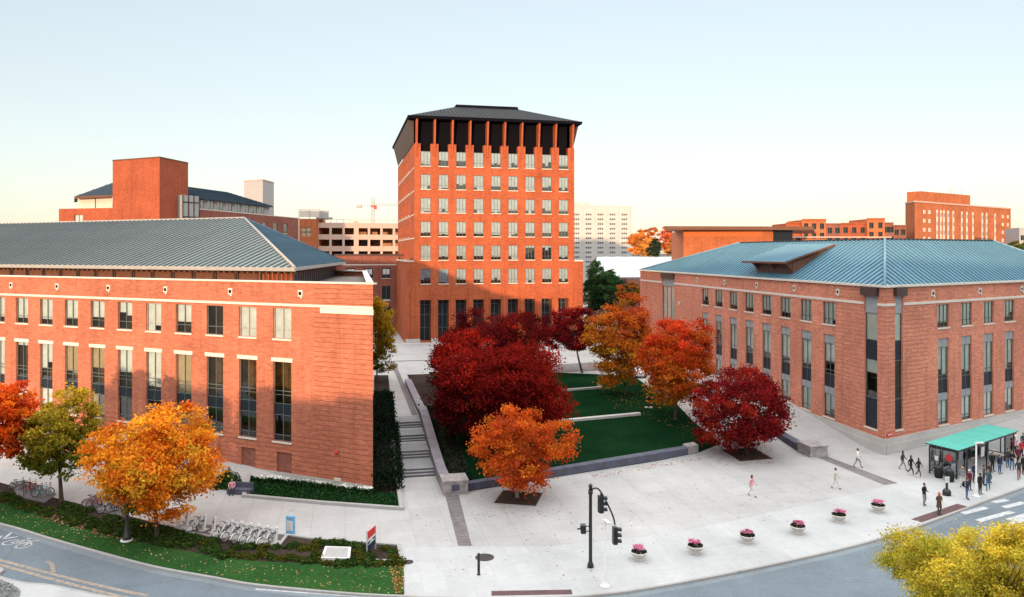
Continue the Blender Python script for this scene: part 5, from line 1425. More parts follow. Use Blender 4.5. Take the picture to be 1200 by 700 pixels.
def tree(name, label, base, cpx, rpx, Y=None, pal=None, seed=1, n_clump=230, per=48, leaf=0.30, cat='tree', group=None, bark='bark', tr=0.16, shape=1.0, mat='leaf', depth=1.0, low=None, limbs=14, gain=1.45, **kw):
    """base: xyz of the foot; cpx: crown centre in photo pixels; rpx: its half width and half height in pixels"""
    rng = np.random.default_rng(seed)
    Yc = base[1] if Y is None else Y; leaf *= 0.70; per = int(per * 1.9)
    c = at(cpx[0], cpx[1], Yc); k = Yc / F; rpx = (rpx[0] * 1.06, rpx[1] * 1.07); R = (rpx[0] * k, rpx[0] * k * depth, rpx[1] * k)
    P, Nn, S, col, cl = crown(rng, c, R, n_clump, per, leaf, pal, shape, **kw)
    if low is not None:
        keep = P[:, 2] > low; P, Nn, S, col = P[keep], Nn[keep], S[keep], col[keep]
    root = empty(name, base, 0, label, cat, group); b = Vector(base)
    col = col * gain
    me = leaf_mesh('crown', (P - np.array(base)).astype(np.float32), Nn, S, col, M[mat], rng); link('crown', me, root)
    mb = MB(); top = Vector(c) - b; fork = max(0.9, (c.z - R[2] * 0.85 - b.z))
    lean = Vector((rng.uniform(-.12, .12), rng.uniform(-.12, .12), 0))
    hub = Vector((top.x * 0.3 + lean.x, top.y * 0.3 + lean.y, fork))
    mb.tube([(0, 0, -0.1), (0, 0, 0.12), hub * 0.5, hub], [tr * 1.7, tr * 1.15, tr * 0.92, tr * 0.8], 9)
    ld = top + Vector((0, 0, R[2] * 0.55)); mb.tube([hub, hub * 0.4 + ld * 0.6 + lean * 2, ld], [tr * 0.75, tr * 0.4, tr * 0.1], 7)
    idx = rng.choice(len(cl), min(limbs, len(cl)), replace=False)
    for i in idx:
        e = Vector(cl[i]) - b; t = rng.uniform(0.1, 0.6); s = hub.lerp(ld, t * 0.8); mid = s.lerp(e, 0.5) + Vector((0, 0, -0.12 * (e - s).length * rng.uniform(0.2, 1)))
        rr = tr * 0.42 * (1 - t * 0.4); mb.tube([s, mid, s.lerp(e, 0.97)], [rr, rr * 0.6, rr * 0.15], 6, caps=False)
        for _ in range(2):
            e2 = Vector(cl[rng.integers(len(cl))]) - b
            if (e2 - mid).length < R[2] * 0.9: mb.tube([mid, mid.lerp(e2, 0.9)], [rr * 0.5, rr * 0.12], 5, caps=False)
    mb.build('trunk', M[bark], root)
    return root

def mixpal(cols, w=None, by_z=None):
    cols = [np.array(c, float) for c in cols]
    def f(p, rng):
        if by_z is not None:
            t = np.clip(0.5 + 0.5 * p[2] * by_z + rng.normal(0, 0.22), 0, 0.999) * (len(cols) - 1); i = int(t); return cols[i] * (1 - (t - i)) + cols[i + 1] * (t - i)
        return cols[rng.choice(len(cols), p=w)]
    return f
ORANGE = mixpal([(0.54, 0.175, 0.014), (0.58, 0.24, 0.020), (0.47, 0.11, 0.012), (0.50, 0.30, 0.03)], [0.35, 0.35, 0.15, 0.15])
def G3(px_, py_): p = g(px_, py_); return (p.x, p.y, p.z)
tree('maple_tree', 'fiery orange-red maple cut by the left edge in front of the hall', G3(-22, 596), (-12, 496), (50, 52), pal=mixpal([(0.48, 0.07, 0.010), (0.50, 0.12, 0.012), (0.38, 0.045, 0.010)], [0.45, 0.3, 0.25]), seed=11, n_clump=230)
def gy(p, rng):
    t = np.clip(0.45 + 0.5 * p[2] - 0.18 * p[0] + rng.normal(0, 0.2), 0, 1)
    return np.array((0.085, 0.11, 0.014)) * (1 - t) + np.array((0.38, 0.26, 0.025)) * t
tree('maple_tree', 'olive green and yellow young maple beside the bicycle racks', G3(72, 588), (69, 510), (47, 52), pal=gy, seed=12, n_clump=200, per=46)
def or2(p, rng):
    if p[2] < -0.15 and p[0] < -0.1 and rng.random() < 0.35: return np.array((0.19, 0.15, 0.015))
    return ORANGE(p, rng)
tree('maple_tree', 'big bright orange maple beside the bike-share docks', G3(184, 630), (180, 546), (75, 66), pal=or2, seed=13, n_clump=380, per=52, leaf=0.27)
tree('maple_tree', 'small rusty orange tree standing in the square pit on the plaza', G3(606, 583), (605, 522), (58, 52), pal=mixpal([(0.44, 0.085, 0.014), (0.50, 0.14, 0.018), (0.33, 0.052, 0.014)], [0.45, 0.25, 0.3]), seed=14, n_clump=260, per=44, leaf=0.26, bark='bark_pale', tr=0.13, spread=0.105, shell=0.8)
DR = mixpal([(0.115, 0.009, 0.010), (0.16, 0.011, 0.011), (0.085, 0.008, 0.010), (0.25, 0.018, 0.012)], [0.4, 0.28, 0.22, 0.1])
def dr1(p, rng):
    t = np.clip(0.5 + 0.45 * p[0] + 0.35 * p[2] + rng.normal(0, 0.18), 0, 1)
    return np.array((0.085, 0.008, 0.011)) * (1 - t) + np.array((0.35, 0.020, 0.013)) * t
T5 = Vector(q(5.6, 11.5)); tree('maple_tree', 'large dark crimson maple at the near left corner of the lawn', (T5.x, T5.y, gz(T5.x, T5.y)), (584, 460), (82, 66), pal=dr1, gain=0.86, seed=15, n_clump=420, per=56, leaf=0.33, tr=0.24)
T5b = Vector(q(3.6, 19)); tree('maple_tree', 'crimson maple leaning over the steps between the two other crimson crowns', (T5b.x, T5b.y, gz(T5b.x, T5b.y)), (544, 438), (44, 56), pal=dr1, gain=0.86, seed=25, n_clump=230, per=50, leaf=0.33, tr=0.2)
T6 = Vector(q(5.5, 36)); tree('maple_tree', 'crimson maple nearest the tower entrance, partly hidden behind the large one', (T6.x, T6.y, gz(T6.x, T6.y)), (572, 404), (66, 42), pal=DR, gain=0.86, seed=16, n_clump=300, per=50, leaf=0.36, tr=0.22)
tree('maple_tree', 'open crimson maple with visible limbs at the far end of the lawn', G3(682, 437), (670, 389), (37, 33), pal=mixpal([(0.22, 0.010, 0.018), (0.30, 0.014, 0.018), (0.15, 0.010, 0.018)]), gain=0.86, seed=17, n_clump=150, per=44, leaf=0.36, low=3.6 + 2)
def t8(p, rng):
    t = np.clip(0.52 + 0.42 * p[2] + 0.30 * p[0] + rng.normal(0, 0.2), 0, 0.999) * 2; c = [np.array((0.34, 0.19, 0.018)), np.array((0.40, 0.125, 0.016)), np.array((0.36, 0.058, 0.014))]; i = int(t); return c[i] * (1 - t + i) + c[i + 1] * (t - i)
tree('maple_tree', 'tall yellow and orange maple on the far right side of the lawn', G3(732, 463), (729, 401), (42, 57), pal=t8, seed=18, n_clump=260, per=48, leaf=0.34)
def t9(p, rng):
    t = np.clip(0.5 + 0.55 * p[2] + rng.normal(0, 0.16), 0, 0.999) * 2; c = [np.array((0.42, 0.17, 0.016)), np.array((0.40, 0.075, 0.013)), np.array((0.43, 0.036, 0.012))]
    i = int(t); k = c[i] * (1 - t + i) + c[i + 1] * (t - i); return k * (0.75 if p[0] > 0.25 else 1.0)  # right side dimmed: crown shade put into the leaf colour
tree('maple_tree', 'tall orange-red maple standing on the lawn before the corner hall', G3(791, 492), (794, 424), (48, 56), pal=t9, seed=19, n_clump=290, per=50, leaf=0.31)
tree('maple_tree', 'round deep red maple in the square pit right of the lawn wall', G3(875, 533), (871, 479), (59, 48), pal=mixpal([(0.28, 0.018, 0.020), (0.36, 0.022, 0.020), (0.18, 0.014, 0.019), (0.44, 0.045, 0.022)], [0.4, 0.25, 0.25, 0.1]), gain=0.86, seed=20, lobe_off=0.34, lobe_r=0.64, n_clump=300, per=50, leaf=0.29)
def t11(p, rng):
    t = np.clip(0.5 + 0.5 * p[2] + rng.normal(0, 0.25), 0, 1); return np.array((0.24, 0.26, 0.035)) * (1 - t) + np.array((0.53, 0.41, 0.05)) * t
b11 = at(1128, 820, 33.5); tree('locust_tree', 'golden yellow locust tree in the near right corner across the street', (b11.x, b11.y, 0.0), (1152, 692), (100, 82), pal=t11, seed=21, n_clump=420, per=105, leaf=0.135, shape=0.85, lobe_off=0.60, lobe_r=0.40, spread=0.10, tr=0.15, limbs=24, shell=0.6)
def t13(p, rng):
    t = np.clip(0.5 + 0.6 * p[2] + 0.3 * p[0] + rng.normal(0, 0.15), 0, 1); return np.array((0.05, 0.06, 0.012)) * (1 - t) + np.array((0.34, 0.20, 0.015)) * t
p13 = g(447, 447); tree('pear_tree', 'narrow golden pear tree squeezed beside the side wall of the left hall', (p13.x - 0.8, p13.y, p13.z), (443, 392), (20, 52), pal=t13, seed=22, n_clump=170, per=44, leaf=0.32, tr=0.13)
GREEN = mixpal([(0.022, 0.055, 0.022), (0.035, 0.075, 0.028), (0.015, 0.04, 0.018)])
def on_terrace(px_, Y): x = (px_ - XC) / F * Y; return (x, Y, gz(x, Y))
tree('spruce_tree', 'dark green spruce close to the right flank of the tower', on_terrace(699, 168), (699, 336), (20, 34), pal=GREEN, seed=31, n_clump=170, per=44, leaf=0.45, shape=0.25, tr=0.2)
tree('spruce_tree', 'broad dark green spruce between the tower and the white roofed hall', on_terrace(716, 160), (714, 342), (24, 28), pal=GREEN, seed=32, n_clump=150, per=44, leaf=0.45, shape=0.4, tr=0.2)
tree('maple_tree', 'small rusty tree behind the tall yellow maple, left of the corner hall', on_terrace(742, 150), (739, 345), (17, 16), pal=mixpal([(0.30, 0.08, 0.015), (0.22, 0.10, 0.02), (0.12, 0.09, 0.02)]), seed=33, n_clump=90, per=40, leaf=0.4)
FAR = [(748, 286, 14, 17, (0.50, 0.17, 0.03), 300), (762, 283, 14, 16, (0.46, 0.14, 0.03), 330), (782, 282, 13, 17, (0.42, 0.10, 0.04), 320), (797, 284, 12, 17, (0.46, 0.16, 0.04), 300), (757, 291, 10, 10, (0.50, 0.22, 0.05), 280), (790, 291, 12, 9, (0.38, 0.16, 0.05), 275)]
for i, (x, y, rx, ry, c, Y) in enumerate(FAR):
    tree('autumn_tree', ['orange autumn tree on the skyline touching the white residence tower', 'orange autumn tree behind the pointed dark spruce', 'russet autumn tree on the skyline right of the pointed spruce', 'pale orange autumn tree touching the flat roofed orange hall', 'yellowish small tree in front of the skyline trees by the white tower', 'brown-orange low tree in front of the skyline trees by the orange hall'][i],
        ((x - XC) / F * Y, Y, ZT), (x, y), (rx, ry), pal=mixpal([c, tuple(k * 0.7 for k in c), tuple(min(1, k * 1.2) for k in c)]), seed=40 + i, n_clump=80, per=40, leaf=0.75, group='autumn trees on the skyline')
Y = 260; tree('spruce_tree', 'pointed dark spruce against the orange skyline trees', ((768 - XC) / F * Y, Y, ZT), (768, 290), (9, 13), pal=mixpal([(0.02, 0.04, 0.025), (0.03, 0.05, 0.03)]), seed=50, n_clump=110, per=36, leaf=0.5, shape=0.05, tr=0.2)
Y = 200; tree('shrub_tree', 'green bushy tree at the right edge below the small brick block', ((1189 - XC) / F * Y, Y, 0.0), (1190, 293), (16, 10), pal=mixpal([(0.06, 0.09, 0.02), (0.10, 0.11, 0.02), (0.2, 0.13, 0.03)]), seed=51, n_clump=70, per=36, leaf=0.5)

# hedges: leaves filling a box
def hedge(name, label, poly_q, h, cols, seed, leaf=0.16, n=7000, cat='hedge'):
    rng = np.random.default_rng(seed); P = [Vector(p) for p in poly_q]; o0 = P[0]; e1, e2 = P[1] - P[0], P[3] - P[0]
    u = rng.uniform(0, 1, n); v = rng.uniform(0, 1, n); w = rng.uniform(0, 1, n) ** 0.6
    side = rng.integers(0, 3, n); u = np.where(side == 0, np.round(u), u); v = np.where(side == 1, np.round(v), v); w = np.where(side == 2, 1.0, w)
    x = o0.x + e1.x * u + e2.x * v; y = o0.y + e1.y * u + e2.y * v
    hh = h * (0.9 + 0.12 * np.sin(x * 2.1) * np.cos(y * 1.3)); z = np.array([gz(a, b) for a, b in zip(x, y)]) + w * hh
    p = np.stack([x, y, z], 1) + rng.normal(size=(n, 3)) * 0.13
    c = np.array(cols)[rng.integers(0, len(cols), n)] * rng.uniform(0.6, 1.4, (n, 1)); nn = rng.normal(size=(n, 3)) + np.array([0, -0.3, 0.5]); nn /= np.linalg.norm(nn, axis=1)[:, None]
    base = Vector(((P[0].x + P[2].x) / 2, (P[0].y + P[2].y) / 2, gz(P[0].x, P[0].y)))
    root = empty(name, base, 0, label, cat)
    me = leaf_mesh('foliage', (p - np.array(base)).astype(np.float32), nn, leaf * rng.uniform(0.7, 1.4, n), c, M['leaf_dark'], rng); link('foliage', me, root)
    mb = MB()
    for i in range(5):
        k = P[0] + e1 * 0.5 + e2 * ((i + 0.5) / 5); mb.tube([(k.x - base.x, k.y - base.y, gz(k.x, k.y) - base.z - .05), (k.x - base.x + .05, k.y - base.y, gz(k.x, k.y) - base.z + h * 0.8)], [0.09, 0.03], 6)
    mb.build('stem', M['bark'], root); return root
DG = [(0.010, 0.020, 0.012), (0.014, 0.028, 0.014), (0.008, 0.015, 0.010)]
hedge('yew_hedge', 'tall dark yew hedge at the foot of the left steps', px((439, 577), (470, 576), (464, 516), (439, 516)), 1.9, DG, 61)
hedge('yew_hedge', 'second dark hedge further up the left steps', px((439, 509), (461, 509), (459, 478), (439, 478)), 2.0, DG, 62)
hedge('yew_hedge', 'dark clipped shrubs in the bed between the cheek wall and the crimson maples', [q(1.1, 3.0), q(2.7, 3.0), q(3.2, 24), q(1.1, 24)], 0.55, [(0.010, 0.022, 0.012), (0.012, 0.03, 0.015)], 63, n=4500)

# low shrubs of the verge bed
def shrub_mesh(name, seed, cols, n=420, leaf=0.11, R=(0.55, 0.55, 0.42)):
    rng = np.random.default_rng(seed); d = rng.normal(size=(n, 3)); d /= np.linalg.norm(d, axis=1)[:, None]; d[:, 2] = np.abs(d[:, 2])
    r = rng.uniform(0.55, 1.05, (n, 1)) * (0.85 + 0.25 * np.sin(d[:, :1] * 5 + seed) * np.cos(d[:, 1:2] * 4)); p = d * r * np.array(R)
    nn = d * 0.7 + rng.normal(size=(n, 3)) * 0.6; nn /= np.linalg.norm(nn, axis=1)[:, None]
    c = np.array(cols)[rng.integers(0, len(cols), n)] * rng.uniform(0.65, 1.35, (n, 1))
    return leaf_mesh(name, p.astype(np.float32), nn, leaf * rng.uniform(0.7, 1.4, n), c, M['leaf_dark'], rng)
SH = [shrub_mesh('low_shrub', i, [(0.036, 0.072, 0.016), (0.055, 0.09, 0.018), (0.026, 0.052, 0.014)] if i < 3 else [(0.075, 0.085, 0.014), (0.10, 0.09, 0.016), (0.05, 0.07, 0.014)]) for i in range(5)]
r4 = random.Random(9); ns = 0
def in_poly(p, poly):
    c = False; n = len(poly)
    for i in range(n):
        a, b = poly[i], poly[i - 1]
        if (a[1] > p[1]) != (b[1] > p[1]) and p[0] < (b[0] - a[0]) * (p[1] - a[1]) / (b[1] - a[1]) + a[0]: c = not c
    return c
rows = []
for x in range(-60, 262, 9):
    yl = np.interp(x, [-60, 0, 71, 150, 262], [573, 588, 610, 630, 651]); yu = np.interp(x, [-60, 0, 60, 130, 205, 230, 262], [552, 570, 588, 606, 624, 631, 637])
    for f_ in (0.12, 0.42, 0.72, 0.98):
        if r4.random() < 0.9: rows.append((x + r4.uniform(-4, 4), yu + (yl - yu) * f_ + r4.uniform(-1, 1)))
for x in range(262, 372, 9): rows.append((x + r4.uniform(-3, 3), 652 + (x - 262) * 0.06 + r4.uniform(-1.5, 1.5)))
for x in range(276, 372, 16): rows.append((x, 644 + r4.uniform(-2, 2)))
for x, y in ((372, 637), (382, 640), (390, 637), (400, 638), (408, 640), (416, 641), (424, 646), (418, 650), (412, 662), (422, 658), (432, 655), (368, 644), (372, 652), (374, 658), (384, 662), (396, 663), (444, 662), (456, 662), (466, 661), (433, 662), (462, 656), (460, 648), (452, 645), (345, 640), (356, 645)): rows.append((x, y))
for x, y in rows:
    if 12 < x < 64 and y < 566 + (x - 8) * 0.42 + 9: continue
    if 94 < x < 152 and y < 592 + (x - 94) * 0.2 + 5: continue
    if 375 < x < 412 and 644 < y < 660: continue
    p = g(x, y); k = r4.randrange(5) if x > 230 or r4.random() < 0.35 else r4.randrange(3)
    o = link('low_shrub', SH[k], None, (p.x, p.y, 0.03), r4.uniform(0, 6)); s = r4.uniform(0.75, 1.2); o.scale = (s, s, s * r4.uniform(0.7, 1.05))
    tag(o, 'low rounded green shrub in the mulch bed behind the grass verge', 'shrub', 'low shrubs in the verge bed')
def bush(label, px_, py_, r, seed, cols):
    p = g(px_, py_); root = empty('round_bush', p, 0, label, 'bush'); me = shrub_mesh('foliage', seed, cols, 2600, 0.16, r); link('foliage', me, root)
    mb = MB(); 
    for i in range(5): mb.tube([(0, 0, -0.05), (0.4 * math.cos(i * 1.3), 0.3 * math.sin(i * 1.3), r[2] * 0.7)], [0.05, 0.015], 5)
    mb.build('stem', M['bark'], root)
bush('round green bush against the left hall behind the dark bench', 266, 571, (1.35, 1.1, 1.6), 71, [(0.03, 0.075, 0.02), (0.045, 0.10, 0.025), (0.02, 0.05, 0.015)])
# flowering row along the wall
def flower_mesh(seed, petal, n=26):
    rng = np.random.default_rng(seed); 
    a = rng.uniform(-1, 1, (220, 3)) * np.array([0.22, 0.18, 0.16]) + np.array([0, 0, 0.16]); na = rng.normal(size=(220, 3)) + [0, 0, .6]; na /= np.linalg.norm(na, axis=1)[:, None]
    ca = np.array([(0.02, 0.06, 0.018)]) * rng.uniform(0.6, 1.4, (220, 1))
    b = rng.uniform(-1, 1, (n, 3)) * np.array([0.2, 0.16, 0.05]) + np.array([0, 0, 0.33]); nb = rng.normal(size=(n, 3)) * 0.4 + [0, -0.3, 1]; nb /= np.linalg.norm(nb, axis=1)[:, None]
    cb = np.array([petal]) * rng.uniform(0.8, 1.1, (n, 1))
    return leaf_mesh('flowering_plant', np.concatenate([a, b]).astype(np.float32), np.concatenate([na, nb]), np.concatenate([np.full(220, .09), np.full(n, .13)]), np.concatenate([ca, cb]), M['leaf_dark'], rng, 0.9)
FM = [flower_mesh(i, (0.74, 0.76, 0.72)) for i in range(3)]
for i in range(27):
    x = 300 + i * 5.15; y = 563.5 + (x - 300) * 0.120; p = g(x, y + r4.uniform(-0.6, 0.6)); o = link('flowering_plant', FM[i % 3], None, (p.x, p.y, 0.05), r4.uniform(0, 6)); s_ = r4.uniform(1.2, 1.6); o.scale = (s_, s_, s_)
    tag(o, 'small white flowering plant in the row along the wall of the left hall', 'flower', 'white flowers along the hall wall')
def ground_cover(name, poly, n, cols, seed, leaf, dz, label, hgt=0.2, kind='stuff'):
    rng = np.random.default_rng(seed); xs = [p[0] for p in poly]; ys = [p[1] for p in poly]; P = []
    while len(P) < n:
        p = (rng.uniform(min(xs), max(xs)), rng.uniform(min(ys), max(ys)))
        if in_poly(p, poly): P.append((p[0], p[1], gz(*p) + dz + rng.uniform(0, 1) ** 2 * hgt))
    P = np.array(P); nn = rng.normal(size=(n, 3)) * (0.25 if hgt < 0.05 else 0.6) + np.array([0, 0, 1]); nn /= np.linalg.norm(nn, axis=1)[:, None]
    c = np.array(cols)[rng.integers(0, len(cols), n)] * rng.uniform(0.6, 1.3, (n, 1))
    o = link(name, leaf_mesh(name, P.astype(np.float32), nn, leaf * rng.uniform(0.6, 1.3, n), c, M['leaf_dark'], rng)); tag(o, label, name.replace('_', ' '), None, kind); return o
ground_cover('ground_cover', px((289, 582), (294, 560), (437, 579), (464, 582), (468, 595)), 3800, [(0.02, 0.06, 0.018), (0.03, 0.085, 0.02), (0.012, 0.035, 0.012)], 81, 0.14, 0.05, 'low green ground cover filling the flower bed', 0.28)
LEAVES = [(0.42, 0.17, 0.03), (0.30, 0.10, 0.02), (0.45, 0.28, 0.05), (0.22, 0.10, 0.05), (0.40, 0.30, 0.16)]
vp = k_l + v_up[::-1]
ground_cover('fallen_leaves', px((-20, 612), (-20, 588), (71, 614), (150, 634), (250, 655), (330, 664), (473, 664), (473, 697), (400, 694), (250, 675), (107, 643), (20, 618)), 520, [(0.40, 0.30, 0.16), (0.45, 0.36, 0.2), (0.34, 0.16, 0.06)], 82, 0.12, 0.05, 'scattered fallen leaves on the grass verge', 0.02)
ground_cover('fallen_leaves', px((456, 664), (473, 664), (473.5, 697), (462, 696)), 260, LEAVES[1:], 83, 0.13, 0.05, 'brown fallen leaves gathered at the end of the verge', 0.02)
ground_cover('fallen_leaves', px((30, 596), (160, 627), (160, 637), (120, 629), (60, 614)), 420, [(0.36, 0.16, 0.08), (0.28, 0.12, 0.06), (0.42, 0.24, 0.14)], 84, 0.14, 0.07, 'band of brown leaves between shrubs and verge', 0.02)
ground_cover('fallen_leaves', px((842, 520), (905, 520), (910, 545), (840, 545)), 420, [(0.40, 0.09, 0.03), (0.30, 0.05, 0.03), (0.45, 0.20, 0.06)], 85, 0.11, 0.03, 'red leaves scattered round the pit of the round red tree', 0.01)
ground_cover('fallen_leaves', px((690, 556), (820, 532), (845, 524), (850, 532), (820, 540), (695, 562)), 330, [(0.40, 0.12, 0.05), (0.30, 0.08, 0.04), (0.42, 0.22, 0.10)], 86, 0.10, 0.03, 'leaves blown against the foot of the lawn wall', 0.01)
ground_cover('fallen_leaves', px((480, 600), (660, 600), (840, 560), (950, 570), (960, 600), (700, 680), (490, 680)), 130, [(0.40, 0.16, 0.05), (0.34, 0.10, 0.03), (0.3, 0.2, 0.1)], 89, 0.11, 0.02, 'few stray leaves blown over the pale plaza', 0.01)
ground_cover('fallen_leaves', px((560, 575), (655, 575), (660, 606), (560, 606)), 120, [(0.40, 0.12, 0.03), (0.34, 0.10, 0.03)], 87, 0.10, 0.03, 'few orange leaves round the pit of the small orange tree', 0.01)
ground_cover('fallen_leaves', px((700, 455), (760, 458), (830, 495), (800, 505), (720, 480)), 500, [(0.30, 0.12, 0.03), (0.22, 0.10, 0.02), (0.34, 0.2, 0.04)], 88, 0.12, 0.07, 'leaves scattered under the lawn maples', 0.01)

ground_cover('pale_planting', [gr(-60, 668), gr(-4, 684), gr(15, 691), gr(20, 697), gr(6, 706), gr(-66, 704)], 1500, [(0.26, 0.29, 0.30), (0.18, 0.21, 0.20), (0.34, 0.35, 0.34)], 91, 0.10, 0.02, 'pale grey-green low planting in the near left corner across the road', 0.28)
# ================================================================== STREET FURNITURE
def root_at(name, px_, py_, rz, label, cat, group=None, dz=0.0):
    p = g(px_, py_); return empty(name, (p.x, p.y, p.z + dz), rz, label, cat, group)
kerb_ang = lambda a, b: math.atan2(b[1] - a[1], b[0] - a[0])

def traffic_signal():
    r = root_at('traffic_signal', 692, 665, 0, 'black traffic signal post with curved arm carrying two signal heads', 'traffic signal')
    Y = r.location.y; k = Y / F; hp = 96 * k
    mb = MB(); mb.lathe([(0.20, 0), (0.20, 0.22), (0.14, 0.30), (0.115, 0.45), (0.10, hp - 0.1), (0.13, hp - 0.1), (0.13, hp), (0.03, hp + 0.12)], 16); mb.build('post', M['black'], r)
    ax, ay = 27 * k, -0.55
    P = [(0, 0, hp - 0.35), (0.25, -0.05, hp - 0.16), (0.55, -0.15, hp - 0.25), (0.95, -0.3, hp - 0.9), (1.35, -0.45, hp - 1.75), (ax + 0.02, ay, hp - 2.3)]
    mb = MB(); mb.tube(smooth3(P, 4), 0.055, 10); mb.tube([(0, 0, hp - 0.55), (0, 0, hp - 0.3)], 0.15, 12); mb.build('arm', M['black'], r)
    def head(x, y, zt, rz, n=3, s=1.0):
        mb = MB(); w = 0.19 * s; hh = 0.36 * s
        Mx = Matrix.Translation((x, y, zt)) @ Matrix.Rotation(rz, 4, 'Z')
        for i in range(n):
            z1 = -i * hh; mb.box(-w, w, -0.12 * s, 0.14 * s, z1 - hh + 0.012, z1, 0, Mx)
            # visor: half tube sticking out
            ring = []
            for j in range(9):
                t = PI * (-0.12 + 1.24 * j / 8); ring.append((math.cos(t) * 0.155 * s, math.sin(t) * 0.155 * s))
            for j in range(8):
                a, b = ring[j], ring[j + 1]; zc = z1 - hh * 0.52
                mb.face([Mx @ Vector((a[0], -0.12 * s, zc + a[1])), Mx @ Vector((b[0], -0.12 * s, zc + b[1])), Mx @ Vector((b[0] * .95, -0.40 * s, zc + b[1] * .95 - 0.03)), Mx @ Vector((a[0] * .95, -0.40 * s, zc + a[1] * .95 - 0.03))], 0)
        o = mb.build('signal_head', [M['black']], r)
        lb = MB()
        for i in range(n):
            zc = -i * hh - hh * 0.52; pts = [Mx @ Vector((math.cos(2 * PI * j / 14) * 0.14 * s, -0.13 * s, zc + math.sin(2 * PI * j / 14) * 0.14 * s)) for j in range(14)]; lb.face(pts, 0)
        lb.build('lens', M['navy'], o); return o
    head(11.5 * k, -0.3, hp - 0.55, 1.9); head(ax + 0.02, ay - 0.02, hp - 2.42, 1.75)
    mb = MB(); mb.tube([(11.5 * k, -0.3, hp - 0.3), (11.5 * k, -0.3, hp - 0.56)], 0.04, 8); mb.build('hanger', M['black'], r)
    mb = MB(); zc = 46 * k; mb.box(-0.62, -0.30, -0.22, 0.22, zc - 0.30, zc + 0.22); mb.box(-0.66, -0.60, -0.2, -0.02, zc - 0.05, zc + 0.16); mb.tube([(-0.3, 0, zc + 0.12), (-0.08, 0, zc + 0.12)], 0.035, 6); mb.tube([(-0.3, 0, zc - 0.2), (-0.08, 0, zc - 0.2)], 0.035, 6); mb.tube([(-0.6, -0.1, zc), (-0.85, -0.1, zc - 0.02)], 0.05, 6)
    mb.build('pedestrian_signal', M['black'], r)
def smooth3(pts, n):
    P = [Vector(p) for p in pts]; out = []
    for i in range(len(P) - 1):
        a, b, c, d = P[max(i - 1, 0)], P[i], P[i + 1], P[min(i + 2, len(P) - 1)]
        for k in range(n):
            t = k / n; out.append(0.5 * ((2 * b) + (c - a) * t + (2 * a - 5 * b + 4 * c - d) * t * t + (3 * b - a - 3 * c + d) * t ** 3))
    out.append(P[-1]); return out
traffic_signal()
def lamp_white(px_, py_, top, label, arm):
    r = root_at('street_lamp', px_, py_, 0, label, 'street lamp', 'white street lamps by the kerb'); k = r.location.y / F; h = (py_ - top) * k
    mb = MB(); mb.lathe([(0.34, 0), (0.34, 0.05), (0.2, 0.06), (0.13, 0.25), (0.075, 0.30), (0.055, h)], 14); mb.build('pole', M['white'], r)
    mb = MB(); c, s = math.cos(arm), math.sin(arm); Mx = Matrix.Rotation(arm, 4, 'Z') @ Matrix.Translation((0, 0, h)); mb.box(-0.07, 0.62, -0.11, 0.11, 0.0, 0.10, 0, Mx); mb.build('lamp_head', M['white'], r)
    mb = MB(); mb.box(0.15, 0.58, -0.08, 0.08, -0.012, -0.001, 0, Mx); mb.build('lens', M['panel_grey'], r)
lamp_white(709, 687, 611, 'pale slender street lamp beside the black traffic signal', -1.2)
lamp_white(1144, 582, 520, 'white street lamp with short flat head in front of the bus shelter', 0.1)
def black_lamp(px_, py_):
    r = root_at('street_lamp', px_, py_, 0, 'black fluted lamp post on a white footing, its head lost in the orange maple', 'street lamp'); h = 4.3
    mb = MB(); mb.lathe([(0.44, 0), (0.44, 0.10), (0.36, 0.13)], 18); mb.build('footing', M['white'], r)
    mb = MB(); mb.lathe([(0.30, 0.131), (0.30, 0.30), (0.20, 0.42), (0.17, 0.9), (0.12, 1.0), (0.095, h - 0.5), (0.13, h - 0.45), (0.13, h - 0.35), (0.09, h - 0.3)], 14); mb.build('pole', M['black'], r)
    mb = MB(); mb.lathe([(0.10, h - 0.3), (0.20, h - 0.1), (0.24, h + 0.15), (0.16, h + 0.4), (0.02, h + 0.5)], 14); mb.build('lamp_globe', M['white'], r)
black_lamp(149, 634)
def bollard(px_, py_, h, label, foot=True):
    r = root_at('bollard', px_, py_, 0, label, 'bollard'); mb = MB(); mb.lathe([(0.13, 0.0), (0.13, 0.06), (0.085, 0.10), (0.085, h - 0.1), (0.10, h - 0.08), (0.09, h), (0.02, h + 0.03)], 14); mb.build('post', M['black'], r)
    if foot:
        mb = MB(); mb.lathe([(0.18, -0.01), (0.18, 0.03), (0.131, 0.035)], 14); mb.build('footing', M['white'], r)
bollard(561, 674.5, 1.35, 'short black post with pale footing beside the brown manhole cover')
for (x, y, l) in ((704, 452, 'low black lawn light near the shorter stone edge'), (760, 478, 'low black lawn light between the two tall lawn maples')):
    r = root_at('lawn_light', x, y, 0, l, 'garden light', 'low lights on the lawn'); mb = MB(); mb.box(-0.45, 0.45, -0.3, 0.3, 0.0, 0.09); mb.build('footing', M['plinth'], r)
    mb = MB(); mb.lathe([(0.13, 0.091), (0.13, 0.9), (0.24, 0.95), (0.24, 1.3), (0.1, 1.42)], 10); mb.build('post', M['black'], r)

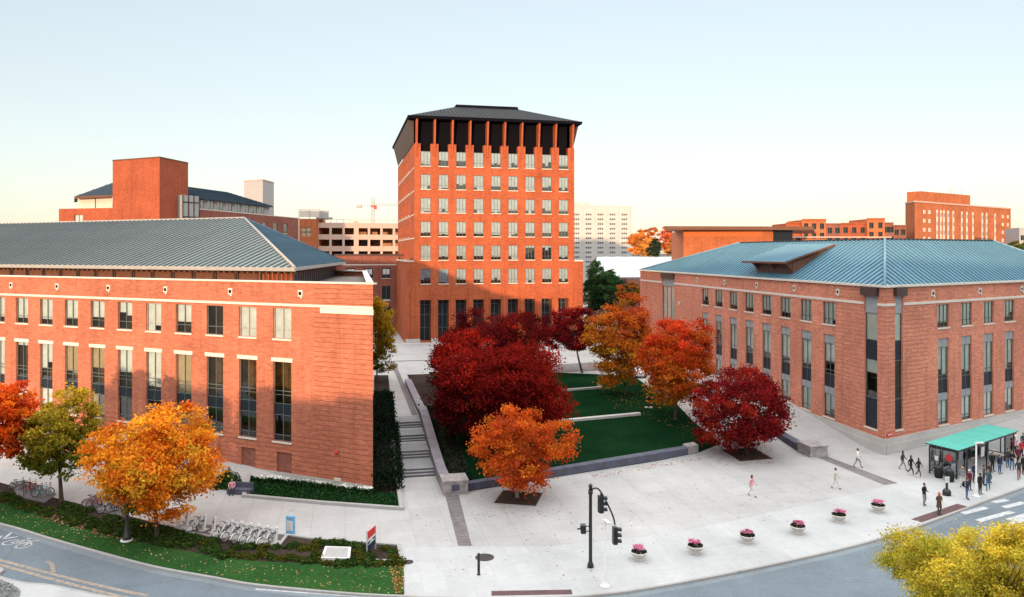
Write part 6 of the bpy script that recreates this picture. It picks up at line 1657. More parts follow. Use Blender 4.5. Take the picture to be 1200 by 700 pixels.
# planters
def planter(first=[None]):
    r = empty('flower_planter', (0, 0, 0)); 
    mb = MB(); mb.lathe([(0.28, 0.0), (0.30, 0.06), (0.24, 0.10), (0.30, 0.16), (0.44, 0.30), (0.52, 0.44), (0.56, 0.46), (0.57, 0.53), (0.50, 0.54), (0.46, 0.46), (0.001, 0.46)], 22); mb.build('bowl', M['bowl'], r)
    rng = np.random.default_rng(5); n = 520; a = rng.uniform(0, 2 * PI, n); rr = 0.52 * np.sqrt(rng.uniform(0, 1, n)); z = 0.50 + 0.26 * (1 - (rr / 0.55) ** 2) * rng.uniform(0.3, 1, n)
    P = np.stack([rr * np.cos(a), rr * np.sin(a), z], 1); nn = rng.normal(size=(n, 3)) * 0.5 + [0, 0, 1]; nn /= np.linalg.norm(nn, axis=1)[:, None]
    link('foliage', leaf_mesh('foliage', P.astype(np.float32), nn, np.full(n, 0.10), np.array([(0.03, 0.045, 0.025)]) * rng.uniform(0.5, 1.5, (n, 1)), M['leaf_dark'], rng), r)
    n = 420; a = rng.uniform(0, 2 * PI, n); rr = 0.42 * np.sqrt(rng.uniform(0, 1, n)); blob = np.stack([0.27 * np.cos(np.arange(7) * 0.9), 0.27 * np.sin(np.arange(7) * 0.9)], 1); blob[0] = 0; k = rng.integers(0, 7, n)
    P = np.stack([blob[k, 0] + rng.normal(0, 0.08, n), blob[k, 1] + 0.08 + rng.normal(0, 0.08, n), 0.74 + rng.uniform(0, 0.12, n)], 1); nn = rng.normal(size=(n, 3)) * 0.5 + [0, -0.4, 1]; nn /= np.linalg.norm(nn, axis=1)[:, None]
    link('blossom', leaf_mesh('blossom', P.astype(np.float32), nn, np.full(n, 0.075), np.array([(0.62, 0.16, 0.30), (0.66, 0.28, 0.42), (0.50, 0.10, 0.22)])[rng.integers(0, 3, n)], M['leaf_dark'], rng, 1.0), r)
    n = 26; P = rng.normal(size=(n, 3)) * [0.08, 0.06, 0.03] + [0.1, -0.22, 0.76]; nn = rng.normal(size=(n, 3)) * .4 + [0, -.5, 1]; nn /= np.linalg.norm(nn, axis=1)[:, None]
    link('white_blossom', leaf_mesh('white_blossom', P.astype(np.float32), nn, np.full(n, 0.07), np.full((n, 3), 0.7), M['leaf_dark'], rng, 1.0), r)
    return r
M['bowl'] = mat_plain('pale_stone_bowl', (0.56, 0.54, 0.50), 0.8, var=0.12, scale=6)
pl = planter()
PL = [(749, 656, 'pink flower bowl nearest the traffic signal'), (815, 648.5, 'pink flower bowl second from the traffic signal'), (876, 636, 'pink flower bowl third from the traffic signal'), (935, 625, 'pink flower bowl fourth from the traffic signal'), (983, 611.5, 'pink flower bowl second nearest the bus stop'), (1029, 600, 'pink flower bowl nearest the bus stop')]
for i, (x, y, l) in enumerate(PL):
    p = g(x, y); o = pl if i == 0 else dup(pl, p, i * 1.1)
    o.location = p; tag(o, l, 'planter', 'flower bowls along the street')

# bus shelter
def shelter():
    A, B_ = Vector(g2(1121, 562)), Vector(g2(1188, 537)); d = (B_ - A).normalized(); Ls = (B_ - A).length; ang = math.atan2(d.y, d.x)
    r = empty('bus_shelter', (A.x, A.y, 0), ang, 'black framed glass bus shelter with turquoise roof', 'bus shelter')
    D = 2.3; h = 2.35; mb = MB()
    nb = 6
    for i in range(nb + 1):
        x = Ls * i / nb
        for y in (0, D):
            if y == 0 and i in (2, 4): continue
            mb.box(x - 0.055, x + 0.055, y - 0.055, y + 0.055, 0, h)
    for y in (0, D):
        mb.box(-0.055, Ls + 0.055, y - 0.05, y + 0.05, h, h + 0.16)
        if y: mb.box(0.06, Ls - 0.06, y - 0.03, y + 0.03, 0.25, 0.33)
    for x in (0, Ls): mb.box(x - 0.05, x + 0.05, 0.056, D - 0.056, h + 0.002, h + 0.158); mb.box(x - 0.03, x + 0.03, 0.06, D - 0.06, 0.25, 0.33); mb.box(x - 0.04, x + 0.04, D / 2 - 0.04, D / 2 + 0.04, 0.33, h)
    mb.build('frame', M['black'], r)
    mb = MB(); z0 = h + 0.20; o_ = 0.28
    zr = z0 + 0.30
    P = [(-o_, -o_, z0), (Ls + o_, -o_, z0), (Ls + o_, D + o_, z0 + 0.12), (-o_, D + o_, z0 + 0.12)]
    up = [(a, b, c + 0.09) for a, b, c in P]; mb.face(P[::-1], 1); roof_plane(mb, up, 0.42, 0, h=0.03, w=0.03)
    for i in range(4): mb.quad(P[i], P[(i + 1) % 4], up[(i + 1) % 4], up[i], 1)
    mb.build('roof', [M['teal'], M['black']], r)
    for i in range(nb):
        x0, x1 = Ls * i / nb + 0.07, Ls * (i + 1) / nb - 0.07; mb = MB(); mb.box(x0, x1, D - 0.008, D + 0.008, 0.34, h - 0.02); mb.build('glass_panel', M['shelter_glass'], r)
    for x in (0, Ls):
        mb = MB(); mb.box(x - 0.008, x + 0.008, 0.07, D / 2 - 0.05, 0.34, h - 0.02); mb.box(x - 0.008, x + 0.008, D / 2 + 0.05, D - 0.07, 0.34, h - 0.02); mb.build('glass_panel', M['shelter_glass'], r)
    for a, b in ((0, 1), (5, 6)):
        x0, x1 = Ls * a / nb + 0.07, Ls * b / nb - 0.07; mb = MB(); mb.box(x0, x1, -0.008, 0.008, 0.34, h - 0.02); mb.build('glass_panel', M['shelter_glass'], r)
    mb = MB(); mb.box(1.2, Ls - 1.2, D - 0.55, D - 0.15, 0.42, 0.47); 
    for x in (1.5, Ls / 2, Ls - 1.5): mb.box(x - 0.04, x + 0.04, D - 0.45, D - 0.25, 0, 0.419)
    mb.build('bench', M['black'], r)
    # disc sign on the end wall, notice sheets
    mb = MB(); pts = [(-0.03, 0.65 + 0.3 * math.cos(2 * PI * i / 20), 1.75 + 0.3 * math.sin(2 * PI * i / 20)) for i in range(20)]; mb.face(pts[::-1], 0); mb.face([(-0.02, y, z) for _, y, z in pts], 0); mb.build('round_sign', M['red'], r)
    mb = MB(); mb.box(Ls * 0.42 - 0.32, Ls * 0.42 + 0.32, -0.07, -0.056, 1.25, 2.1); 
    for i in range(6): mb.box(Ls * 0.42 - 0.25, Ls * 0.42 + 0.25 - (i % 3) * 0.1, -0.075, -0.07, 1.36 + i * 0.11, 1.40 + i * 0.11, 1)
    mb.build('notice_board', [M['white'], M['panel_grey']], r)
    mb = MB(); mb.box(-0.02, -0.012, 1.55, 1.85, 1.3, 1.7); mb.build('notice_sheet', M['white'], r)
    return r
shelter()
def bin_(x, y, label):
    r = root_at('litter_bin', x, y, 0, label, 'litter bin', 'black litter bins at the shelter'); mb = MB()
    mb.lathe([(0.28, 0.0), (0.30, 0.05), (0.34, 0.85), (0.37, 0.87), (0.37, 0.93)], 18)
    for i in range(18): t = 2 * PI * i / 18; mb.tube([(0.315 * math.cos(t), 0.315 * math.sin(t), 0.06), (0.355 * math.cos(t), 0.355 * math.sin(t), 0.86)], 0.014, 4)
    mb.build('body', M['black'], r); mb = MB(); mb.lathe([(0.38, 0.931), (0.36, 1.0), (0.2, 1.10), (0.14, 1.10), (0.14, 1.02), (0.001, 1.02)], 18); mb.build('lid', M['black'], r)
bin_(1100, 560, 'black slatted litter bin at the corner of the bus shelter'); bin_(1113, 564.5, 'black litter bin under the front edge of the bus shelter')
def stop_post():
    r = root_at('bus_stop_post', 1109.5, 580.5, 0, 'short black post with white notice on a heavy black base', 'bus stop post'); mb = MB(); mb.lathe([(0.32, 0), (0.33, 0.3), (0.24, 0.48), (0.12, 0.55)], 16); mb.build('base', M['black'], r)
    mb = MB(); mb.box(-0.07, 0.07, -0.07, 0.07, 0.5, 1.5); mb.build('post', M['black'], r); mb = MB(); mb.box(-0.17, 0.17, -0.10, -0.072, 1.05, 1.55); mb.box(-0.12, 0.10, -0.105, -0.10, 1.35, 1.39, 1); mb.box(-0.12, 0.06, -0.105, -0.10, 1.24, 1.28, 1); mb.build('notice', [M['white'], M['panel_grey']], r)
stop_post()

# kiosk, banner, vault lid, bench
def kiosk():
    p0, p1 = Vector(g2(300, 600)), Vector(g2(400, 612)); r = root_at('bike_share_kiosk', 340.5, 626, math.atan2(p1.y - p0.y, p1.x - p0.x), 'blue and white bike-share kiosk panel at the end of the dock row', 'kiosk')
    mb = MB(); mb.bevbox(-0.32, 0.32, -0.10, 0.10, 0.0, 1.28, 0.02, 0); mb.build('panel', M['blue_pale'], r)
    mb = MB(); mb.box(-0.25, 0.25, -0.115, -0.101, 0.26, 0.96); mb.build('map_sheet', M['white'], r)
    mb = MB(); 
    for i in range(5): mb.box(-0.2, 0.2 - 0.07 * (i % 3), -0.12, -0.116, 0.34 + i * 0.12, 0.37 + i * 0.12)
    mb.box(-0.2, 0.2, -0.108, -0.101, 1.04, 1.16); mb.build('printed_line', M['panel_grey'], r)
M['blue_pale'] = mat_plain('kiosk_blue', (0.13, 0.36, 0.60), 0.5)
kiosk()
def banner():
    r = root_at('banner_sign', 430, 650, 0, 'slanted red, white and navy banner sign standing among the shrubs', 'sign'); 
    d = (Vector(g2(437, 645)) - Vector(g2(428.5, 650))).normalized(); r.rotation_euler.z = math.atan2(d.y, d.x)
    mb = MB(); 
    for x in (0.0, 0.95): mb.box(x - 0.035, x + 0.035, -0.035, 0.035, -0.05, 1.55 if x == 0 else 1.62)
    mb.build('post', M['silver'], r)
    def pan(name, pts, m): mb = MB(); mb.face([(x, -0.03, z) for x, z in pts], 0); mb.face([(x, 0.03, z) for x, z in pts][::-1], 0); [mb.quad((pts[i][0], 0.03, pts[i][1]), (pts[i - 1][0], 0.03, pts[i - 1][1]), (pts[i - 1][0], -0.03, pts[i - 1][1]), (pts[i][0], -0.03, pts[i][1])) for i in range(len(pts))]; mb.build(name, m, r)
    pan('red_panel', [(0.04, 0.95), (0.91, 1.15), (0.91, 1.60), (0.04, 1.45)], M['red']); pan('white_stripe', [(0.04, 0.78), (0.91, 0.98), (0.91, 1.15), (0.04, 0.95)], M['white']); pan('navy_panel', [(0.04, 0.28), (0.91, 0.40), (0.91, 0.98), (0.04, 0.78)], M['navy'])
    mb = MB(); mb.face([(0.06, -0.034, 0.58), (0.89, -0.034, 0.76), (0.89, -0.034, 0.82), (0.06, -0.034, 0.64)]); mb.face([(0.2, -0.034, 0.66), (0.7, -0.034, 0.77), (0.5, -0.034, 0.90)]); mb.build('emblem', M['white'], r)
banner()
def vault():
    P = [g2(376, 660), g2(410, 660.5), g2(411.5, 647), g2(381, 646)]; c = sum((Vector(p) for p in P), Vector((0, 0))) / 4
    r = empty('utility_vault', (c.x, c.y, 0), 0, 'pale concrete utility slab with white rim set among the shrubs', 'utility cover')
    Q = [Vector(p) - c for p in P]; mb = MB(); mb.prism([(p.x, p.y) for p in Q], -0.02, 0.34); mb.build('rim', M['white'], r)
    mb = MB(); mb.prism([(p.x * 0.8, p.y * 0.8) for p in Q], 0.341, 0.36); mb.build('lid', M['greywall'], r)
vault()
def bench():
    d = Vector(g2(291, 574)) - Vector(g2(266, 573)); r = root_at('stone_bench', 281, 579, math.atan2(d.y, d.x), 'dark blocky bench against the left hall under the round bush', 'bench')
    mb = MB(); mb.bevbox(-1.0, 1.0, -0.25, 0.45, 0.0, 0.46, 0.03); mb.build('seat', M['stone_dark'], r); mb = MB(); mb.bevbox(-1.0, 1.0, 0.30, 0.45, 0.461, 0.88, 0.02); mb.build('backrest', M['stone_dark'], r); return r
BENCH = bench()

# bicycles
def bike(share, frame_mat, seat_mat):
    r = empty('bicycle', (0, 0, 0)); W, Rw = 1.06, 0.34
    for x in (-W / 2, W / 2):
        mb = MB(); n = 22
        for rad, tr, mi in ((Rw - 0.03, 0.028, 0), (Rw - 0.07, 0.018, 1)):
            pts = [(x + rad * math.cos(2 * PI * i / n), 0, Rw + rad * math.sin(2 * PI * i / n)) for i in range(n + 1)]; mb.tube(pts, tr, 5, mi, caps=False)
        for i in range(8): t = PI * i / 8; mb.tube([(x - (Rw - .07) * math.cos(t), 0, Rw - (Rw - .07) * math.sin(t)), (x + (Rw - .07) * math.cos(t), 0, Rw + (Rw - .07) * math.sin(t))], 0.006, 3, 1, caps=False)
        mb.tube([(x, -0.05, Rw), (x, 0.05, Rw)], 0.035, 8, 1); mb.build('wheel', [M['rubber'], M['silver']], r)
    mb = MB(); bb = (-0.06, 0, 0.30); st = (-0.22, 0, 0.78); hd = (0.34, 0, 0.80); rw = (-W / 2, 0, Rw); fw = (W / 2, 0, Rw); t = 0.032 if share else 0.02
    if share: segs = [(bb, hd), ((bb[0] - .03, 0, .36), (0.3, 0, 0.7)), (bb, st)]
    else: segs = [(bb, hd), (st, hd), (bb, st)]
    for a, b in segs: mb.tube([a, b], t * 1.3, 8)
    for s in (-0.05, 0.05): mb.tube([bb, (rw[0], s, rw[2])], t * .7, 6); mb.tube([st, (rw[0], s, rw[2])], t * .6, 6); mb.tube([(hd[0] + .02, s * .8, hd[2] - .1), (fw[0], s, fw[2])], t * .7, 6)
    mb.tube([(0.31, 0, 0.90), (0.36, 0, 0.70)], 0.03, 8); mb.tube([(-0.06, 0.1, 0.30), (-0.06, -0.1, 0.30)], 0.06, 10); mb.tube([st, (-0.25, 0, 0.90)], 0.018, 6)
    mb.build('frame', frame_mat, r)
    mb = MB(); mb.tube([(0.31, 0, 0.88), (0.29, 0, 1.0), (0.29, 0.0, 1.02)], 0.02, 6); mb.tube([(0.14, 0.29, 1.03), (0.27, 0.2, 1.04), (0.30, 0, 1.02), (0.27, -0.2, 1.04), (0.14, -0.29, 1.03)], 0.017, 6); mb.build('handlebar', M['black'], r)
    mb = MB(); mb.ball((-0.30, 0, 0.93), (0.15, 0.09, 0.04), 10, 6); mb.ball((-0.18, 0, 0.93), (0.12, 0.035, 0.03), 8, 5); mb.build('saddle', seat_mat, r)
    if share:
        mb = MB()
        for x, a0, a1 in ((-W / 2, 0.1, 0.95), (W / 2, 0.25, 0.85)):
            pts = [(x + (Rw + .035) * math.cos(PI * (a0 + (a1 - a0) * i / 9)), 0, Rw + (Rw + .035) * math.sin(PI * (a0 + (a1 - a0) * i / 9))) for i in range(10)]
            for i in range(9): a, b = pts[i], pts[i + 1]; mb.quad((a[0], -.05, a[2]), (b[0], -.05, b[2]), (b[0], .05, b[2]), (a[0], .05, a[2]))
        mb.face([(-W / 2 - .28, 0.052, Rw + .02), (-W / 2 + .28, 0.052, Rw + .02), (-W / 2 + .2, 0.052, Rw + .26), (-W / 2 - .2, 0.052, Rw + .26)]); mb.face([(-W / 2 - .28, -0.052, Rw + .02), (-W / 2 + .28, -0.052, Rw + .02), (-W / 2 + .2, -0.052, Rw + .26), (-W / 2 - .2, -0.052, Rw + .26)])
        mb.build('fender', M['white'], r)
        mb = MB(); 
        mb.box(0.38, 0.66, -0.17, 0.17, 0.78, 0.80); mb.box(0.38, 0.40, -0.17, 0.17, 0.80, 1.0); mb.box(0.40, 0.66, -0.17, -0.15, 0.80, 0.98); mb.box(0.40, 0.66, 0.15, 0.17, 0.80, 0.98); mb.box(0.64, 0.66, -0.149, 0.149, 0.80, 0.96); mb.build('basket', M['white'], r)
    return r
def dock(first):
    r = empty('bike_dock', (0, 0, 0)); mb = MB()
    Mx = Matrix.Rotation(-0.16, 4, 'Y')
    mb.bevbox(-0.09, 0.09, -0.10, 0.10, 0.0, 1.02, 0.04, 0, Matrix.Translation((0, 0, 0.03)) @ Mx); mb.build('pillar', M['white'], r)
    mb = MB(); mb.box(-0.35, 0.35, -0.22, 0.22, 0.0, 0.04); mb.build('base_plate', M['silver'], r)
    mb = MB(); mb.box(0.09, 0.14, -0.05, 0.05, 0.62, 0.74, 0, Mx); mb.build('lock_port', M['black'], r); return r
d_row = Vector(g2(322, 634)) - Vector(g2(228, 620)); row_ang = math.atan2(d_row.y, d_row.x)
DK = [(208, 613.5), (218.5, 616), (238.5, 619.5), (250, 621.5), (270, 625.5), (281, 627.5), (292, 629.2), (302, 631), (312, 632.7), (322.5, 634.2)]
has = [0, 0, 1, 0, 1, 1, 1, 1, 1, 1]
dk = dock(None); sb_ = bike(True, M['white'], M['black'])
b_ang = row_ang + PI / 2 - 0.12; nb_ = 0
seen_b = False
DL = ['bare white dock pillar farthest from the blue kiosk, under the orange maple', 'bare white dock pillar second farthest from the blue kiosk', 'white dock pillar holding the first lone bike-share bicycle', 'bare white dock pillar between the two lone bike-share bicycles', 'white dock pillar holding the second lone bike-share bicycle', 'white dock pillar at the maple end of the tight row of bicycles', 'white dock pillar second from the maple end of the tight bicycle row', 'white dock pillar in the middle of the tight bicycle row', 'white dock pillar second nearest the blue kiosk', 'white dock pillar nearest the blue kiosk']
BL = {2: 'white bike-share bicycle standing alone farthest from the blue kiosk', 4: 'white bike-share bicycle standing alone between a bare dock and the tight row', 5: 'white bike-share bicycle at the maple end of the tight row', 6: 'white bike-share bicycle second from the maple end of the tight row', 7: 'white bike-share bicycle in the middle of the tight row', 8: 'white bike-share bicycle second nearest the blue kiosk', 9: 'white bike-share bicycle nearest the blue kiosk'}
for i, (x, y) in enumerate(DK):
    p = g(x, y + 2); o = dk if i == 0 else dup(dk, p); o.location = (p.x, p.y, 0.012); o.rotation_euler = (0, 0, b_ang + PI); tag(o, DL[i], 'bike dock', 'bike-share docks')
    if has[i]:
        v = Vector((math.cos(b_ang), math.sin(b_ang))); q_ = Vector((p.x, p.y)) - v * 0.62 + Vector((math.cos(row_ang), math.sin(row_ang))) * -0.20
        o = sb_ if not seen_b else dup(sb_, (0, 0, 0)); seen_b = True; o.location = (q_.x, q_.y, 0.012); o.rotation_euler = (0.06 * random.Random(i).uniform(-1, 1), 0, b_ang + random.Random(i).uniform(-.08, .08)); tag(o, BL[i], 'bicycle', 'white bike-share bicycles')
def lone_bike(x, y, rz, fm, sm, label, lean=0.1):
    p = g(x, y); o = bike(False, fm, sm); o.location = (p.x, p.y, 0.05); o.rotation_euler = (lean, 0, rz); tag(o, label, 'bicycle', 'private bicycles at the racks')
M['cyan'] = mat_plain('pale_blue_paint', (0.18, 0.40, 0.48), 0.4); M['maroon'] = mat_plain('maroon_paint', (0.20, 0.02, 0.04), 0.4)
lone_bike(31, 573, 0.25, M['maroon'], M['black'], 'dark red bicycle in the rack left of the olive maple')
lone_bike(38, 575.5, 0.1, M['red'], M['black'], 'bright red bicycle beside the dark red one in the left rack')
lone_bike(50, 581.5, 0.35, M['cyan'], M['black'], 'pale blue bicycle in the rack left of the olive maple')
lone_bike(23, 571, 0.35, M['black'], M['black'], 'black bicycle at the far left end of the rack')
lone_bike(110, 594, 0.5, M['red'], M['black'], 'red bicycle in the rack between the olive and orange maples')
lone_bike(115, 595, 0.7, M['maroon'], M['black'], 'maroon bicycle leaning beside the red one between the maples')
lone_bike(127, 601, 0.55, M['white'], M['black'], 'white framed bicycle between the two maples')
lone_bike(138, 600, 0.45, M['navy'], M['black'], 'dark blue bicycle under the orange maple near the lamp post')
def rack(x, y, rz, label):
    p = g(x, y); r = empty('bike_rack', (p.x, p.y, p.z + .045), rz, label, 'bike rack', 'hoop racks for bicycles'); mb = MB()
    for i in range(4): y_ = -0.9 + 0.6 * i; mb.tube(smooth3([(-0.3, y_, 0), (-0.3, y_, 0.7), (0, y_, 0.88), (0.3, y_, 0.7), (0.3, y_, 0)], 4), 0.025, 6)
    mb.build('hoop', M['black'], r)
rack(44, 580, 1.9, 'black hoop rack by the pale blue bicycle'); rack(124, 598.5, 2.0, 'black hoop rack by the white framed bicycle')
for i, (x, y, l) in enumerate(((444, 474, 'pale bicycle in the shade beside the upper hedge, nearest the hall'), (449, 471, 'pale bicycle in the middle of the shaded row by the upper hedge'), (455, 473, 'pale bicycle nearest the walkway in the shaded row by the upper hedge'))):
    p = g(x, y); o = bike(False, M['silver'], M['black']); o.location = (p.x, p.y, p.z + .03); o.rotation_euler = (0.08, 0, 1.3 + .15 * i); tag(o, l, 'bicycle', 'private bicycles in the shade')

# a parked van glimpsed beyond the lawn maples
def vehicle():
    p = g(745, 441); r = empty('parked_car', p, 1.9, 'white parked car glimpsed between the two tall lawn maples', 'car')
    prof = [(-2.1, 0.35), (-2.15, 0.75), (-1.95, 0.95), (-1.55, 1.0), (-0.95, 1.5), (0.7, 1.52), (1.35, 1.02), (2.05, 0.88), (2.15, 0.6), (2.1, 0.32)]
    mb = MB(); w = 0.85; tw = 0.68; f = lambda z: w if z < 1.03 else tw
    Lp = [(x, -f(z), z) for x, z in prof]; Rp = [(x, f(z), z) for x, z in prof]
    for i in range(len(prof)): j = (i + 1) % len(prof); mb.quad(Lp[i], Lp[j], Rp[j], Rp[i])
    mb.face(Lp); mb.face(Rp[::-1]); mb.build('body', M['white'], r)
    for s in (-1, 1):
        mb = MB(); y = s * (tw + 0.02); y2 = s * (w + 0.01); mb.quad((-1.35, s * (w - .05), 1.06), (1.15, s * (w - .05), 1.06), (0.6, y, 1.46), (-0.9, y, 1.46)); mb.build('side_window', M['panel'], r)
        for x in (-1.35, 1.35): mb = MB(); mb.tube([(x, s * 0.66, 0.32), (x, s * 0.88, 0.32)], 0.32, 16, 0); mb.tube([(x, s * 0.87, 0.32), (x, s * 0.89, 0.32)], 0.19, 12, 1); mb.build('wheel', [M['rubber'], M['silver']], r)
    mb = MB(); mb.quad((0.78, -0.6, 1.48), (1.32, -0.74, 1.06), (1.32, 0.74, 1.06), (0.78, 0.6, 1.48)); 
    for v in range(len(mb.v)): mb.v[v] = (mb.v[v][0] + .03, mb.v[v][1], mb.v[v][2] + .03)
    mb.build('windscreen', M['panel'], r)
    mb = MB(); mb.box(2.13, 2.17, -0.5, 0.5, 0.45, 0.72); mb.build('grille', M['black'], r)
    for s in (-1, 1): mb = MB(); mb.ball((2.06, s * 0.66, 0.72), (0.1, 0.16, 0.09), 8, 6); mb.build('headlight', M['silver'], r)
vehicle()
# ================================================================== PEOPLE
SKIN = mat_plain('skin', (0.42, 0.24, 0.17), 0.6); SKIN_D = mat_plain('brown_skin', (0.16, 0.08, 0.05), 0.6)
def cloth(name, c): return mat_plain(name, c, 0.9, var=0.2, scale=5)
CL = {k: cloth(k + '_cloth', v) for k, v in dict(black=(0.015, 0.015, 0.018), charcoal=(0.045, 0.045, 0.05), grey=(0.22, 0.22, 0.23), pale=(0.55, 0.55, 0.53), white=(0.7, 0.7, 0.69), jeans=(0.05, 0.12, 0.24), navy=(0.02, 0.03, 0.07), maroon=(0.12, 0.015, 0.03), pink=(0.62, 0.30, 0.36), rust=(0.22, 0.06, 0.04), brown=(0.10, 0.06, 0.045), teal=(0.05, 0.10, 0.12), cream=(0.50, 0.50, 0.38), red=(0.42, 0.03, 0.04), sage=(0.42, 0.46, 0.36)).items()}
HAIR = {k: mat_plain(k + '_hair', v, 0.7, var=0.3, scale=14) for k, v in dict(dark=(0.015, 0.011, 0.009), brown=(0.06, 0.035, 0.02), orange=(0.50, 0.14, 0.03), blond=(0.40, 0.28, 0.14)).items()}
EYE = M['black']
def skeleton(pose):
    """joints (x right, y forward negative = facing -y, z up) for a 1.75 m figure and bones with a cloth zone each"""
    J, B = {}, []
    def j(n, p, r): J[n] = (Vector(p), r)
    seated = pose == 'sit'; dz = -0.47 if seated else 0.0
    j('pelvis', (0, 0, 0.96 + dz), 0.150); j('waist', (0, 0.0, 1.12 + dz), 0.135); j('chest', (0, -0.01, 1.32 + dz), 0.160); j('neckb', (0, 0.0, 1.47 + dz), 0.075); j('neck', (0, -0.02, 1.56 + dz), 0.052)
    B += [('pelvis', 'waist', 'top'), ('waist', 'chest', 'top'), ('chest', 'neckb', 'top'), ('neckb', 'neck', 'skin')]
    legs = dict(stand=((0.10, -0.01, 0.51, 0.11, 0.01), (0.10, 0.0, 0.51, 0.12, 0.02)), walk=((0.09, -0.20, 0.53, 0.08, -0.28), (0.09, 0.10, 0.50, 0.08, 0.38)), sit=((0.11, -0.42, 0.49, 0.11, -0.40), (0.11, -0.42, 0.48, 0.13, -0.44)), lean=((0.10, -0.04, 0.51, 0.13, -0.02), (0.10, -0.08, 0.52, 0.12, 0.10)))[pose]
    for s, n, (kx, ky, kz, ax, ay) in ((-1, 'l', legs[0]), (1, 'r', legs[1])):
        j('hip' + n, (s * 0.095, 0, 0.90 + dz), 0.098); j('knee' + n, (s * kx, ky, kz), 0.062); j('ankle' + n, (s * ax, ay, 0.095 if not (pose == 'walk' and s > 0) else 0.14), 0.042); j('toe' + n, (s * (ax + 0.03), ay - 0.19, 0.045), 0.038)
        B += [('pelvis', 'hip' + n, 'legs'), ('hip' + n, 'knee' + n, 'legs'), ('knee' + n, 'ankle' + n, 'legs'), ('ankle' + n, 'toe' + n, 'shoes')]
    arms = dict(stand=(((0.25, 0.03, 1.16), (0.25, -0.06, 0.92)), ((0.25, 0.03, 1.16), (0.24, -0.06, 0.92))), walk=(((0.25, 0.12, 1.17), (0.25, 0.06, 0.93)), ((0.25, -0.08, 1.17), (0.22, -0.26, 1.0))), sit=(((0.26, -0.06, 1.18), (0.17, -0.28, 1.08)), ((0.26, -0.06, 1.18), (0.15, -0.28, 1.10))), lean=(((0.26, 0.0, 1.17), (0.08, -0.24, 1.20)), ((0.26, 0.0, 1.17), (0.10, -0.23, 1.14))))[pose]
    for s, n, ((ex, ey, ez), (wx, wy, wz)) in ((-1, 'l', arms[0]), (1, 'r', arms[1])):
        j('sh' + n, (s * 0.185, 0.0, 1.425 + dz), 0.070); j('el' + n, (s * ex, ey, ez + dz), 0.050); j('wr' + n, (s * wx, wy, wz + dz), 0.032)
        e, w = J['el' + n][0], J['wr' + n][0]; d = (w - e).normalized(); j('pa' + n, w + d * 0.075, 0.034)
        B += [('chest', 'sh' + n, 'top'), ('sh' + n, 'el' + n, 'top'), ('el' + n, 'wr' + n, 'top'), ('wr' + n, 'pa' + n, 'skin')]
        side = d.cross(Vector((s, 0, 0))).normalized(); inw = Vector((-s, 0, 0)); inw = (inw - d * inw.dot(d)).normalized()
        for k, (off, ln) in enumerate(((-0.030, 0.070), (-0.010, 0.080), (0.010, 0.074), (0.029, 0.058))):
            b0 = w + d * 0.085 + side * off; m = b0 + d * ln * 0.5 + inw * 0.008; t = b0 + d * ln * 0.85 + inw * 0.03
            j(f'f{k}a{n}', b0, 0.010); j(f'f{k}b{n}', m, 0.009); j(f'f{k}c{n}', t, 0.008); B += [('pa' + n, f'f{k}a{n}', 'skin'), (f'f{k}a{n}', f'f{k}b{n}', 'skin'), (f'f{k}b{n}', f'f{k}c{n}', 'skin')]
        b0 = w + d * 0.035 + side * -0.040 + inw * 0.01; t = b0 + d * 0.045 + side * -0.018 + inw * 0.015
        j('ta' + n, b0, 0.011); j('tb' + n, t, 0.009); B += [('wr' + n, 'ta' + n, 'skin'), ('ta' + n, 'tb' + n, 'skin')]
    return J, B, dz
BODY = {}
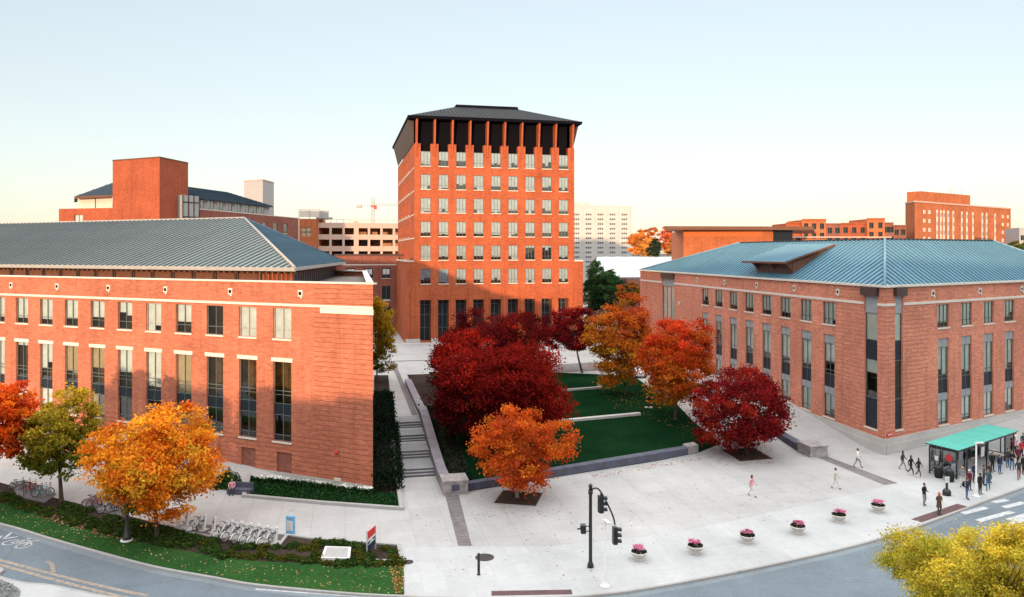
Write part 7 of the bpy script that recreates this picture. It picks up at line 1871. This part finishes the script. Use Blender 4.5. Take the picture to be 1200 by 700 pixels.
def body_mesh(pose):
    if pose in BODY: return BODY[pose]
    J, B, dz = skeleton(pose); names = list(J); idx = {n: i for i, n in enumerate(names)}
    me = bpy.data.meshes.new('body_cage'); me.from_pydata([tuple(J[n][0]) for n in names], [(idx[a], idx[b]) for a, b, _ in B], [])
    o = bpy.data.objects.new('body_cage', me); C.objects.link(o)
    sk = o.modifiers.new('skin', 'SKIN'); sk.use_smooth_shade = True
    for n in names:
        v = me.skin_vertices[0].data[idx[n]]; r = J[n][1]; flat = 0.78 if n in ('pelvis', 'waist', 'chest') else 1.0
        v.radius = (r, r * flat); v.use_root = (n == 'pelvis')
    ss = o.modifiers.new('sub', 'SUBSURF'); ss.levels = 1; ss.render_levels = 1
    dg = bpy.context.evaluated_depsgraph_get(); dg.update(); ev = o.evaluated_get(dg); out = bpy.data.meshes.new_from_object(ev)
    C.objects.unlink(o); bpy.data.objects.remove(o)
    segs = [(J[a][0], J[b][0], z) for a, b, z in B]; zone = {'top': 0, 'legs': 1, 'shoes': 2, 'skin': 3}
    mi = []
    for p in out.polygons:
        c = p.center; best = (9, 0)
        for a, b, z in segs:
            ab = b - a; t = max(0, min(1, (c - a).dot(ab) / ab.length_squared)); dd = (c - (a + ab * t)).length
            dd -= 0.02 if z == 'top' else 0
            if dd < best[0]: best = (dd, zone[z])
        k = best[1]
        if k == 1 and pose != 'sit' and c.z > 0.90: k = 0
        mi.append(k)
    # head: skull, jaw, nose, ears, eyes, mouth joined into the one mesh
    hb = MB(); hc = Vector((0, -0.03, 1.655 + dz))
    hb.ball(hc, (0.075, 0.095, 0.118), 16, 12, 3); hb.ball(hc + Vector((0, -0.03, -0.06)), (0.055, 0.062, 0.06), 12, 8, 3)
    hb.ball(hc + Vector((0, -0.098, -0.012)), (0.012, 0.02, 0.024), 8, 6, 3)
    for s in (-1, 1): hb.ball(hc + Vector((s * 0.076, 0.005, -0.01)), (0.012, 0.022, 0.033), 8, 6, 3); hb.ball(hc + Vector((s * 0.030, -0.083, 0.012)), (0.011, 0.008, 0.008), 8, 5, 4)
    hb.ball(hc + Vector((0, -0.088, -0.062)), (0.022, 0.007, 0.006), 8, 5, 5)
    hb.tube([(0, -0.015, 1.50 + dz), (0, -0.028, 1.60 + dz)], 0.05, 10, 3)
    vs = [tuple(v.co) for v in out.vertices]; n0 = len(vs); fs = [tuple(p.vertices) for p in out.polygons] + [tuple(i + n0 for i in f) for f in hb.f]
    full = bpy.data.meshes.new('body'); full.from_pydata(vs + hb.v, [], fs); full.polygons.foreach_set('material_index', mi + hb.m); full.polygons.foreach_set('use_smooth', [True] * len(fs)); full.update()
    BODY[pose] = (full, hc, dz); return BODY[pose]
def hair_mesh(hc, long_):
    mb = MB(); n = 16
    mb.ball(hc + Vector((0, 0.018, 0.022)), (0.088, 0.100, 0.112), 16, 10)
    if long_:
        mb.ball(hc + Vector((0, 0.055, -0.10)), (0.085, 0.05, 0.15), 12, 8)
        for s in (-1, 1): mb.ball(hc + Vector((s * 0.072, 0.01, -0.08)), (0.03, 0.05, 0.13), 10, 8)
    # cut the face free
    mb2 = MB(); mb2.v = mb.v
    for f, m, s in zip(mb.f, mb.m, mb.sm):
        c = sum((Vector(mb.v[i]) for i in f), Vector()) / len(f) - hc
        if c.y < -0.055 and c.z < 0.055: continue
        mb2.f.append(f); mb2.m.append(m); mb2.sm.append(s)
    return mb2
def person(px_, py_, face, pose, top, legs, label, hair='dark', long_=False, skin=None, shoes='black', h=1.0, hood=None, coat=False, seat=None, group=None, hat=None):
    me0, hc, dz = body_mesh(pose); me = me0.copy(); me.name = 'person'
    sk = skin or SKIN
    for m in (CL[top], CL[legs], CL[shoes], sk, EYE, CL['rust']): me.materials.append(m)
    if seat is None: p = g(px_, py_)
    else: p = seat
    o = bpy.data.objects.new('person', me); C.objects.link(o); o.location = p; o.rotation_euler = (0, 0, face); o.scale = (h, h, h)
    tag(o, label, 'person', group)
    hair_mesh(hc, long_).build('hair', CL[hood] if hood else HAIR[hair], o)
    if coat:
        mb = MB(); prof = [(0.225, 0.58), (0.205, 0.8), (0.19, 0.95), (0.165, 1.12), (0.20, 1.30), (0.19, 1.40)]; n = 18; rings = []
        for r_, z in prof:
            rings.append(len(mb.v)); [mb.v.append((r_ * math.cos(2 * PI * k / n), r_ * 0.72 * math.sin(2 * PI * k / n), z)) for k in range(n)]
        for i in range(len(prof) - 1):
            for k in range(n): k2 = (k + 1) % n; mb.f.append((rings[i] + k, rings[i] + k2, rings[i + 1] + k2, rings[i + 1] + k)); mb.m.append(0); mb.sm.append(True)
        mb.build('coat', CL[top], o)
    return o
def backpack(o, mat, label):
    """a bag worn on a person's back: rests on the person, so it is a thing of its own"""
    mb = MB(); mb.ball((0, 0.0, 0.0), (0.155, 0.10, 0.23), 14, 10); mb.ball((0, 0.07, -0.07), (0.12, 0.06, 0.12), 12, 8)
    r = mb.build('backpack', CL[mat]); f = o.rotation_euler.z; d = Vector((-math.sin(f), math.cos(f), 0)); s = o.scale.x
    r.location = o.location + d * 0.235 * s + Vector((0, 0, 1.22 * s)); r.rotation_euler = (0, 0, f); tag(r, label, 'backpack')
    mb = MB()
    for sx in (-1, 1): mb.tube(smooth3([(sx * 0.09, -0.06, 0.18), (sx * 0.11, -0.2, 0.28), (sx * 0.12, -0.40, 0.16), (sx * 0.13, -0.40, -0.05), (sx * 0.12, -0.2, -0.17), (sx * 0.10, -0.05, -0.17)], 4), 0.016, 6)
    mb.build('strap', CL[mat], r)
person(1058, 551, 0.9, 'walk', 'charcoal', 'grey', 'person in dark coat walking ahead of the two black-clad figures by the corner hall', long_=True)
person(1067.5, 557, 0.6, 'walk', 'black', 'black', 'person in black with white shoes, left of a black-clad pair beside the corner hall', long_=True, shoes='white')
person(1076.5, 559.5, 0.5, 'walk', 'black', 'charcoal', 'person in black with white shoes, right of a black-clad pair beside the corner hall', long_=True, shoes='white', h=0.97)
person(1083, 592.5, 0.5, 'lean', 'black', 'grey', 'person in black jacket and light grey trousers looking down, alone before the tactile strip', shoes='charcoal')
person(1100.5, 603.5, 0.2, 'lean', 'brown', 'charcoal', 'person with orange hair in a brown coat standing on the tactile strip', hair='orange', long_=True, coat=True, h=0.98)
pb = person(1133, 585.5, 1.2, 'stand', 'navy', 'jeans', 'person in navy jacket and blue jeans with a backpack left of the white lamp', hair='brown')
backpack(pb, 'black', 'black backpack worn by the person in jeans left of the white lamp')
person(1136, 575, 0.3, 'stand', 'maroon', 'charcoal', 'person in maroon jacket and pale cap standing just behind the backpack wearer', hood='white')
person(1127.5, 571, -0.3, 'stand', 'grey', 'pale', 'person in grey standing under the left end of the shelter', hair='blond', long_=True)
person(1148.5, 579.5, 0.3, 'stand', 'black', 'black', 'person dressed all in black just right of the white lamp', hair='dark', skin=SKIN_D)
person(1158, 574.5, -0.6, 'walk', 'teal', 'jeans', 'person in dark jacket and jeans stepping left in front of the shelter', hair='dark')
person(1159, 566, 0.1, 'stand', 'charcoal', 'charcoal', 'person in dark grey standing under the middle of the shelter roof', hair='dark')
person(1171.5, 555.5, 0.3, 'stand', 'navy', 'jeans', 'person in navy top and blue jeans by the right end of the shelter', hair='brown')
person(1163, 553, 0.1, 'stand', 'black', 'black', 'person in black waiting deep inside the shelter', hair='dark')
pr = person(1194, 562, -0.5, 'walk', 'charcoal', 'rust', 'person in grey jacket and rust trousers at the right edge', hair='dark')
backpack(pr, 'charcoal', 'grey backpack worn by the person in rust trousers')
person(1199, 556, 0.4, 'stand', 'black', 'black', 'person in black cut by the right edge beside the rust trousers', hair='dark')
person(1193, 545, 0.3, 'stand', 'maroon', 'black', 'person in maroon waiting behind the shelter at the right edge', hair='dark')
person(1197, 537, 0.2, 'stand', 'red', 'black', 'person in red jacket farthest back at the right edge', hair='brown')
person(1189, 533, 0.2, 'stand', 'pink', 'charcoal', 'person in pink top just behind the right end of the shelter', hair='dark', long_=True)
person(1181, 548, 0.2, 'stand', 'charcoal', 'jeans', 'person in charcoal coat and jeans at the right end post of the shelter', hair='dark')
person(1186, 551, -0.4, 'lean', 'black', 'jeans', 'person in black jacket and jeans looking down beside the shelter end', hair='brown')
person(1190, 527, 0.3, 'stand', 'white', 'charcoal', 'person in white top behind the shelter roof end', hair='dark')
person(1199, 528, 0.1, 'stand', 'charcoal', 'charcoal', 'person in dark clothes at the very back of the right edge crowd', hair='dark')
person(1153, 569, 0.9, 'stand', 'brown', 'black', 'person in brown jacket waiting between lamp and shelter notice', hair='brown')
person(1142, 566, 0.2, 'stand', 'navy', 'charcoal', 'person in navy coat inside the left part of the shelter', hair='dark')
person(881, 582, 0.9, 'walk', 'pink', 'pale', 'person in pink top walking alone on the empty plaza', hair='brown', long_=True)
person(979, 573, 1.2, 'walk', 'sage', 'pale', 'person in pale sage top walking toward the paver strip', hair='brown')
person(1005, 548, 1.5, 'walk', 'white', 'grey', 'person in white standing on the right paver strip near the corner hall', hair='brown')
Mb = BENCH.matrix_basis; sp = Mb @ Vector((-0.62, -0.10, 0.0)); sp.z = 0.0
person(0, 0, BENCH.rotation_euler.z + 0.3, 'sit', 'pink', 'charcoal', 'person in pink sitting on the dark bench by the left hall', hair='dark', long_=True, seat=sp)
# ================================================================== LIGHT AND CAMERA
# unseen block added across the street, stepped and gapped to shade street and plaza
def across():
    steps_ = [(-62, -46, 14.5), (-46, -43, 9.0), (-43, -41, 14.5), (-41, -38.5, 9.5), (-38.5, -32, 14.0), (-32, -22, 14.5), (-22, 14, 29.5), (14, 75, 27.5)]
    r = empty('shadow_block', (0, -12, 0), 0, 'unseen stepped brick block added behind the viewpoint to cast shade', 'building')
    for i, (x0, x1, h) in enumerate(steps_):
        mb = MB(); mb.box(x0, x1 - 0.01, -14, -2.5, -0.2, h); mb.box(x0 - 0.0, x1 - 0.02, -13.9, -2.3, h, h + 0.4, 1)
        o = mb.build('wall', [M['brick_old'], M['limestone']], r)
        for k in range(int((x1 - x0) / 4)):
            for z in range(3, int(h) - 2, 4):
                w = MB(); xx = x0 + 2 + k * 4; w.box(xx - 0.9, xx + 0.9, 9.52, 9.56, z, z + 2.2); 
AC = across()
SUN_AZ = math.radians(12.0); SUN_EL = math.radians(5.0)
D = Vector((math.sin(SUN_AZ) * math.cos(SUN_EL), math.cos(SUN_AZ) * math.cos(SUN_EL), -math.sin(SUN_EL)))
sl = bpy.data.lights.new('sun', 'SUN'); sl.energy = 2.0; sl.angle = math.radians(0.8); sl.color = (1.0, 0.64, 0.36)
so = bpy.data.objects.new('sun', sl); C.objects.link(so); so.rotation_euler = D.to_track_quat('-Z', 'Y').to_euler()
w = bpy.data.worlds.new('World'); scene.world = w; w.use_nodes = True
nt = w.node_tree; bg = nt.nodes['Background']
sky = nt.nodes.new('ShaderNodeTexSky'); sky.sky_type = 'NISHITA'; sky.sun_disc = False; sky.sun_elevation = SUN_EL; sky.sun_rotation = math.atan2(-D.x, -D.y)
sky.altitude = 200; sky.air_density = 1.0; sky.dust_density = 0.8; sky.ozone_density = 1.2
hs = nt.nodes.new('ShaderNodeHueSaturation'); hs.inputs['Saturation'].default_value = 0.7
gm = nt.nodes.new('ShaderNodeGamma'); gm.inputs['Gamma'].default_value = 0.5
nt.links.new(sky.outputs[0], gm.inputs['Color']); nt.links.new(gm.outputs[0], hs.inputs['Color']); # unseen overhead brightening added as ambient fill, clear sky towards the horizon
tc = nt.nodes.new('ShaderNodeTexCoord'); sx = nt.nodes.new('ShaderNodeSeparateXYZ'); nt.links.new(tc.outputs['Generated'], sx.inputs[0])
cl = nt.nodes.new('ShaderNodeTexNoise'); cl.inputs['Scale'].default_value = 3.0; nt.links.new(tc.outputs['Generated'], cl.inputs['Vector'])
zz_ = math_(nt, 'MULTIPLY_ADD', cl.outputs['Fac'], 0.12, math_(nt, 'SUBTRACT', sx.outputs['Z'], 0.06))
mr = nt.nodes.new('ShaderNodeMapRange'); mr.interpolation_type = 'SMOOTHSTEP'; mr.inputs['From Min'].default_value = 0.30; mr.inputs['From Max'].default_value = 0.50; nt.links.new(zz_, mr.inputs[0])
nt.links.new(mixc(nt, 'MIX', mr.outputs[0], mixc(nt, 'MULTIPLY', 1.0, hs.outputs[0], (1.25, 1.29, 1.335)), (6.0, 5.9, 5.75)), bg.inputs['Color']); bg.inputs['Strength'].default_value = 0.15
cd = bpy.data.cameras.new('camera'); cam = bpy.data.objects.new('camera', cd); C.objects.link(cam)
cd.sensor_width = 36; cd.lens = F / 1200 * 36; cd.shift_y = -(350 - YH) / 1200; cd.clip_end = 9000; cd.clip_start = 0.5
cam.location = (0, 0, H); cam.rotation_euler = (PI / 2, 0, 0); scene.camera = cam
vs_ = scene.view_settings; vs_.view_transform = 'Standard'; vs_.look = 'None'; vs_.exposure = 1.50; vs_.gamma = 1
scene.cycles.max_bounces = 6; scene.cycles.diffuse_bounces = 3; scene.cycles.glossy_bounces = 3; scene.cycles.transmission_bounces = 4; scene.cycles.transparent_max_bounces = 10
scene.cycles.use_denoising = True; scene.cycles.sample_clamp_indirect = 6
